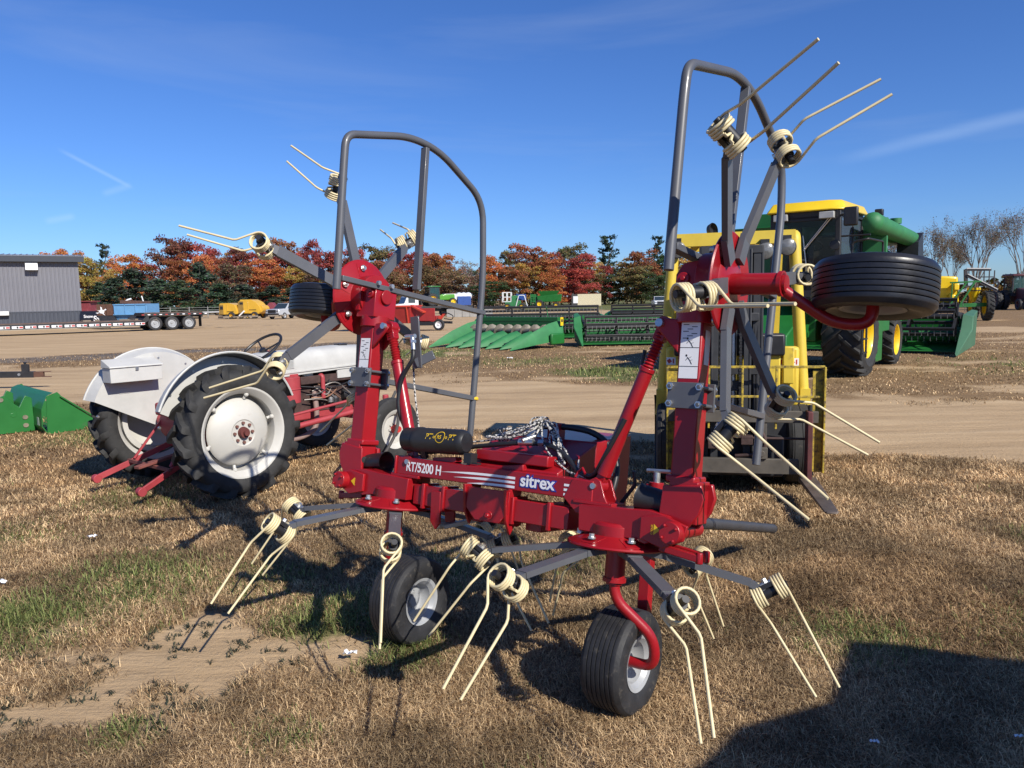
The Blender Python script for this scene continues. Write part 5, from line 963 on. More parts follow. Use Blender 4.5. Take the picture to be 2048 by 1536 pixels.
for px, py in ((1342, 722), (1368, 722), (1567, 724), (1588, 724)):
    c_ = fp(px, py, xg + .30); m = MB(); m.box((xg + .30, c_.y, c_.z), (.004, .085, .07)); st = vp('safety_sticker', m, DECAL, fk); m = MB(); m.box((xg + .3025, c_.y - .015, c_.z), (.002, .035, .035), rot=(.6, 0, 0)); m.box((xg + .3025, c_.y + .022, c_.z), (.002, .012, .045)); vp('pictogram', m, mat('red_ink', (.45, .05, .04), .5, var=.1), st)
m = MB(); m.box((-.40, yc, .52), (.34, 1.12, .72)); m.box((-.18, yc, .30), (.20, .95, .36)); m.box((-.9, yc, .42), (1.2, .9, .4)); vp('undercarriage', m, MAST, fk, .02)
m = MB(); m.box((-.30, yc, 1.30), (.16, .98, .20)); m.box((-.36, yc - .30, 1.44), (.12, .3, .2)); m.box((-.95, yc, 1.52), (.20, .74, .95)); m.box((-.7, yc + .30, 1.45), (.05, .05, .55)); vp('dashboard', m, BLACK, fk, .02)
m = MB()
for dy in (-.235, -.21, .20, .225): m.tube([(.02, yc + dy, .45), (-.02, yc + dy, 1.2), (-.07, yc + dy, ztop - .12)], .013, 7)
vp('mast_hoses', m, BLACK, fk)
m = MB()
for k in range(3): m.box((-.02, yc, .62 + k * .47), (.05, yr - yl - .06, .07))
vp('mast_crosstie', m, MAST, fk, .004)
# carriage, backrest, forks
xc = .16
zt, zb = fp(1450, 832, xc).z, fp(1450, 930, xc).z; ycl, ycr = fp(1310, 880, xc).y + .06, fp(1640, 880, xc).y - .02
m = MB(); m.bar((xc, ycl, zt), (xc, ycr, zt), .05, .10, (0, 0, 1)); m.bar((xc, ycl + .12, zb), (xc, ycr - .15, zb), .05, .13, (0, 0, 1))
for y in (yc - .28, yc + .28): m.bar((xc - .03, y, zb - .05), (xc - .03, y, zt + .1), .03, .09, (1, 0, 0)); m.box((xc + .03, y - .03, zb + .12), (.04, .10, .10)); m.cyl((xc + .05, y - .03, zb + .12), (xc + .07, y - .03, zb + .12), .028, n=10)
vp('carriage', m, CARR, fk, .004)
m = MB(); b0_, b1_ = fp(1335, 734, xc), fp(1650, 734, xc); zm = fp(1490, 793, xc).z; z_lo = fp(1640, 945, xc).z
m.bar((xc, b0_.y, b0_.z), (xc, b1_.y, b0_.z), .022, .022); m.bar((xc, b0_.y, zm), (xc, b1_.y, zm), .02, .02)
for px in (1418, 1485, 1553): y = fp(px, 760, xc).y; m.bar((xc, y, zm - .28), (xc, y, b0_.z), .018, .022, (1, 0, 0))
for y in (b0_.y, b1_.y): s_ = 1 if y > yc else -1; m.bar((xc + .01, y, z_lo), (xc + .01, y, b0_.z), .016, .055, (1, 0, 0)); m.bar((xc - .02, y - s_ * .05, z_lo), (xc - .02, y - s_ * .05, b0_.z - .03), .085, .012, (1, 0, 0))
vp('load_backrest', m, WORNY, fk, .003)
FORK = mat('fork_red_rust', (.105, .030, .030), .6, .1, var=.4, vs=7, dirt=(.055, .045, .042), damt=.3); BLADE = mat('fork_blade_steel', (.16, .125, .10), .45, .45, var=.4, vs=5, dirt=(.22, .10, .035), damt=.2)
for px, nm in ((1617, 1), (1355, 0)):
    y = fp(px, 890, xc + .06).y; m = MB(); zh = .17; m.bar((xc + .06, y, zh), (xc + .06, y, zt + .06), .042, .145, (1, 0, 0)); f_ = vp('fork', m, FORK, fk, .006)
    m = MB(); m.hull([Vector((xc + .035, y - .072, zh - .02)), Vector((xc + .035, y + .072, zh - .02)), Vector((xc + .035, y + .072, zh + .022)), Vector((xc + .035, y - .072, zh + .022))], [Vector((xc + 1.05, y - .05, zh - .012)), Vector((xc + 1.05, y + .05, zh - .012)), Vector((xc + 1.05, y + .05, zh + .002)), Vector((xc + 1.05, y - .05, zh + .002))]); m.box((xc + 1.06, y, zh - .005), (.04, .08, .013)); vp('fork_blade', m, BLADE, f_, .004)
m = MB(); y = fp(1617, 880, xc).y; m.cyl((xc + .05, y + .0, zt + .05), (xc + .05, y, zt + .11), .018, n=10); vp('fork_pin', m, BLACKST, fk)
m = MB(); c_ = fp(1470, 880, xc - .02)
for k, (dy, dz) in enumerate(((-.1, .03), (.0, .06), (.1, .0), (-.18, -.04))): m.box((xc - .05, c_.y + dy, c_.z + dz), (.08, .10, .08))
m.tube([(xc, c_.y + .22, c_.z + .10), (xc + .02, c_.y + .26, c_.z - .02), (xc, c_.y + .20, c_.z - .12), (xc - .02, c_.y, c_.z - .14)], .016, 8, fillet=.06); m.cyl((xc - .02, c_.y + .05, c_.z + .02), (xc - .02, c_.y + .62, c_.z + .02), .012, n=8); vp('side_shift_valve', m, GRIME, fk, .006)
# front wheels, fenders, lights
for px, s_ in ((1335, -1), (1600, 1)):
    y = fp(px, 920, -.35).y; add_wheel(fk, (-.45, y - s_ * .02, .37), (0, s_, 0), 'fork_front', FLY, TYRE_OLD, .37, .24, .2, hub=.06, name='drive_wheel')
    m = MB(); m.lathe([(.42, -.13), (.44, -.13), (.44, .13), (.42, .13)], (-.45, y, .37), (0, 1, 0), n=16, closed=True, a0=R(-100), a1=R(80)); vp('mudguard', m, BLACK, fk, .006)
    add_wheel(fk, (-1.75, s_ * .42, .26), (0, s_, 0), 'fork_rear', FLY, TYRE_OLD, .26, .18, .14, hub=.05, name='steer_wheel')
for px, py in ((1574, 494), (1354, 500), (1530, 502)):
    c_ = fp(px, py, xg + .09); m = MB(); m.lathe([(0, -.05), (.05, -.05), (.078, -.01), (.082, .02), (.074, .024)], (xg + .09, c_.y, c_.z), (1, 0, 0), n=24); m.box((xg + .06, c_.y, c_.z + .09), (.05, .08, .04)); m.bar((xg + .05, c_.y, c_.z), (xg - .02, c_.y, c_.z + .06), .03, .03); lp_ = vp('headlight', m, BLACK, fk)
    m = MB(); m.lathe([(.0, .040), (.05, .034), (.074, .022)], (xg + .09, c_.y, c_.z), (1, 0, 0), n=24); vp('lens', m, mat('lamp_lens', (.16, .16, .155), .2, .2, var=.3, vs=30), lp_)
c_ = fp(1418, 462, xg - .5); m = MB(); m.lathe([(0, 0), (.06, .01), (.075, .05), (.07, .06)], (xg - .5, c_.y, c_.z), (.6, .8, .1), n=20); m.bar((xg - .5, c_.y - .02, pl0.z), (xg - .5, c_.y, c_.z), .02, .02); vp('reversing_lamp', m, BLACK, fk)

# ============================================================ COMBINE
CF = Vector((-.612, -.791, 0)); wcen = at(1700, 700, 16.4); wcen.z = 0; CLV = Vector((-CF.y, CF.x, 0)); cax = wcen - CLV * 1.28
CM = frameM(cax, CF)
cb = thing('combine', 'big green combine harvester with a yellow cab roof, parked behind the forklift', 'combine', M=CM)
def cpx(px, py, ax, val): return FP(CM, px, py, ax, val)
for s_ in (-1, 1): add_wheel(cb, (0, s_ * 1.28, .86), (0, s_, 0), 'comb_front', JDY, TYRE_OLD, .86, .80, .47, tyre='ag', n=17, lh=.07, ang=.8, lw=.10, name='drive_wheel', hub=.14, dish=-.25); add_wheel(cb, (-3.3, s_ * 1.35, .60), (0, s_, 0), 'comb_rear', JDY, TYRE_OLD, .60, .42, .36, tyre='ag', n=16, lh=.04, name='steer_wheel', hub=.10)
xf = 1.25; zr = at(1640, 420, 15.4).z; zc0 = 1.75
# body
m = MB(); m.hull([Vector((-.55, -1.45, .75)), Vector((-.55, 1.45, .75)), Vector((-.55, 1.45, 2.9)), Vector((-.55, -1.45, 2.9))], [Vector((-4.6, -1.40, 1.0)), Vector((-4.6, 1.40, 1.0)), Vector((-4.6, 1.40, 2.6)), Vector((-4.6, -1.40, 2.6))]); m.box((.0, 0, 1.2), (1.3, 1.5, .9)); m.hull([Vector((.4, -.6, .9)), Vector((.4, .6, .9)), Vector((.4, .6, 1.6)), Vector((.4, -.6, 1.6))], [Vector((2.2, -.65, .35)), Vector((2.2, .65, .35)), Vector((2.2, .65, .95)), Vector((2.2, -.65, .95))])
m.box((-1.9, 1.47, 1.35), (1.5, .05, 1.0)); m.box((-.2, 1.3, 1.75), (1.2, .5, .06)); m.box((-.2, -1.3, 1.75), (1.2, .5, .06)); m.box((.45, -1.0, .75), (.1, .5, .9)); m.box((-1.35, 1.50, .95), (.9, .06, 1.5)); vp('body', m, JDG, cb, .03)
zt_ = zr + .05
m = MB(); m.hull([Vector((-.75, -1.45, 2.9)), Vector((-.75, 1.45, 2.9)), Vector((-3.6, 1.45, 2.9)), Vector((-3.6, -1.45, 2.9))], [Vector((-.62, -1.75, zt_ - .12)), Vector((-.62, 1.62, zt_ - .12)), Vector((-3.7, 1.62, zt_ - .15)), Vector((-3.7, -1.75, zt_ - .15))]); m.box((-1.6, -.2, zt_ + .02), (1.6, 2.0, .35)); m.box((-.58, 1.45, zt_ - .25), (.12, .35, .28)); vp('grain_tank', m, JDG, cb, .02)
m = MB(); m.box((-.52, 1.52, 2.45), (.10, .62, 1.75)); m.tube([(-.46, 1.42, 2.15), (-.43, 1.42, 2.15), (-.43, 1.42, 2.6), (-.46, 1.42, 2.6)], .015, 6); vp('side_panel', m, JDGF, cb, .01)
# cab
cw_, zc1 = .64, zr - .02
xb = xf - 1.65
m = MB()
for y in (-cw_, cw_): m.bar((xf + .0, y, zc0), (xf + .05, y, zc1), .10, .10, (1, 0, 0)); m.bar((xb, y, zc0), (xb, y, zc1), .10, .10, (1, 0, 0)); m.bar((xf - .95, y, zc0), (xf - .95, y, zc1), .07, .05, (1, 0, 0)); m.bar((xb, y, zc0), (xf, y, zc0), .10, .12); m.bar((xb, y, zc1), (xf + .05, y, zc1), .10, .16)
m.bar((xf, -cw_, zc0), (xf, cw_, zc0), .10, .14); m.bar((xf + .05, -cw_, zc1 - .02), (xf + .05, cw_, zc1 - .02), .10, .22); m.box(((xf + xb) / 2, 0, zc0 - .06), (1.7, 1.26, .1)); m.box((xb, 0, zc0 + .45), (.06, 1.2, .9)); m.box((xf - .6, 0, zc1 - .12), (1.4, 1.2, .10)); vp('cab_frame', m, BLACKST, cb, .012)
m = MB(); m.add([(xf + .03, -cw_, zc0), (xf + .03, cw_, zc0), (xf + .07, cw_, zc1), (xf + .07, -cw_, zc1)], [(0, 1, 2, 3)]); vp('windscreen', m, glass('cab_glass', (.008, .012, .012), .36), cb)
for y in (-cw_ - .01, cw_ + .01): m = MB(); m.add([(xf, y, zc0), (xb, y, zc0), (xb, y, zc1), (xf, y, zc1)], [(0, 1, 2, 3)]); vp('door_glass', m, glass('cab_side_glass', (.10, .14, .20), .6), cb)
m = MB(); m.add([(xb + .04, -.55, zc0 + .95), (xb + .04, .55, zc0 + .95), (xb + .04, .55, zc1 - .1), (xb + .04, -.55, zc1 - .1)], [(0, 1, 2, 3)]); vp('rear_window', m, glass('cab_rear_glass', (.05, .10, .09), .45), cb)
m = MB(); r0 = [(xf + .22, -cw_ - .10), (xf + .22, cw_ - .1), (xf + .05, cw_ + .14), (xb - .1, cw_ + .14), (xb - .1, -cw_ - .14), (xf + .05, -cw_ - .14)]; r1 = [(x_ - .12 if x_ > xb else x_ + .0, y_ * .86) for x_, y_ in r0]
m.hull([Vector((x_, y_, zr)) for x_, y_ in r0], [Vector((x_, y_, zr + .20)) for x_, y_ in r1]); vp('cab_roof', m, JDY, cb, .03)
m = MB(); m.box((xf - .95, .05, zc0 + .55), (.5, .55, .14)); m.box((xf - 1.15, .05, zc0 + .92), (.14, .52, .62)); m.box((xf - .85, -.35, zc0 + .72), (.4, .10, .06)); vp('seat', m, mat('olive_seat', (.10, .095, .075), .8, var=.15), cb, .06)
m = MB(); N = 20; c_ = Vector((xf - .45, 0, zc0 + 1.0)); d = Vector((-.5, 0, .86)).normalized(); x, y, _ = orth(d); m.tube([c_ + (x * math.cos(2 * math.pi * k / N) + y * math.sin(2 * math.pi * k / N)) * .20 for k in range(N + 1)], .016, 6, cap=False); m.bar(c_, (xf - .3, 0, zc0), .08, .08); vp('steering_wheel', m, BLACK, cb)
m = MB(); m.tube([(xf + .12, .55, zc1 - .1), (xf + .11, .0, zc1 - .75)], .012, 6); m.tube([(xf + .12, .50, zc1 - .1), (xf + .115, .0, zc1 - .72)], .008, 6); m.bar((xf + .11, .07, zc1 - 1.15), (xf + .11, -.02, zc1 - .45), .02, .015); vp('wiper', m, ZINC, cb)
pm = Vector((xf + .25, .92, at(1710, 434, 15.2).z)); m = MB(); m.box((pm.x, pm.y, pm.z), (.10, .26, .36)); vp('mirror', m, BLACK, cb, .03); m = MB(); m.tube([(xf, .62, pm.z + .05), (pm.x, .82, pm.z + .05)], .02, 6); vp('mirror_arm', m, BLACK, cb)
for y, z in ((.60, zc0 + .95), (.60, zc0 + .62)): m = MB(); m.lathe([(0, -.08), (.07, -.07), (.10, .0), (.09, .01), (0, .012)], (xf + .12, y, z), (1, .1, 0), n=20); vp('work_light', m, BLACK, cb)
for y in (-.45, .45): m = MB(); m.box((xf + .17, y, zr - .10), (.10, .28, .13)); vp('roof_light', m, mat('light_grey_lens', (.4, .4, .38), .3, var=.15), cb, .01)
m = MB(); m.box((-.50, 1.66, zr + .05), (.14, .16, .14)); vp('tank_light', m, BLACK, cb, .02)
m = MB(); m.tube([(xf - .1, 1.55, zc0 + .0), (xf - .1, 1.55, zc0 + 1.0), (xf - .1, 1.85, zc0 + 1.05), (xf - 1.3, 1.85, zc0 + 1.05), (xf - 1.3, 1.85, zc0)], .022, 8, fillet=.08); m.tube([(xf + .0, 1.0, zc0 + 1.12), (xf - .0, 1.9, zc0 + 1.12)], .02, 6); vp('handrail', m, BLACK, cb)
m = MB()
for k in range(5): m.box((xf - .4, 1.75, .55 + k * .28), (.35, .06, .03))
for dx in (-.18, .18): m.bar((xf - .4 + dx, 1.75, .45), (xf - .4 + dx, 1.75, 1.8), .03, .05)
vp('ladder', m, BLACKST, cb)
a0_ = cpx(1746, 445, 1, 1.75); a1_ = cpx(1822, 478, 1, 1.75); m = MB(); m.cyl((a0_.x, 1.75, a0_.z), (a1_.x, 1.75, a1_.z), .20, .18, n=24); m.ball((a0_.x, 1.75, a0_.z), .21, 14); m.cyl((a0_.x * .45 + a1_.x * .55, 1.75, (a0_.z + a1_.z) / 2 + .18), (a0_.x * .45 + a1_.x * .55, 1.75, (a0_.z + a1_.z) / 2 + .30), .12, n=16); vp('unloading_auger', m, JDGF, cb)
m = MB(); m.hull([Vector((a1_.x + .35, 1.52, a1_.z - .1)), Vector((a1_.x + .35, 1.98, a1_.z - .1)), Vector((a1_.x - .15, 1.98, a1_.z + .15)), Vector((a1_.x - .15, 1.52, a1_.z + .15))], [Vector((a1_.x + .45, 1.5, a1_.z - .95)), Vector((a1_.x + .45, 2.0, a1_.z - .95)), Vector((a1_.x - .35, 2.0, a1_.z - .95)), Vector((a1_.x - .35, 1.5, a1_.z - .95))]); vp('spout', m, BLACK, cb)

for ch in cb.children:   # the cab sits a little to the left of the machine's middle
    if ch.name.split('.')[0] in ('cab_frame', 'windscreen', 'door_glass', 'rear_window', 'cab_roof', 'seat', 'steering_wheel', 'wiper', 'mirror', 'mirror_arm', 'work_light', 'roof_light'):
        for v_ in ch.data.vertices: v_.co.y += .68
# ============================================================ HEADERS
def grain_head(M, Wd, name, label, end_mats=(JDG, JDG), reel_lift=0.0, rrad=.50, group=None, end_len=1.5, bats=6, fingers=True, endh=.95, back=-.7):
    o = thing(name, label, 'harvester header', M=M, group=group)     # x to the front, y across (0..Wd)
    m = MB(); m.bar((-.55, 0, .62), (-.55, Wd, .62), .06, .75, (0, 0, 1)); m.hull([Vector((-.55, 0, .25)), Vector((-.55, Wd, .25)), Vector((.75, Wd, .06)), Vector((.75, 0, .06))], [Vector((-.55, 0, .29)), Vector((-.55, Wd, .29)), Vector((.75, Wd, .09)), Vector((.75, 0, .09))]); m.bar((-.62, 0, 1.02), (-.62, Wd, 1.02), .14, .14); vp('platform', m, JDG, o, .01)
    m = MB(); m.cyl((-.12, .05, .52), (-.12, Wd - .05, .52), .20, n=18)
    N = int(Wd / .09); vs = []; fs = []
    for k in range(N + 1):
        y = .1 + (Wd - .2) * k / N; a = k * .9 * (1 if y < Wd / 2 else -1)
        for r_ in (.19, .31): vs.append((-.12 + r_ * math.cos(a), y, .52 + r_ * math.sin(a)))
    m.add(vs, [(2 * k, 2 * k + 1, 2 * k + 3, 2 * k + 2) for k in range(N)]); vp('auger', m, JDGF, o)
    m = MB(); rc = Vector((.45, 0, .95 + reel_lift)); RR_ = rrad; m.cyl(rc + Vector((0, .15, 0)), rc + Vector((0, Wd - .15, 0)), .075, n=12)
    nst = max(3, int(Wd / 1.15))
    for q in range(bats):
        a = 2 * math.pi * q / bats + .35; e = Vector((math.cos(a), 0, math.sin(a))) * RR_; m.cyl(rc + e + Vector((0, .12, 0)), rc + e + Vector((0, Wd - .12, 0)), .032, n=8); m.bar(rc + e + Vector((.0, .12, -.03)), rc + e + Vector((0, Wd - .12, -.03)), .012, .08, (0, 0, 1))
        for k in range(nst + 1): y = .15 + (Wd - .3) * k / nst; m.bar(rc + Vector((0, y, 0)), rc + e + Vector((0, y, 0)), .014, .07, (0, 1, 0))
    vp('reel', m, BLACKST, o)
    if fingers:
        m = MB()
        for q in range(bats):
            a = 2 * math.pi * q / bats + .35; e = Vector((math.cos(a), 0, math.sin(a))) * RR_
            for k in range(int(Wd / .16)): p = rc + e + Vector((0, .2 + k * .16, -.05)); m.bar(p, p + Vector((-.03, 0, -.17)), .010, .014, (0, 1, 0))
        tag(vp('reel_fingers', m, mat('grey_reel_plastic', (.22, .22, .21), .6, var=.2), o), kind='stuff')
    for y, sgn, em in ((0, -1, end_mats[0]), (Wd, 1, end_mats[1])):
        L = end_len; m = MB(); th = .13 * sgn
        m.hull([Vector((back, y, .15)), Vector((back, y, endh + .1)), Vector((.3, y, endh)), Vector((.6, y, .75)), Vector((L, y + th * .3, .10))], [Vector((back, y + th, .12)), Vector((back, y + th * 1.2, endh + .06)), Vector((.3, y + th * 2.0, endh - .06)), Vector((.6, y + th * 2.2, .70)), Vector((L, y + th * .6, .02))]); vp('crop_divider', m, em, o, .015)
        m = MB(); m.bar((-.6, y - sgn * .1, 1.06), (.55, y - sgn * .1, 1.02 + reel_lift), .05, .12, (0, 0, 1)); vp('reel_arm', m, BLACKST, o)
    for k in range(2): m = MB(); m.bar((-.7, Wd * (.3 + .4 * k), .0), (-.7, Wd * (.3 + .4 * k), .6), .07, .07, (1, 0, 0)); m.box((-.7, Wd * (.3 + .4 * k), .02), (.25, .25, .03)); vp('stand', m, BLACKST, o)
    return o
# front row: grain platform left of the forklift mast
e0 = G(1165, 694); e1 = G(1560, 694); yv = Vector((1, .02, 0)).normalized(); 
gm1 = frameM((e0.x, e0.y + 1.0, 0), (yv.y, -yv.x, 0)); grain_head(gm1, 6.0, 'grain_header', 'green grain header with a black reel, standing left of the forklift mast', (JDGF, JDG), -.28, .42, endh=1.1)
# second one behind, longer with raised reel
b0 = at(962, 640, 34); yv = Vector((1, -.06, 0)).normalized(); grain_head(frameM((b0.x, 34.4, 0), (yv.y, -yv.x, 0)), 5.3, 'grain_header', 'long black reel header standing behind the green corn header', (JDG, JDG), .0, .48, endh=.95)
b2 = at(1225, 640, 41); grain_head(frameM((b2.x, 42, 0), (-.25, -.97, 0)), 7.0, 'grain_header', 'far black reel header sloping down at the right, behind the other headers', (JDG, JDG), -.05, .45, fingers=False)
# header with big green end shield, right edge, behind the raised wheel
hp0 = G(1908, 714); hdr = Vector((-.60, -.80, 0)); hM = frameM((0, 0, 0), hdr); hl = Vector((-hdr.y, hdr.x, 0))
org = hp0 - hdr * 1.7 - hl * 6.1; grain_head(frameM((org.x, org.y, 0), hdr), 6.1, 'grain_header', 'dark header with a broad dull green end shield, right of the combine wheel', (JDG, mat('dull_shield_green', (.045, .13, .07), .6, var=.15, vs=2, dirt=(.14, .17, .12), damt=.12)), .1, end_len=1.9, endh=1.1, back=-1.7)
# corn header
c0 = G(860, 698); c1 = G(1075, 690); chd = Vector((-.67, -.742, 0)); c0 = G(858, 696) - chd * 1.75; cM = frameM((c0.x, c0.y, 0), chd); ch = thing('corn_header', 'green six row corn header with pointed snouts on the dry grass', 'harvester header', M=cM)
Wc = 4.1; m = MB(); m.bar((-.9, 0, .60), (-.9, Wc, .60), .08, .75, (0, 0, 1)); m.bar((-.95, 0, 1.0), (-.95, Wc, 1.0), .2, .16); m.hull([Vector((-.9, 0, .25)), Vector((-.9, Wc, .25)), Vector((-.1, Wc, .2)), Vector((-.1, 0, .2))], [Vector((-.9, 0, .30)), Vector((-.9, Wc, .30)), Vector((-.1, Wc, .25)), Vector((-.1, 0, .25))]); vp('frame', m, JDG, ch, .01)
m = MB(); m.cyl((-.55, .1, .58), (-.55, Wc - .1, .58), .10, n=14); N = 90; vs = []
for k in range(N + 1):
    y = .1 + (Wc - .2) * k / N; a = k * .62
    for r_ in (.09, .25): vs.append((-.55 + r_ * math.cos(a), y, .58 + r_ * math.sin(a)))
m.add(vs, [(2 * k, 2 * k + 1, 2 * k + 3, 2 * k + 2) for k in range(N)]); vp('auger', m, mat('worn_auger_steel', (.22, .20, .17), .5, .5, var=.3, vs=6), ch)
def snout(yc_, wd, zt, L, back, mt):
    m = MB(); rings = []
    for f, wf, zf in ((0, 1, 1), (.25, 1, .88), (.55, .8, .62), (.8, .45, .33), (1, .06, .06)):
        x = back + (L - back) * f; w2 = wd * wf / 2; z = zt * zf; rings.append([Vector((x, yc_ - w2, max(.02, z * .25))), Vector((x, yc_ - w2 * .72, z * .8)), Vector((x, yc_, z)), Vector((x, yc_ + w2 * .72, z * .8)), Vector((x, yc_ + w2, max(.02, z * .25)))])
    m.add([p for q in rings for p in q], [(i * 5 + j, i * 5 + (j + 1) % 5, (i + 1) * 5 + (j + 1) % 5, (i + 1) * 5 + j) for i in range(4) for j in range(5)] + [(0, 1, 2, 3, 4), (24, 23, 22, 21, 20)]); return vp('snout', m, mt, ch, .0, None, 60)
for k in range(1, 6): snout(Wc * k / 6, .62, .60, 1.55, -.15, JDGF)
for k in (0, 6): snout(Wc * k / 6, .34, .98, 1.75, -1.0, JDGF)
for k in range(6): y = Wc * (k + .5) / 6; m = MB(); m.bar((-.2, y - .05, .36), (.9, y - .03, .16), .03, .06); m.bar((-.2, y + .05, .36), (.9, y + .03, .16), .03, .06); vp('row_unit', m, BLACKST, ch)
m = MB(); m.box((-.85, Wc + .19, .93), (.16, .012, .30)); bd = vp('yellow_badge', m, JDY, ch); m = MB(); m.box((-.85, Wc + .198, .96), (.09, .008, .10)); vp('badge_mark', m, INK, bd)
m = MB(); m.box((-.5, Wc + .25, .32), (.75, .12, .4)); vp('gear_shield', m, JDG, ch, .05)
m = MB(); m.tube([(-.9, Wc - .5, 1.05), (-.85, Wc - .5, 1.35), (-.7, Wc - .4, 1.45)], .02, 6); m.tube([(-.9, .4, 1.05), (-.85, .4, 1.35), (-.7, .5, 1.42)], .02, 6); vp('hose_stand', m, JDGF, ch)
# ============================================================ GREY SHED
bo = G(166, 656); BLD = frameM((bo.x, bo.y, 0), (-.86, -.51, 0), fz=(0, 0, 1))   # x along the wall to the left
HW = at(153, 516, bo.y).z
shed = thing('metal_shed', 'grey ribbed metal shed with dark wainscot and pale vent hood, at the left edge', 'shed', M=BLD)
CLAD = mat('grey_ribbed_cladding', (.155, .155, .175), .5, .15, var=.05, vs=.6); WAIN = mat('dark_wainscot_cladding', (.055, .062, .080), .5, .2, var=.08, vs=.6); TRIM = mat('dark_trim', (.03, .036, .05), .5, var=.1)
def ribbed(m, x0, x1, z0, z1, y, step=.23, d=.03):
    n = int((x1 - x0) / step); pts = []
    for k in range(n): a = x0 + k * step; pts += [(a, y), (a + step * .62, y), (a + step * .70, y - d), (a + step * .92, y - d)]
    pts.append((x0 + n * step, y)); m.add([(x, yy, z) for z in (z0, z1) for x, yy in pts], [(i, i + 1, len(pts) + i + 1, len(pts) + i) for i in range(len(pts) - 1)])
# y axis of this frame points away from the camera on one side: choose the outward sign
yo_ = -1 if (BLD.to_3x3() @ Vector((0, 1, 0))).dot(Vector((0, -1, 0))) < 0 else 1
WAINH = 1.45
m = MB(); ribbed(m, 0, 26, WAINH, HW - .05, 0, .30, -.03 * yo_); m.box((13, -yo_ * 9.05, HW / 2), (25.98, 18.0, HW - .1)); vp('wall', m, CLAD, shed)
m = MB(); ribbed(m, 0, 26, -.2, WAINH, yo_ * .012, .30, -.03 * yo_); m.box((13, yo_ * .02, WAINH), (26, .06, .08)); vp('wainscot', m, WAIN, shed)
m = MB(); m.hull([Vector((-.45, yo_ * .5, HW - .02)), Vector((26.4, yo_ * .5, HW - .02)), Vector((26.4, -yo_ * 9, HW + .62)), Vector((-.45, -yo_ * 9, HW + .62))], [Vector((-.45, yo_ * .5, HW + .14)), Vector((26.4, yo_ * .5, HW + .14)), Vector((26.4, -yo_ * 9, HW + .78)), Vector((-.45, -yo_ * 9, HW + .78))])
for k in range(60): m.bar((-.3 + k * .45, yo_ * .5, HW + .16), (-.3 + k * .45, -yo_ * 9, HW + .82), .05, .05)
rf = vp('roof', m, mat('weathered_roof_sheet', (.30, .31, .33), .45, .4, var=.1), shed)
m = MB(); m.box((13, yo_ * .54, HW - .12), (26.9, .06, .48)); m.box((.0, yo_ * .05, HW * .5), (.16, .12, HW)) if 0 else m.box((13, yo_ * .28, HW - .33), (26.8, .5, .05)); vp('eave_trim', m, TRIM, shed)
vc = FP(BLD, 63, 533, 1, yo_ * .3); m = MB(); m.lathe([(0, -.46), (.62, -.46), (.62, .46), (0, .46)], (vc.x, 0, vc.z - .25), (1, 0, 0), n=10, a0=R(-10), a1=R(100)) if 0 else m.hull([Vector((vc.x - .46, 0, vc.z + .42)), Vector((vc.x + .46, 0, vc.z + .42)), Vector((vc.x + .46, 0, vc.z - .3)), Vector((vc.x - .46, 0, vc.z - .3))], [Vector((vc.x - .44, yo_ * .35, vc.z + .36)), Vector((vc.x + .44, yo_ * .35, vc.z + .36)), Vector((vc.x + .44, yo_ * .68, vc.z - .3)), Vector((vc.x - .44, yo_ * .68, vc.z - .3))]); vp('vent_hood', m, mat('pale_vent_metal', (.62, .63, .64), .4, .3, var=.08), shed, .02)
lc = FP(BLD, 5, 627, 1, yo_ * .3); m = MB(); m.box((lc.x, yo_ * .3, lc.z), (.9, .3, .35)); vp('wall_box', m, mat('pale_box', (.6, .6, .58), .5), shed, .03)

# ============================================================ LOWBOY TRAILER
t0_, t1_ = G(312, 661), G(378, 658.5); tdir = (t1_ - t0_).normalized(); TRM = frameM(((t0_.x + t1_.x) / 2, (t0_.y + t1_.y) / 2, 0), tdir)
lb = thing('lowboy_trailer', 'black triple axle lowboy trailer with white reflectors, parked in front of the grey shed', 'trailer', M=TRM)
def tpx(px, py): return FP(TRM, px, py, 1, 0)
wxs = [tpx(p, 648).x for p in (311, 345, 379)]
for x in wxs:
    add_wheel(lb, (x, .16, .50), (0, -1, 0), 'truck_wheel', RIMW, TYRE, .50, .30, .30, name='wheel', hub=.09); add_wheel(lb, (x, 2.3, .50), (0, 1, 0), 'truck_wheel', RIMW, TYRE, .50, .30, .30, name='wheel', hub=.09)
xl, xr = tpx(-60, 660).x, tpx(404, 650).x; xn = wxs[0] - .75
m = MB(); m.box(((wxs[0] + xr) / 2 - .3, 1.25, 1.14), (xr - wxs[0] + .9, 2.5, .20)); m.box(((xl + xn) / 2, 1.25, .66), (xn - xl, 2.5, .12)); m.bar((xl, .02, .52), (xn, .02, .52), .10, .30, (0, 0, 1)); m.bar((xl, 2.45, .52), (xn, 2.45, .52), .10, .30, (0, 0, 1)); m.hull([Vector((xn - .15, 0, .4)), Vector((xn - .15, 2.5, .4)), Vector((xn - .15, 2.5, .72)), Vector((xn - .15, 0, .72))], [Vector((xn + .35, 0, .75)), Vector((xn + .35, 2.5, .75)), Vector((xn + .35, 2.5, 1.24)), Vector((xn + .35, 0, 1.24))]); m.box((wxs[1], 1.25, .75), (3.2, .9, .5)); vp('deck', m, BLACKST, lb, .01)
m = MB(); m.box(((wxs[0] + xr) / 2 - .3, 1.25, 1.262), (xr - wxs[0] + .8, 2.4, .04)); m.box(((xl + xn) / 2, 1.25, .745), (xn - xl - .2, 2.3, .05)); vp('deck_boards', m, mat('weathered_planks', (.13, .085, .065), .85, var=.4, vs=3, bump=.2), lb)
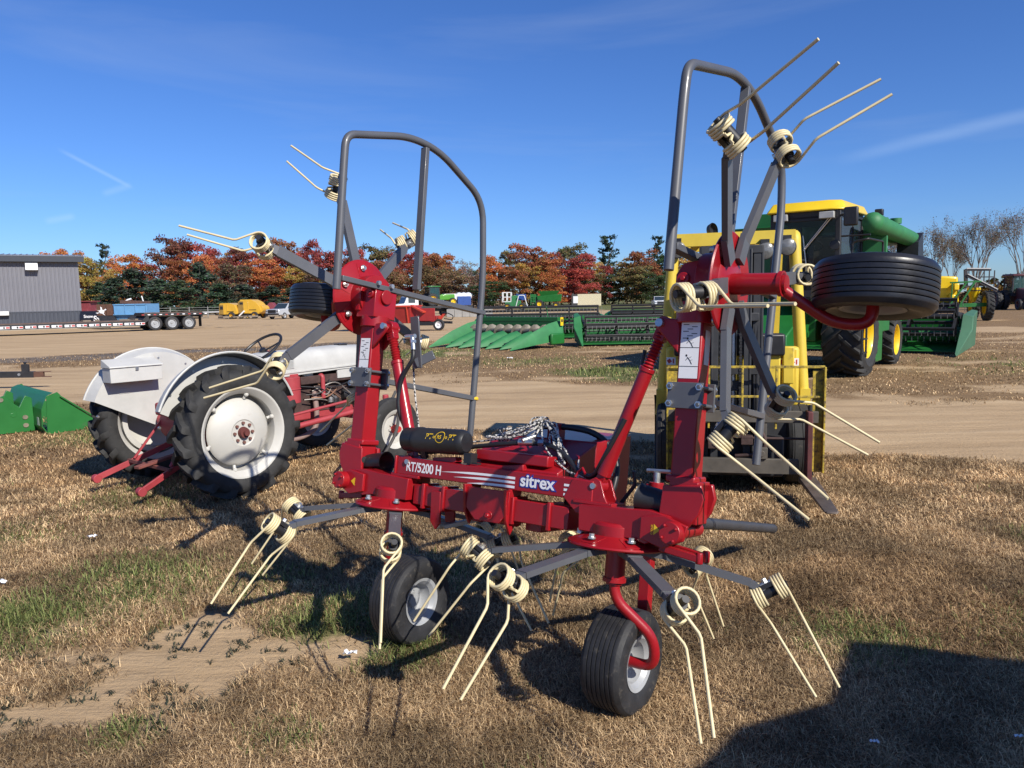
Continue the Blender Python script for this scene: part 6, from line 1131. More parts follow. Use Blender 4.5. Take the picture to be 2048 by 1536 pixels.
m = MB(); m.bar((xl, -.04, .37), (xn - .3, -.04, .37), .02, .04); vp('lower_rail', m, mat('pale_rail', (.30, .27, .22), .7, var=.2), lb)
REFR = mat('reflector_red', (.42, .05, .04), .4, var=.1)
for px in (8, 35, 62, 88, 114, 140, 164, 189, 213, 236, 259, 281): x = tpx(px, 658).x; m = MB(); m.box((x, -.038, .53), (.62, .012, .16)); rfl = vp('reflector_panel', m, DECAL, lb); m = MB(); m.box((x + .2, -.048, .53), (.20, .010, .10)); vp('red_strip', m, REFR, rfl); m = MB(); m.cyl((x, -.04, .53), (x, -.055, .53), .06, n=12); vp('tie_ring', m, BLACK, rfl)
for k in range(12): x = wxs[0] - .8 + k * .40; m = MB(); m.box((x, -.01, 1.14), (.18, .012, .06)); vp('marker', m, DECAL if k % 2 else REFR, lb)
m = MB(); m.box((xr - .02, .3, .62), (.03, .55, .85)); m.box((xr + .05, 1.25, 1.05), (.1, 2.5, .3)); vp('mud_flap', m, BLACK, lb)
m = MB(); q = random.Random(3)
for k in range(16): m.box((xl + 7 + k * 1.0 + q.uniform(-.4, .4), q.uniform(.3, 2.0), .80), (q.uniform(.3, .9), q.uniform(.2, .5), q.uniform(.06, .16)), rot=(0, 0, q.uniform(0, 3)))
vp('loose_blocks', m, mat('old_timber', (.20, .16, .12), .9, var=.3), lb)
pp0, pp1 = at(355, 627, 60), at(436, 623.5, 66); m = MB(); m.bar(pp0, pp1, .22, .14); pb = obj('pale_beam', m, mat('pale_galvanised', (.5, .5, .48), .5, .3, var=.1), None, .01); tag(pb, 'long pale beam lying across the rear of the triple axle trailer', 'beam')

# ============================================================ things standing behind the trailer
def at0(px, Y): p = at(px, 600, Y); return Vector((p.x, p.y, 0))
def hz(px, py, Y): return at(px, py, Y).z
SK = lambda px, Y: 1538.0 / Y
# snow plough
Y = 64.0; o = at0(187, Y); pl = thing('snow_plough', 'black curved snow plough with white lettering, leaning beside the grey shed', 'snow plough', (o.x, o.y, 0))
m = MB(); N = 10; Wp = 2.3; zt = hz(187, 622, Y)
prof = [(.5 * math.cos(R(200 - 40 * k / N * 2.2)) * .7, zt * k / N) for k in range(N + 1)]
m.add([(x_, y_ - .0, z_) for x_ in (-Wp * .5, Wp * .55) for y_, z_ in [(-.25 + .5 * ((k / N - .5) ** 2) * 2, zt * k / N) for k in range(N + 1)]], [(k, k + 1, N + 2 + k, N + 1 + k) for k in range(N)]); m.box((0, .2, zt * .5), (Wp, .15, .2)); m.box((0, .12, .08), (Wp, .1, .16)); vp('blade', m, mat('plough_black', (.012, .013, .02), .35, var=.2), pl, .0)
place_text(text_mesh('Snow', .34, offset=.01), (-.75, -.30, zt * .62), (1, 0, 0), (0, 0, 1), DECAL, pl); place_text(text_mesh('Sx', .62, offset=.02), (.05, -.31, zt * .42), (1, 0, 0), (0, 0, 1), DECAL, pl)
# small red machine peeking over
o = at0(172, 68); rt = thing('small_loader', 'small red and white machine half hidden beside the shed corner', 'loader', (o.x, o.y, 0)); m = MB(); m.box((0, 0, 1.0), (1.3, 2, 1.1)); m.box((.2, 0, 1.9), (.9, 1.2, .8)); m.box((.1, 0, hz(172, 603, 68)), (1.6, 1.5, .08)); vp('body', m, mat('dull_red', (.20, .04, .05), .5, var=.2), rt, .03)
for s_ in (-1, 1): add_wheel(rt, (s_ * .5, -1.0, .4), (0, -1, 0), 'small_wheel', RIMW, TYRE, .4, .25, .22, hub=.05)
# blue hopper body
Y = 62.0; oL, oR = at0(206, Y), at0(305, Y); o = (oL + oR) / 2; zb_, zt = hz(255, 630, Y), hz(255, 608, Y); Wb = (oR - oL).length
BLUE = mat('sky_blue_paint', (.12, .29, .50), .5, var=.10, vs=2, dirt=(.12, .09, .07), damt=.10)
bx = thing('hopper_body', 'sky blue steel hopper body with rusty left panels, standing behind the trailer', 'hopper', (o.x, o.y, 0))
m = MB(); m.box((Wb * .17, 0, (zb_ + zt) / 2), (Wb * .66, 2.2, zt - zb_)); m.box((Wb * .17, -1.12, zt - .05), (Wb * .67, .08, .09)); m.box((Wb * .17, -1.12, zb_ + .06), (Wb * .67, .08, .09))
for k in range(4): m.box((-Wb * .14 + k * Wb * .21, -1.13, (zb_ + zt) / 2), (.05, .06, zt - zb_))
m.hull([Vector((-Wb * .2, -1, zb_)), Vector((Wb * .2, -1, zb_)), Vector((Wb * .2, 1, zb_)), Vector((-Wb * .2, 1, zb_))], [Vector((-Wb * .04, -.6, .25)), Vector((Wb * .02, -.6, .25)), Vector((Wb * .02, .4, .25)), Vector((-Wb * .04, .4, .25))]); vp('box', m, BLUE, bx, .01)
m = MB(); m.box((-Wb * .39, -.9, (zb_ + zt) / 2), (Wb * .20, .5, zt - zb_)); m.box((-Wb * .225, -1.1, (zb_ + zt) / 2), (Wb * .115, .3, zt - zb_)); m.box((Wb * .15, 0, zt + .12), (Wb * .45, 1.4, .25), rot=(0, .06, 0)); vp('rusty_panel', m, RUST, bx, .01)
m = MB()
for a in (.5, 1.6, 2.7, 3.6, 5.2): m.hull([Vector((-Wb * .39 - .04, -1.165, zt - .62)), Vector((-Wb * .39 + .04, -1.165, zt - .55)), Vector((-Wb * .39 + .45 * math.cos(a) + .06, -1.165, zt - .58 + .33 * math.sin(a))), Vector((-Wb * .39 + .45 * math.cos(a) - .08, -1.165, zt - .50 + .33 * math.sin(a)))], [Vector((-Wb * .39 - .04, -1.17, zt - .62)), Vector((-Wb * .39 + .04, -1.17, zt - .55)), Vector((-Wb * .39 + .45 * math.cos(a) + .06, -1.17, zt - .58 + .33 * math.sin(a))), Vector((-Wb * .39 + .45 * math.cos(a) - .08, -1.17, zt - .50 + .33 * math.sin(a)))])
m.ball((-Wb * .39, -1.165, zt - .56), .16, 10, (1.4, .05, 1)); vp('white_mark', m, DECAL, bx)
m = MB(); m.tube([(-Wb * .06, -.3, zt), (Wb * .02, -.3, zt + .32), (Wb * .10, -.2, zt + .40)], .07, 8, fillet=.2); m.tube([(Wb * .36, -.3, zt), (Wb * .32, -.3, zt + .62)], .04, 6); vp('white_pipe', m, DECAL, bx)
m = MB(); m.hull([Vector((-Wb * .47, -1.2, zb_)), Vector((-Wb * .16, -1.2, zb_)), Vector((-Wb * .16, -1.0, zb_)), Vector((-Wb * .47, -1.0, zb_))], [Vector((-Wb * .36, -1.5, .2)), Vector((.0, -1.5, .2)), Vector((0, -1.3, .2)), Vector((-Wb * .36, -1.3, .2))]); m.hull([Vector((Wb * .20, -1.2, zb_)), Vector((Wb * .5, -1.2, zb_)), Vector((Wb * .5, 1.0, zb_)), Vector((Wb * .20, 1.0, zb_))], [Vector((Wb * .06, -1.5, .5)), Vector((Wb * .46, -1.5, .3)), Vector((Wb * .46, 1.0, .3)), Vector((Wb * .06, 1.0, .5))]); vp('black_chute', m, BLACKST, bx, .01)
# field fence behind
f0, f1 = at0(300, 112), at0(470, 118); d = (f1 - f0).normalized(); L = (f1 - f0).length; fn = thing('field_fence', 'long grey wire and rail fence in front of the pines, left of the balers', 'fence', M=frameM(f0, d)); m = MB()
for z in (.35, .7, 1.05, 1.4): m.tube([(0, 0, z), (L, 0, z)], .022, 5)
vp('rails', m, mat('fence_grey', (.30, .30, .29), .6, .3, var=.15), fn)
for k in range(int(L / 2.6) + 1): m = MB(); m.cyl((k * 2.6, 0, -.1), (k * 2.6, 0, 1.55), .06, n=8); vp('post', m, mat('fence_grey', (.3, .3, .29)), fn)
# round balers
BY = mat('baler_yellow', (.62, .36, .035), .45, var=.08, vs=1.5, coat=.2, dirt=(.3, .2, .06), damt=.08)
for (px, top, w_, lab, tall) in ((463, 606, 38, 'lower yellow round baler with a black front opening, left of the pair', 0), (506, 599, 50, 'taller yellow round baler with a rounded tailgate, right of the pair', 1)):
    Y = 96.0; o = at0(px, Y); H = hz(px, top, Y); Wd = w_ * Y / FPX; b = thing('round_baler', lab, 'round baler', (o.x, o.y, 0), -.12, 'yellow round balers')
    pr = [(-.5, .30), (-.48, .82), (-.36, 1.0), (.05, 1.0), (.26, .86), (.42, .62), (.44, .42), (.36, .25)] if tall else [(-.5, .28), (-.48, .9), (-.40, .98), (.05, 1.0), (.38, .88), (.48, .55), (.46, .3)]
    m = MB(); m.prism([(x_ * Wd, z_ * H) for x_, z_ in pr], (0, 0, 0), (1, 0, 0), (0, 0, 1), 2.1); m.box((-.05 * Wd, -1.07, H * .62), (.03, .04, H * .7)); vp('shell', m, BY, b, .03)
    m = MB(); m.box((-.34 * Wd, -1.09, H * .70), (Wd * .17, .03, H * .20)) if not tall else m.box((-.33 * Wd, -1.09, H * .80), (Wd * .14, .03, H * .11)); m.box((-.5 * Wd - .01, 0, H * .62), (.04, 1.5, .7)); m.box((-.1 * Wd, 0, .45), (Wd * .5, 1.8, .4)); m.bar((-.4 * Wd, 0, .45), (-.4 * Wd - 1.3, 0, .55), .12, .14); vp('opening', m, BLACKST, b, .01)
    m = MB(); m.box((.12 * Wd, -1.062, H * .46), (.9, .012, .10)); vp('lettering_band', m, mat('dark_brown_ink', (.12, .07, .01), .5), b)
    m = MB(); m.box((-.36 * Wd, -1.065, H * .60), (Wd * .22, .03, H * .62)); vp('shaded_front', m, mat('shaded_yellow', (.26, .16, .035), .6, var=.2, dirt=(.08, .05, .02), damt=.25), b, .01)  # darker yellow sheet paints shading onto the front part of the baler
    if tall: m = MB(); m.cyl((.40 * Wd, -.9, H * .5), (.40 * Wd, .9, H * .5), H * .19, n=24); vp('bale_gate', m, BY, b, .02); m = MB(); m.bar((-.42 * Wd, -1.2, .35), (-.20 * Wd, -1.2, .95), .22, .16); vp('white_guard', m, DECAL, b, .02)
    for s_ in (-1, 1): add_wheel(b, (.22 * Wd, s_ * 1.25, .42), (0, s_, 0), 'baler_wheel', BY, TYRE_OLD, .42, .34, .2, hub=.06); add_wheel(b, (-.08 * Wd, s_ * 1.15, .26), (0, s_, 0), 'gauge_wheel', BY, TYRE_OLD, .26, .18, .12, hub=.05)
# red pointed implement
o = at0(543, 108); H = hz(543, 605, 108); rw = thing('gravity_wagon', 'dark red pointed wagon box just right of the yellow balers', 'wagon', (o.x, o.y, 0)); m = MB(); m.hull([Vector((-1.1, -.7, .9)), Vector((1.0, -.7, .9)), Vector((1.0, .7, .9)), Vector((-1.1, .7, .9))], [Vector((-.15, -.6, H)), Vector((.25, -.6, H)), Vector((.25, .6, H)), Vector((-.15, .6, H))]); vp('box', m, mat('dull_red', (.2, .04, .05)), rw, .02); m = MB(); m.box((0, 0, .7), (1.8, 1.0, .2)); vp('chassis', m, BLACKST, rw)
for sx in (-.7, .7): add_wheel(rw, (sx, -.7, .35), (0, -1, 0), 'small_wheel2', RIMW, TYRE, .35, .22, .2, hub=.05); add_wheel(rw, (sx, .7, .35), (0, 1, 0), 'small_wheel2', RIMW, TYRE, .35, .22, .2, hub=.05)

# ============================================================ ROAD VEHICLES (x to the front)
WHT = mat('white_car_paint', (.70, .71, .70), .3, var=.04, coat=.5); CHR = mat('chrome_trim', (.6, .6, .6), .2, .9, var=.1); VGL = glass('vehicle_glass', (.03, .045, .06), .85)
def pickup(px, Y, yaw, label, paint, grp=None):
    o = at0(px, Y); v = thing('pickup_truck', label, 'pickup truck', (o.x, o.y, 0), yaw, grp)
    m = MB(); m.prism([(2.75, .45), (2.8, .85), (2.7, 1.12), (1.35, 1.2), (-2.7, 1.18), (-2.75, .5)], (0, 0, 0), (1, 0, 0), (0, 0, 1), 1.9); body = vp('body', m, paint, v, .08)
    m = MB(); m.hull([Vector((1.45, -.92, 1.18)), Vector((1.45, .92, 1.18)), Vector((-.75, .92, 1.18)), Vector((-.75, -.92, 1.18))], [Vector((.7, -.78, 1.82)), Vector((.7, .78, 1.82)), Vector((-.6, .78, 1.82)), Vector((-.6, -.78, 1.82))]); vp('cab', m, paint, v, .04)
    m = MB(); m.add([(1.40, -.84, 1.24), (1.40, .84, 1.24), (.78, .72, 1.76), (.78, -.72, 1.76)], [(0, 1, 2, 3)]); vp('windscreen', m, VGL, v, loc=None) if 0 else None
    m2 = MB(); m2.hull([Vector((1.42, -.84, 1.22)), Vector((1.42, .84, 1.22)), Vector((.76, .72, 1.77)), Vector((.76, -.72, 1.77))], [Vector((1.44, -.84, 1.23)), Vector((1.44, .84, 1.23)), Vector((.78, .72, 1.78)), Vector((.78, -.72, 1.78))]); vp('windscreen', m2, VGL, v)
    for s_ in (-1, 1): m = MB(); m.hull([Vector((1.1, s_ * .905, 1.24)), Vector((-.6, s_ * .905, 1.24)), Vector((-.5, s_ * .80, 1.74)), Vector((.65, s_ * .80, 1.74))], [Vector((1.1, s_ * .925, 1.24)), Vector((-.6, s_ * .925, 1.24)), Vector((-.5, s_ * .82, 1.74)), Vector((.65, s_ * .82, 1.74))]); vp('side_window', m, VGL, v); add_wheel(v, (1.75, s_ * .85, .38), (0, s_, 0), 'car_wheel', RIMW, TYRE, .38, .25, .23, hub=.06); add_wheel(v, (-1.75, s_ * .85, .38), (0, s_, 0), 'car_wheel', RIMW, TYRE, .38, .25, .23, hub=.06); m = MB(); m.box((2.78, s_ * .75, .92), (.06, .28, .16)); vp('headlight', m, CHR, v)
    m = MB(); m.box((2.8, 0, .90), (.05, 1.1, .34)); m.box((2.82, 0, .55), (.14, 1.9, .22)); vp('grille', m, BLACK, v, .02); return v
pickup(574, 91, R(-112), 'white pickup with a black grille, half hidden by the raised left wheel', mat('silver_paint', (.52, .54, .56), .3, .3, var=.04, coat=.4))
pickup(1318, 118, R(-95), 'white pickup far off on the lawn, beside the forklift mast', WHT)
# white flatbed truck with a green tractor on it
Y = 86.0; o = at0(806, Y); ft = thing('flatbed_truck', 'white cab flatbed truck carrying a green tractor, behind the red spreader', 'truck', (o.x, o.y, 0), R(-152))
m = MB(); m.prism([(1.5, .55), (1.55, 1.35), (.2, 1.5), (-.15, 2.3), (-1.45, 2.3), (-1.5, .55)], (0, 0, 0), (1, 0, 0), (0, 0, 1), 2.0); vp('cab', m, WHT, ft, .08)
m = MB(); m.hull([Vector((.19, -.85, 1.52)), Vector((.19, .85, 1.52)), Vector((-.12, .8, 2.2)), Vector((-.12, -.8, 2.2))], [Vector((.22, -.85, 1.53)), Vector((.22, .85, 1.53)), Vector((-.09, .8, 2.21)), Vector((-.09, -.8, 2.21))]); vp('windscreen', m, VGL, ft)
for s_ in (-1, 1): m = MB(); m.box((-.65, s_ * 1.005, 1.85), (.8, .02, .55)); vp('side_window', m, VGL, ft); add_wheel(ft, (.7, s_ * .95, .48), (0, s_, 0), 'truck_small', RIMW, TYRE, .48, .28, .28, hub=.07); [add_wheel(ft, (x_, s_ * 1.0, .48), (0, s_, 0), 'truck_small', RIMW, TYRE, .48, .28, .28, hub=.07) for x_ in (-5.2, -6.4)]; m = MB(); m.cyl((1.53, s_ * .7, 1.05), (1.58, s_ * .7, 1.05), .12, n=14); vp('headlight', m, CHR, ft)
m = MB(); m.box((1.56, 0, 1.05), (.05, 1.0, .45)); m.box((1.65, 0, .62), (.15, 2.0, .22)); vp('grille', m, mat('grey_grille', (.12, .13, .13), .4, .4), ft, .01)
m = MB(); m.box((-4.8, 0, 1.05), (6.4, 2.4, .22)); m.box((-1.75, 0, 1.7), (.1, 2.2, 1.3)); m.box((-3.5, 0, .75), (8, .8, .3)); vp('flatbed', m, BLACKST, ft, .02)
tz = 1.16; q0 = at0(842, Y); gt = thing('farm_tractor', 'green tractor standing on the white cab flatbed truck', 'tractor', M=ft.matrix_world.copy() if 0 else Matrix.Translation((o.x, o.y, tz)) @ Matrix.Rotation(R(-152), 4, 'Z') @ Matrix.Translation((-4.3, 0, 0)))
m = MB(); m.box((-.9, 0, .95), (1.9, .7, .55)); m.box((-1.0, 0, 1.15), (1.7, .62, .35)); m.box((.7, 0, .6), (1.5, .5, .5)); vp('hood', m, mat('lime_green_paint', (.07, .26, .02), .35, var=.08, coat=.3), gt, .06)
m = MB(); [m.bar((x_, y_, .6), (x_ * .95, y_ * .9, 2.15), .07, .07, (1, 0, 0)) for x_ in (.2, 1.4) for y_ in (-.7, .7)]; m.box((.8, 0, 1.0), (.9, .8, .6)); vp('cab_frame', m, BLACKST, gt); m = MB(); m.box((.8, 0, 2.2), (1.6, 1.6, .14)); vp('cab_roof', m, JDG, gt, .04)
m = MB(); [m.add([(.2, y_, .9), (1.4, y_, .9), (1.35, y_ * .93, 2.1), (.22, y_ * .93, 2.1)], [(0, 1, 2, 3)]) for y_ in (-.70, .70)]; vp('cab_glass', m, glass('tractor_glass', (.02, .06, .05), .7), gt)
for s_ in (-1, 1): add_wheel(gt, (1.1, s_ * .8, .72), (0, s_, 0), 'gt_rear', JDY, TYRE, .72, .40, .40, tyre='ag', n=16, lh=.04, hub=.1); add_wheel(gt, (-1.4, s_ * .75, .46), (0, s_, 0), 'gt_front', JDY, TYRE, .46, .3, .27, tyre='ag', n=14, lh=.03, hub=.07)
# tank truck
Y = 104.0; o = at0(897, Y); tk = thing('tank_truck', 'white truck with white tanks over a blue frame, beyond the flatbed truck', 'truck', (o.x, o.y, 0), R(-165))
zt = hz(915, 588, Y); m = MB(); m.prism([(1.2, .6), (1.25, 1.5), (.9, 1.7), (.7, 2.65), (-.9, 2.65), (-.95, .6)], (0, 0, 0), (1, 0, 0), (0, 0, 1), 2.1); vp('cab', m, WHT, tk, .06); m = MB(); m.box((-.1, -1.06, 2.1), (.9, .02, .6)); m.box((-.1, 1.06, 2.1), (.9, .02, .6)); vp('side_window', m, VGL, tk)
for k in range(3): m = MB(); m.lathe([(0, -.75), (.35, -.70), (.52, -.4), (.52, .4), (.35, .70), (0, .75)], (-1.4 - k * .62, .0, zt - .35), (0, 1, .15), n=20); vp('tank', m, WHT, tk)
m = MB(); m.box((-2.0, 0, 1.7), (1.8, 1.8, 1.2)); m.bar((-1.2, -.9, 1.2), (-2.8, -.9, zt - .6), .2, .2); vp('frame', m, mat('deep_blue_paint', (.015, .06, .25), .5, var=.2), tk, .03)
for s_ in (-1, 1): [add_wheel(tk, (x_, s_ * .95, .48), (0, s_, 0), 'truck_small', RIMW, TYRE, .48, .28, .28, hub=.07) for x_ in (.5, -2.4)]
# concrete blocks
o0, o1 = at0(893, 82), at0(985, 82); d = (o1 - o0).normalized(); n_ = 6; Lb = (o1 - o0).length / n_
for k in range(n_): p = o0 + d * (Lb * (k + .5)); m = MB(); m.box((0, 0, .42), (Lb * .97, .7, .84 + .03 * (k % 2))); c_ = obj('concrete_block', m, mat('concrete', (.30, .29, .27), .9, var=.15, vs=2, bump=.2), None, .03); c_.location = p; c_.rotation_euler = (0, 0, .01 * (k % 3)); tag(c_, 'grey concrete block in the low row behind the red spreader, ' + ['first', 'second', 'third', 'fourth', 'fifth', 'last'][k] + ' from the left', 'concrete block', 'row of concrete blocks')

# ============================================================ RED SPREADER
sd_ = Vector((.97, -.25, 0)).normalized(); sl_ = Vector((-sd_.y, sd_.x, 0)); s0 = G(878, 661) - sd_ * 2.75 + sl_ * .55; SM = frameM((s0.x, s0.y, 0), sd_); sprd = thing('manure_spreader', 'red side discharge spreader with a white shield emblem, beyond the corn header', 'spreader', M=SM)
RSP = mat('spreader_red', (.30, .022, .022), .45, var=.14, vs=2, dirt=(.14, .06, .05), damt=.12); RLT = mat('bright_red_orange', (.52, .055, .03), .45, var=.1)
m = MB(); m.hull([Vector((-3.2, -.7, .45)), Vector((1.1, -.7, .45)), Vector((1.1, .7, .45)), Vector((-3.2, .7, .45))], [Vector((-3.2, -.95, 1.45)), Vector((1.1, -.95, 1.45)), Vector((1.1, .95, 1.45)), Vector((-3.2, .95, 1.45))]); vp('box', m, RSP, sprd, .02)
m = MB(); m.bar((-3.25, -.97, 1.47), (1.15, -.97, 1.47), .09, .09); m.bar((-3.25, .97, 1.47), (1.15, .97, 1.47), .09, .09); [m.bar((x_, -.73, .45), (x_, -.98, 1.45), .08, .06, (1, 0, 0)) for x_ in (-2.5, -1.2, -.1, .9)]; m.bar((1.1, -.6, 1.5), (2.0, -.9, 1.1), .3, .1); m.bar((2.6, -.2, .5), (3.0, -.2, 1.0), .1, .14); vp('rim_rail', m, RLT, sprd, .01)
m = MB(); m.lathe([(0, -.16), (.55, -.16), (.55, .16), (0, .16)], (1.35, -.5, .9), (0, 1, 0), n=24); m.box((1.35, -.62, .55), (.35, .2, .4)); m.box((1.8, .0, .62), (1.6, .9, .5)); m.box((2.0, -.75, .95), (1.2, .05, .75)); vp('discharge', m, RSP, sprd, .02)
m = MB(); m.box((1.9, -.76, .42), (1.3, .1, .22)); vp('rubber_flap', m, BLACK, sprd, .02)
m = MB(); e = [(-.25, .1), (0, .18), (.25, .1), (.22, -.1), (0, -.2), (-.22, -.1)]; cz = 1.02; m.prism(e, (-.55, -.875, cz), (1, 0, 0), (0, .25, 1), .012); em = vp('emblem', m, DECAL, sprd); m = MB(); m.prism([(x_ * .82, z_ * .82) for x_, z_ in e], (-.55, -.882, cz), (1, 0, 0), (0, .25, 1), .010); vp('emblem_field', m, RSP, em); place_text(text_mesh('KUHN', .14, offset=.006), (-.74, -.894, cz - .05), (1, 0, 0), (0, .25, 1), DECAL, em)
add_wheel(sprd, (2.75, -.55, .34), (0, -1, 0), 'spr_front', DECAL, TYRE, .34, .2, .19, hub=.05); m = MB(); m.bar((2.75, -.42, .34), (2.75, -.42, .85), .09, .09, (1, 0, 0)); vp('jockey_leg', m, RLT, sprd)
for s_ in (-1, 1): add_wheel(sprd, (-1.6, s_ * 1.0, .5), (0, s_, 0), 'spr_rear', DECAL, TYRE, .5, .35, .25, hub=.07)
m = MB(); m.tube([(2.7, -.2, 1.0), (3.2, -.3, 1.05), (3.6, -.3, .85), (3.5, -.3, .62), (3.0, -.3, .7)], .03, 8, fillet=.3, fs=6); vp('hose', m, BLACK, sprd)
m = MB(); m.bar((2.2, 0, .5), (3.4, 0, .45), .14, .14); vp('tongue', m, BLACKST, sprd)

# ============================================================ FAR MACHINES
Y = 128.0; o = at0(1030, Y); zt = hz(1015, 585, Y); cc = thing('dismantled_cab', 'green machine with an open white cab frame, far off before the red maples', 'machine', (o.x, o.y, 0), -.1)
m = MB(); [m.bar((x_, y_, 1.4), (x_, y_, zt), .12, .12, (1, 0, 0)) for x_ in (-2.0, -1.3, -.6) for y_ in (-.7, .7)]; [m.bar((-2.05, y_, z_), (-.55, y_, z_), .12, .12) for y_ in (-.7, .7) for z_ in (zt, (zt + 1.4) / 2, 1.4)]; m.tube([(.2, -.8, .6), (.7, -.8, 2.4), (1.6, -.8, 2.4), (2.1, -.8, .6)], .07, 8, fillet=.2); vp('white_frame', m, WHT, cc)
m = MB(); m.box((-.3, 0, 1.1), (2.6, 1.5, .9)); m.box((.0, .2, 1.9), (1.0, 1.2, 1.0)); vp('body', m, JDGF, cc, .03); m = MB(); m.box((1.0, .4, 2.1), (1.6, 1.2, 1.0)); vp('blue_unit', m, mat('deep_blue_paint', (.015, .06, .25)), cc, .03)
for s_ in (-1, 1): add_wheel(cc, (-1.2, s_ * .9, .55), (0, s_, 0), 'far_wheel', JDY, TYRE, .55, .35, .3, hub=.08); add_wheel(cc, (1.2, s_ * .9, .55), (0, s_, 0), 'far_wheel', JDY, TYRE, .55, .35, .3, hub=.08)
Y = 150.0; o = at0(1092, Y); H = hz(1095, 582, Y); fc = thing('combine', 'distant green combine with a folded ladder, in front of the red maples', 'combine', (o.x, o.y, 0), R(175))
m = MB(); m.hull([Vector((1.5, -1.3, 1.2)), Vector((1.5, 1.3, 1.2)), Vector((-2.9, 1.3, 1.2)), Vector((-2.9, -1.3, 1.2))], [Vector((1.7, -1.5, H * .72)), Vector((1.7, 1.5, H * .72)), Vector((-3.1, 1.4, H * .80)), Vector((-3.1, -1.4, H * .80))]); m.hull([Vector((1.0, -1.3, H * .74)), Vector((1.0, 1.3, H * .74)), Vector((-2.0, 1.3, H * .74)), Vector((-2.0, -1.3, H * .74))], [Vector((1.4, -1.6, H)), Vector((1.4, 1.6, H)), Vector((-2.6, 1.6, H)), Vector((-2.6, -1.6, H))]); vp('body', m, JDG, fc, .04)
m = MB(); m.box((2.3, 0, H * .58), (1.4, 1.9, H * .5)); vp('cab', m, JDG, fc, .05); m = MB(); m.tube([(2.0, 1.5, .6), (2.0, 1.5, H * .8), (2.9, 1.5, H * .8), (2.9, 1.5, .6)], .06, 6); [m.bar((2.0, 1.5, z_), (2.9, 1.5, z_), .06, .06) for z_ in (.8, 1.3, 1.8, 2.3)]; vp('ladder', m, JDGF, fc)
for s_ in (-1, 1): add_wheel(fc, (1.2, s_ * 1.4, .8), (0, s_, 0), 'fc_front', JDY, TYRE, .8, .5, .42, hub=.1); add_wheel(fc, (-2.0, s_ * 1.3, .5), (0, s_, 0), 'far_wheel', JDY, TYRE, .55, .35, .3, hub=.08)
Y = 168.0; o = at0(1171, Y); H = hz(1171, 588, Y); co = thing('storage_container', 'cream storage container with a dark left end, at the edge of the wood', 'container', (o.x, o.y, 0), -.12)
m = MB(); Lc = 46 * Y / FPX; n_ = 26; pts = []
for k in range(n_): x = -Lc * .33 + k * Lc / n_; pts += [(x, -1.2), (x + Lc / n_ * .5, -1.2), (x + Lc / n_ * .6, -1.17), (x + Lc / n_ * .9, -1.17)]
m.add([(x, y, z) for z in (.1, H) for x, y in pts], [(i, i + 1, len(pts) + i + 1, len(pts) + i) for i in range(len(pts) - 1)]); m.box((Lc * .17, 0.02, H / 2 + .05), (Lc, 2.3, H - .1)); vp('side', m, mat('cream_container', (.62, .56, .38), .6, var=.06), co); m = MB(); m.box((-Lc * .46, 0, H / 2), (Lc * .26, 2.36, H - .05)); vp('end', m, mat('dark_end', (.05, .05, .05), .7), co); m = MB(); m.box((-Lc * .42, -1.2, H * .55), (1.0, .03, 1.5)); vp('door', m, DECAL, co)

# ============================================================ YELLOW SPRAYER / SPREADER TRUCK AT THE RIGHT
Y = 46.5; o = at0(1925, Y); o.z = 0; sp_ = thing('field_sprayer', 'yellow and green field sprayer with a tall wheel and folded dark boom, at the right', 'sprayer', (o.x, o.y, 0), R(-12))
def sx(px): return (px - 1925) * Y / FPX
def sz(px, py): return hz(px, py, Y)
m = MB(); m.hull([Vector((sx(1860), -.4, sz(1900, 604))), Vector((sx(1902), -.4, sz(1900, 604))), Vector((sx(1902), 1.6, sz(1900, 604))), Vector((sx(1860), 1.6, sz(1900, 604)))], [Vector((sx(1858), -.6, sz(1880, 550))), Vector((sx(1896), -.6, sz(1890, 552))), Vector((sx(1908), 1.6, sz(1890, 554))), Vector((sx(1858), 1.6, sz(1890, 550)))]); mtk = vp('main_tank', m, JDY, sp_, .12)
for v_ in mtk.data.vertices: v_.co.x += .26; v_.co.y -= .45; v_.co.z -= .06
m = MB(); m.lathe([(0, 0), (.10, 0), (.16, .12), (.34, .62), (.36, .66), (.36, .84), (.30, .88), (0, .88)], (sx(1941), -.3, sz(1941, 604)), (0, 0, 1), n=24); vp('cone_hopper', m, JDY, sp_); m = MB(); m.lathe([(.363, .66), (.37, .66), (.37, .71), (.363, .71)], (sx(1941), -.3, sz(1941, 604)), (0, 0, 1), n=24); vp('hopper_band', m, INK, sp_)
m = MB(); m.bar((sx(1880), -.6, .9), (sx(1952), -.6, .95), .2, .22); m.bar((sx(1882), -.8, 1.0), (sx(1910), -.8, sz(1910, 565)), .09, .09, (0, 1, 0)); m.bar((sx(1900), -.8, 1.0), (sx(1925), -.8, sz(1925, 562)), .10, .10, (0, 1, 0)); m.bar((sx(1880), -.8, sz(1890, 566)), (sx(1935), -.8, sz(1925, 564)), .09, .09); m.bar((sx(1884), -.8, 1.0), (sx(1884), -.8, sz(1890, 566)), .06, .06, (0, 1, 0)); fr_ = vp('frame', m, JDG, sp_, .01)
for v_ in fr_.data.vertices: v_.co.x += .22; v_.co.y -= .5
m = MB(); m.box((sx(1899), -1.15, sz(1899, 574)), (.30, .4, .42)); m.box((sx(1894), -1.1, sz(1894, 595)), (.34, .4, .34)); vp('side_tank', m, JDY, sp_, .06)
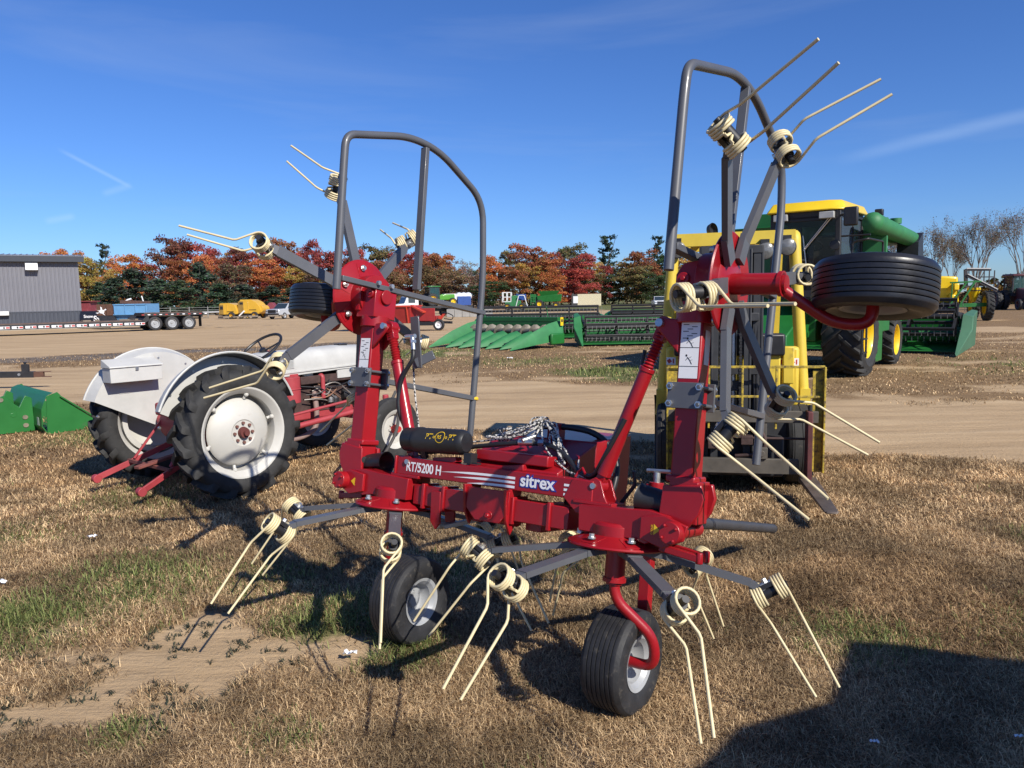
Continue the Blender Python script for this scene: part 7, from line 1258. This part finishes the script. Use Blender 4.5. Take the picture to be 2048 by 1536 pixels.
m = MB(); m.bar((sx(1916), -1.0, sz(1916, 541)), (sx(1962), -1.0, sz(1962, 541)), .10, .12); m.bar((sx(1918), -1.2, sz(1918, 552)), (sx(1972), -1.2, sz(1972, 582)), .10, .16); m.bar((sx(1916), -1.1, sz(1916, 540)), (sx(1918), -1.1, sz(1918, 575)), .16, .20, (0, 1, 0)); [m.bar((sx(1922 + 9 * k), -1.1, sz(1922, 543)), (sx(1922 + 9 * k), -1.1, sz(1922, 553 + 5.5 * k)), .05, .05, (0, 1, 0)) for k in range(6)]; m.bar((sx(1935), -1.1, sz(1935, 555)), (sx(1967), -1.1, sz(1967, 555)), .06, .06); m.tube([(sx(1968), -1.1, sz(1968, 580)), (sx(1975), -1.1, sz(1975, 572)), (sx(1974), -1.1, sz(1974, 562)), (sx(1968), -1.1, sz(1968, 568))], .05, 6, fillet=.1); vp('boom', m, mat('boom_dark', (.045, .04, .042), .5, .2, var=.4, vs=3, dirt=(.3, .28, .25), damt=.15), sp_)
m = MB(); m.bar((sx(1918), -1.28, sz(1918, 549)), (sx(1972), -1.28, sz(1972, 579)), .04, .05); m.bar((sx(1918), -1.08, sz(1918, 538)), (sx(1960), -1.08, sz(1960, 538.5)), .06, .07); vp('boom_pipe', m, mat('pale_galvanised', (.5, .5, .48)), sp_)
for k, (x_, y_) in enumerate(((sx(1960), -.9), (sx(1960), 1.3), (sx(1878), 1.2), (sx(1868), -.3))): add_wheel(sp_, (x_, y_, .88), (1, -.12, 0), 'sprayer_wheel', JDY, TYRE_OLD, .88, .42, .58, tyre='ag', n=22, lh=.04, hub=.12, name='tall_wheel')
m = MB(); m.box((sx(1890), -.9, .85), (.9, .3, .5)); m.tube([(sx(1905), -.85, 1.0), (sx(1905), -.85, sz(1905, 580)), (sx(1893), -.85, sz(1893, 580)), (sx(1893), -.85, 1.0)], .035, 6); [m.bar((sx(1893), -.85, z_), (sx(1905), -.85, z_), .04, .04) for z_ in (1.2, 1.5, 1.8, 2.1)]; vp('ladder', m, BLACKST, sp_)
# low green wagon beyond
o = at0(1981, 82); gw = thing('flat_wagon', 'low green flat wagon between the sprayer wheel and the maroon tractor', 'wagon', (o.x, o.y, 0)); m = MB(); m.box((0, 0, .85), (3.0, 1.6, .7)); vp('box', m, mat('dull_green_paint', (.02, .10, .035), .5, var=.2), gw, .03); m = MB(); m.box((0, 0, .4), (2.6, 1.2, .15)); vp('chassis', m, BLACKST, gw)
for sx_ in (-1.0, 1.0): add_wheel(gw, (sx_, -.7, .35), (0, -1, 0), 'small_wheel2', RIMW, TYRE, .35, .22, .2, hub=.05); add_wheel(gw, (sx_, .7, .35), (0, 1, 0), 'small_wheel2', RIMW, TYRE, .35, .22, .2, hub=.05)
# maroon tractor
Y = 70.0; o = at0(2036, Y); mt = thing('farm_tractor', 'maroon cab tractor with dual wheels at the right edge', 'tractor', (o.x, o.y, 0), R(-98)); MAR = mat('maroon_paint', (.075, .016, .022), .4, var=.15, coat=.3)
zt = hz(2036, 548, Y)
m = MB(); m.prism([(2.6, .8), (2.65, 1.7), (.6, 1.95), (.5, .8)], (0, 0, 0), (1, 0, 0), (0, 0, 1), .95); m.box((.2, 0, 1.0), (1.5, .8, .7)); m.box((2.7, 0, .85), (.4, .9, .35)); vp('hood', m, MAR, mt, .05); m = MB(); m.box((2.66, 0, 1.3), (.03, .75, .65)); [m.box((2.4, s_ * .5, .95), (.3, .3, .2)) for s_ in (-1, 1)]; vp('grille', m, BLACKST, mt)
m = MB(); [m.bar((x_, y_, 1.3), (x_ * .96, y_ * .95, zt - .15), .10, .10, (1, 0, 0)) for x_ in (.55, -1.1) for y_ in (-.75, .75)]; m.box((-.28, 0, 1.35), (1.7, 1.55, .3)); vp('cab_frame', m, BLACKST, mt); m = MB(); m.box((-.25, 0, zt - .1), (2.0, 1.75, .22)); vp('cab_roof', m, MAR, mt, .06)
m = MB(); m.add([(.57, -.72, 1.45), (.57, .72, 1.45), (.55, .68, zt - .2), (.55, -.68, zt - .2)], [(0, 1, 2, 3)]); [m.add([(.5, y_, 1.45), (-1.05, y_, 1.45), (-1.0, y_ * .95, zt - .2), (.5, y_ * .95, zt - .2)], [(0, 1, 2, 3)]) for y_ in (-.78, .78)]; vp('cab_glass', m, glass('tractor_glass', (.02, .06, .05), .7), mt)
for s_ in (-1, 1):
    for q_2 in (.95, 1.55): add_wheel(mt, (-.6, s_ * q_2, .88), (0, s_, 0), 'mt_rear', MAR, TYRE, .88, .48, .5, tyre='ag', n=18, lh=.05, hub=.12, name='rear_wheel')
    add_wheel(mt, (2.0, s_ * .85, .5), (0, s_, 0), 'mt_front', MAR, TYRE, .5, .3, .28, hub=.08, name='front_wheel')

# ============================================================ UNSEEN CASTER OF THE BIG SHADOW LOWER RIGHT (wagon form made up for it)
wg = thing('shadow_caster', 'unseen caster of the lower right shadow, wagon form made up, outside the right edge', 'wagon', (0, 0, 0))
plan = [(2.66, -.02), (2.98, .34), (3.42, .52), (3.76, 1.10), (4.06, 1.05), (4.6, .80), (7.6, -.9), (6.4, -3.6), (3.6, -2.6)]
m = MB(); m.prism(plan, (0, 0, 1.70), (1, 0, 0), (0, 1, 0), 1.6); m.prism([(a * .985 + .07, b * .97 - .03) for a, b in plan], (0, 0, .82), (1, 0, 0), (0, 1, 0), .2); vp('box', m, mat('caster_green', (.03, .09, .04), .5, var=.2), wg, .02)
m = MB(); m.bar((3.2, -1.6, .66), (7.0, -1.2, .66), .2, .2); m.bar((4.2, .2, .66), (5.6, -2.8, .66), .2, .2); vp('chassis', m, BLACKST, wg)
for p in ((4.1, .15), (6.6, -.9), (3.7, -2.0), (6.0, -3.0)): add_wheel(wg, (p[0], p[1], .5), (.4, .9, 0), 'caster_wheel', RIMW, TYRE, .5, .28, .28, hub=.07)
# ============================================================ LITTER
for k, (px, py, s_, lab) in enumerate(((701, 1322, .022, 'crumpled white paper scrap on grass in front of the left wheel'), (186, 1083, .022, 'white paper scrap on green grass at the left'), (4, 1176, .022, 'white paper scrap at the left picture edge'), (1748, 1501, .010, 'tiny white scrap in the dark shadow, lower right'), (2036, 1490, .012, 'small pale scrap in the shadow at the right edge'), (520, 1150, .0, ''), (1020, 720, .06, 'white scrap lying in grass before the corn header'))):
    if not s_: continue
    p = G(px, py); q = random.Random(k); m = MB(); n_ = 7; g = [[Vector(((i - 3) * s_ * .5 + q.uniform(-.2, .2) * s_, (j - 2) * s_ * .4 + q.uniform(-.2, .2) * s_, .035 + q.uniform(0, .9) * s_)) for j in range(5)] for i in range(n_)]
    m.add([v for r_ in g for v in r_], [(i * 5 + j, i * 5 + j + 1, (i + 1) * 5 + j + 1, (i + 1) * 5 + j) for i in range(n_ - 1) for j in range(4)]); o = obj('paper_scrap', m, DECAL); o.location = (p.x, p.y, 0); tag(o, lab, 'litter', 'paper scraps on the ground')
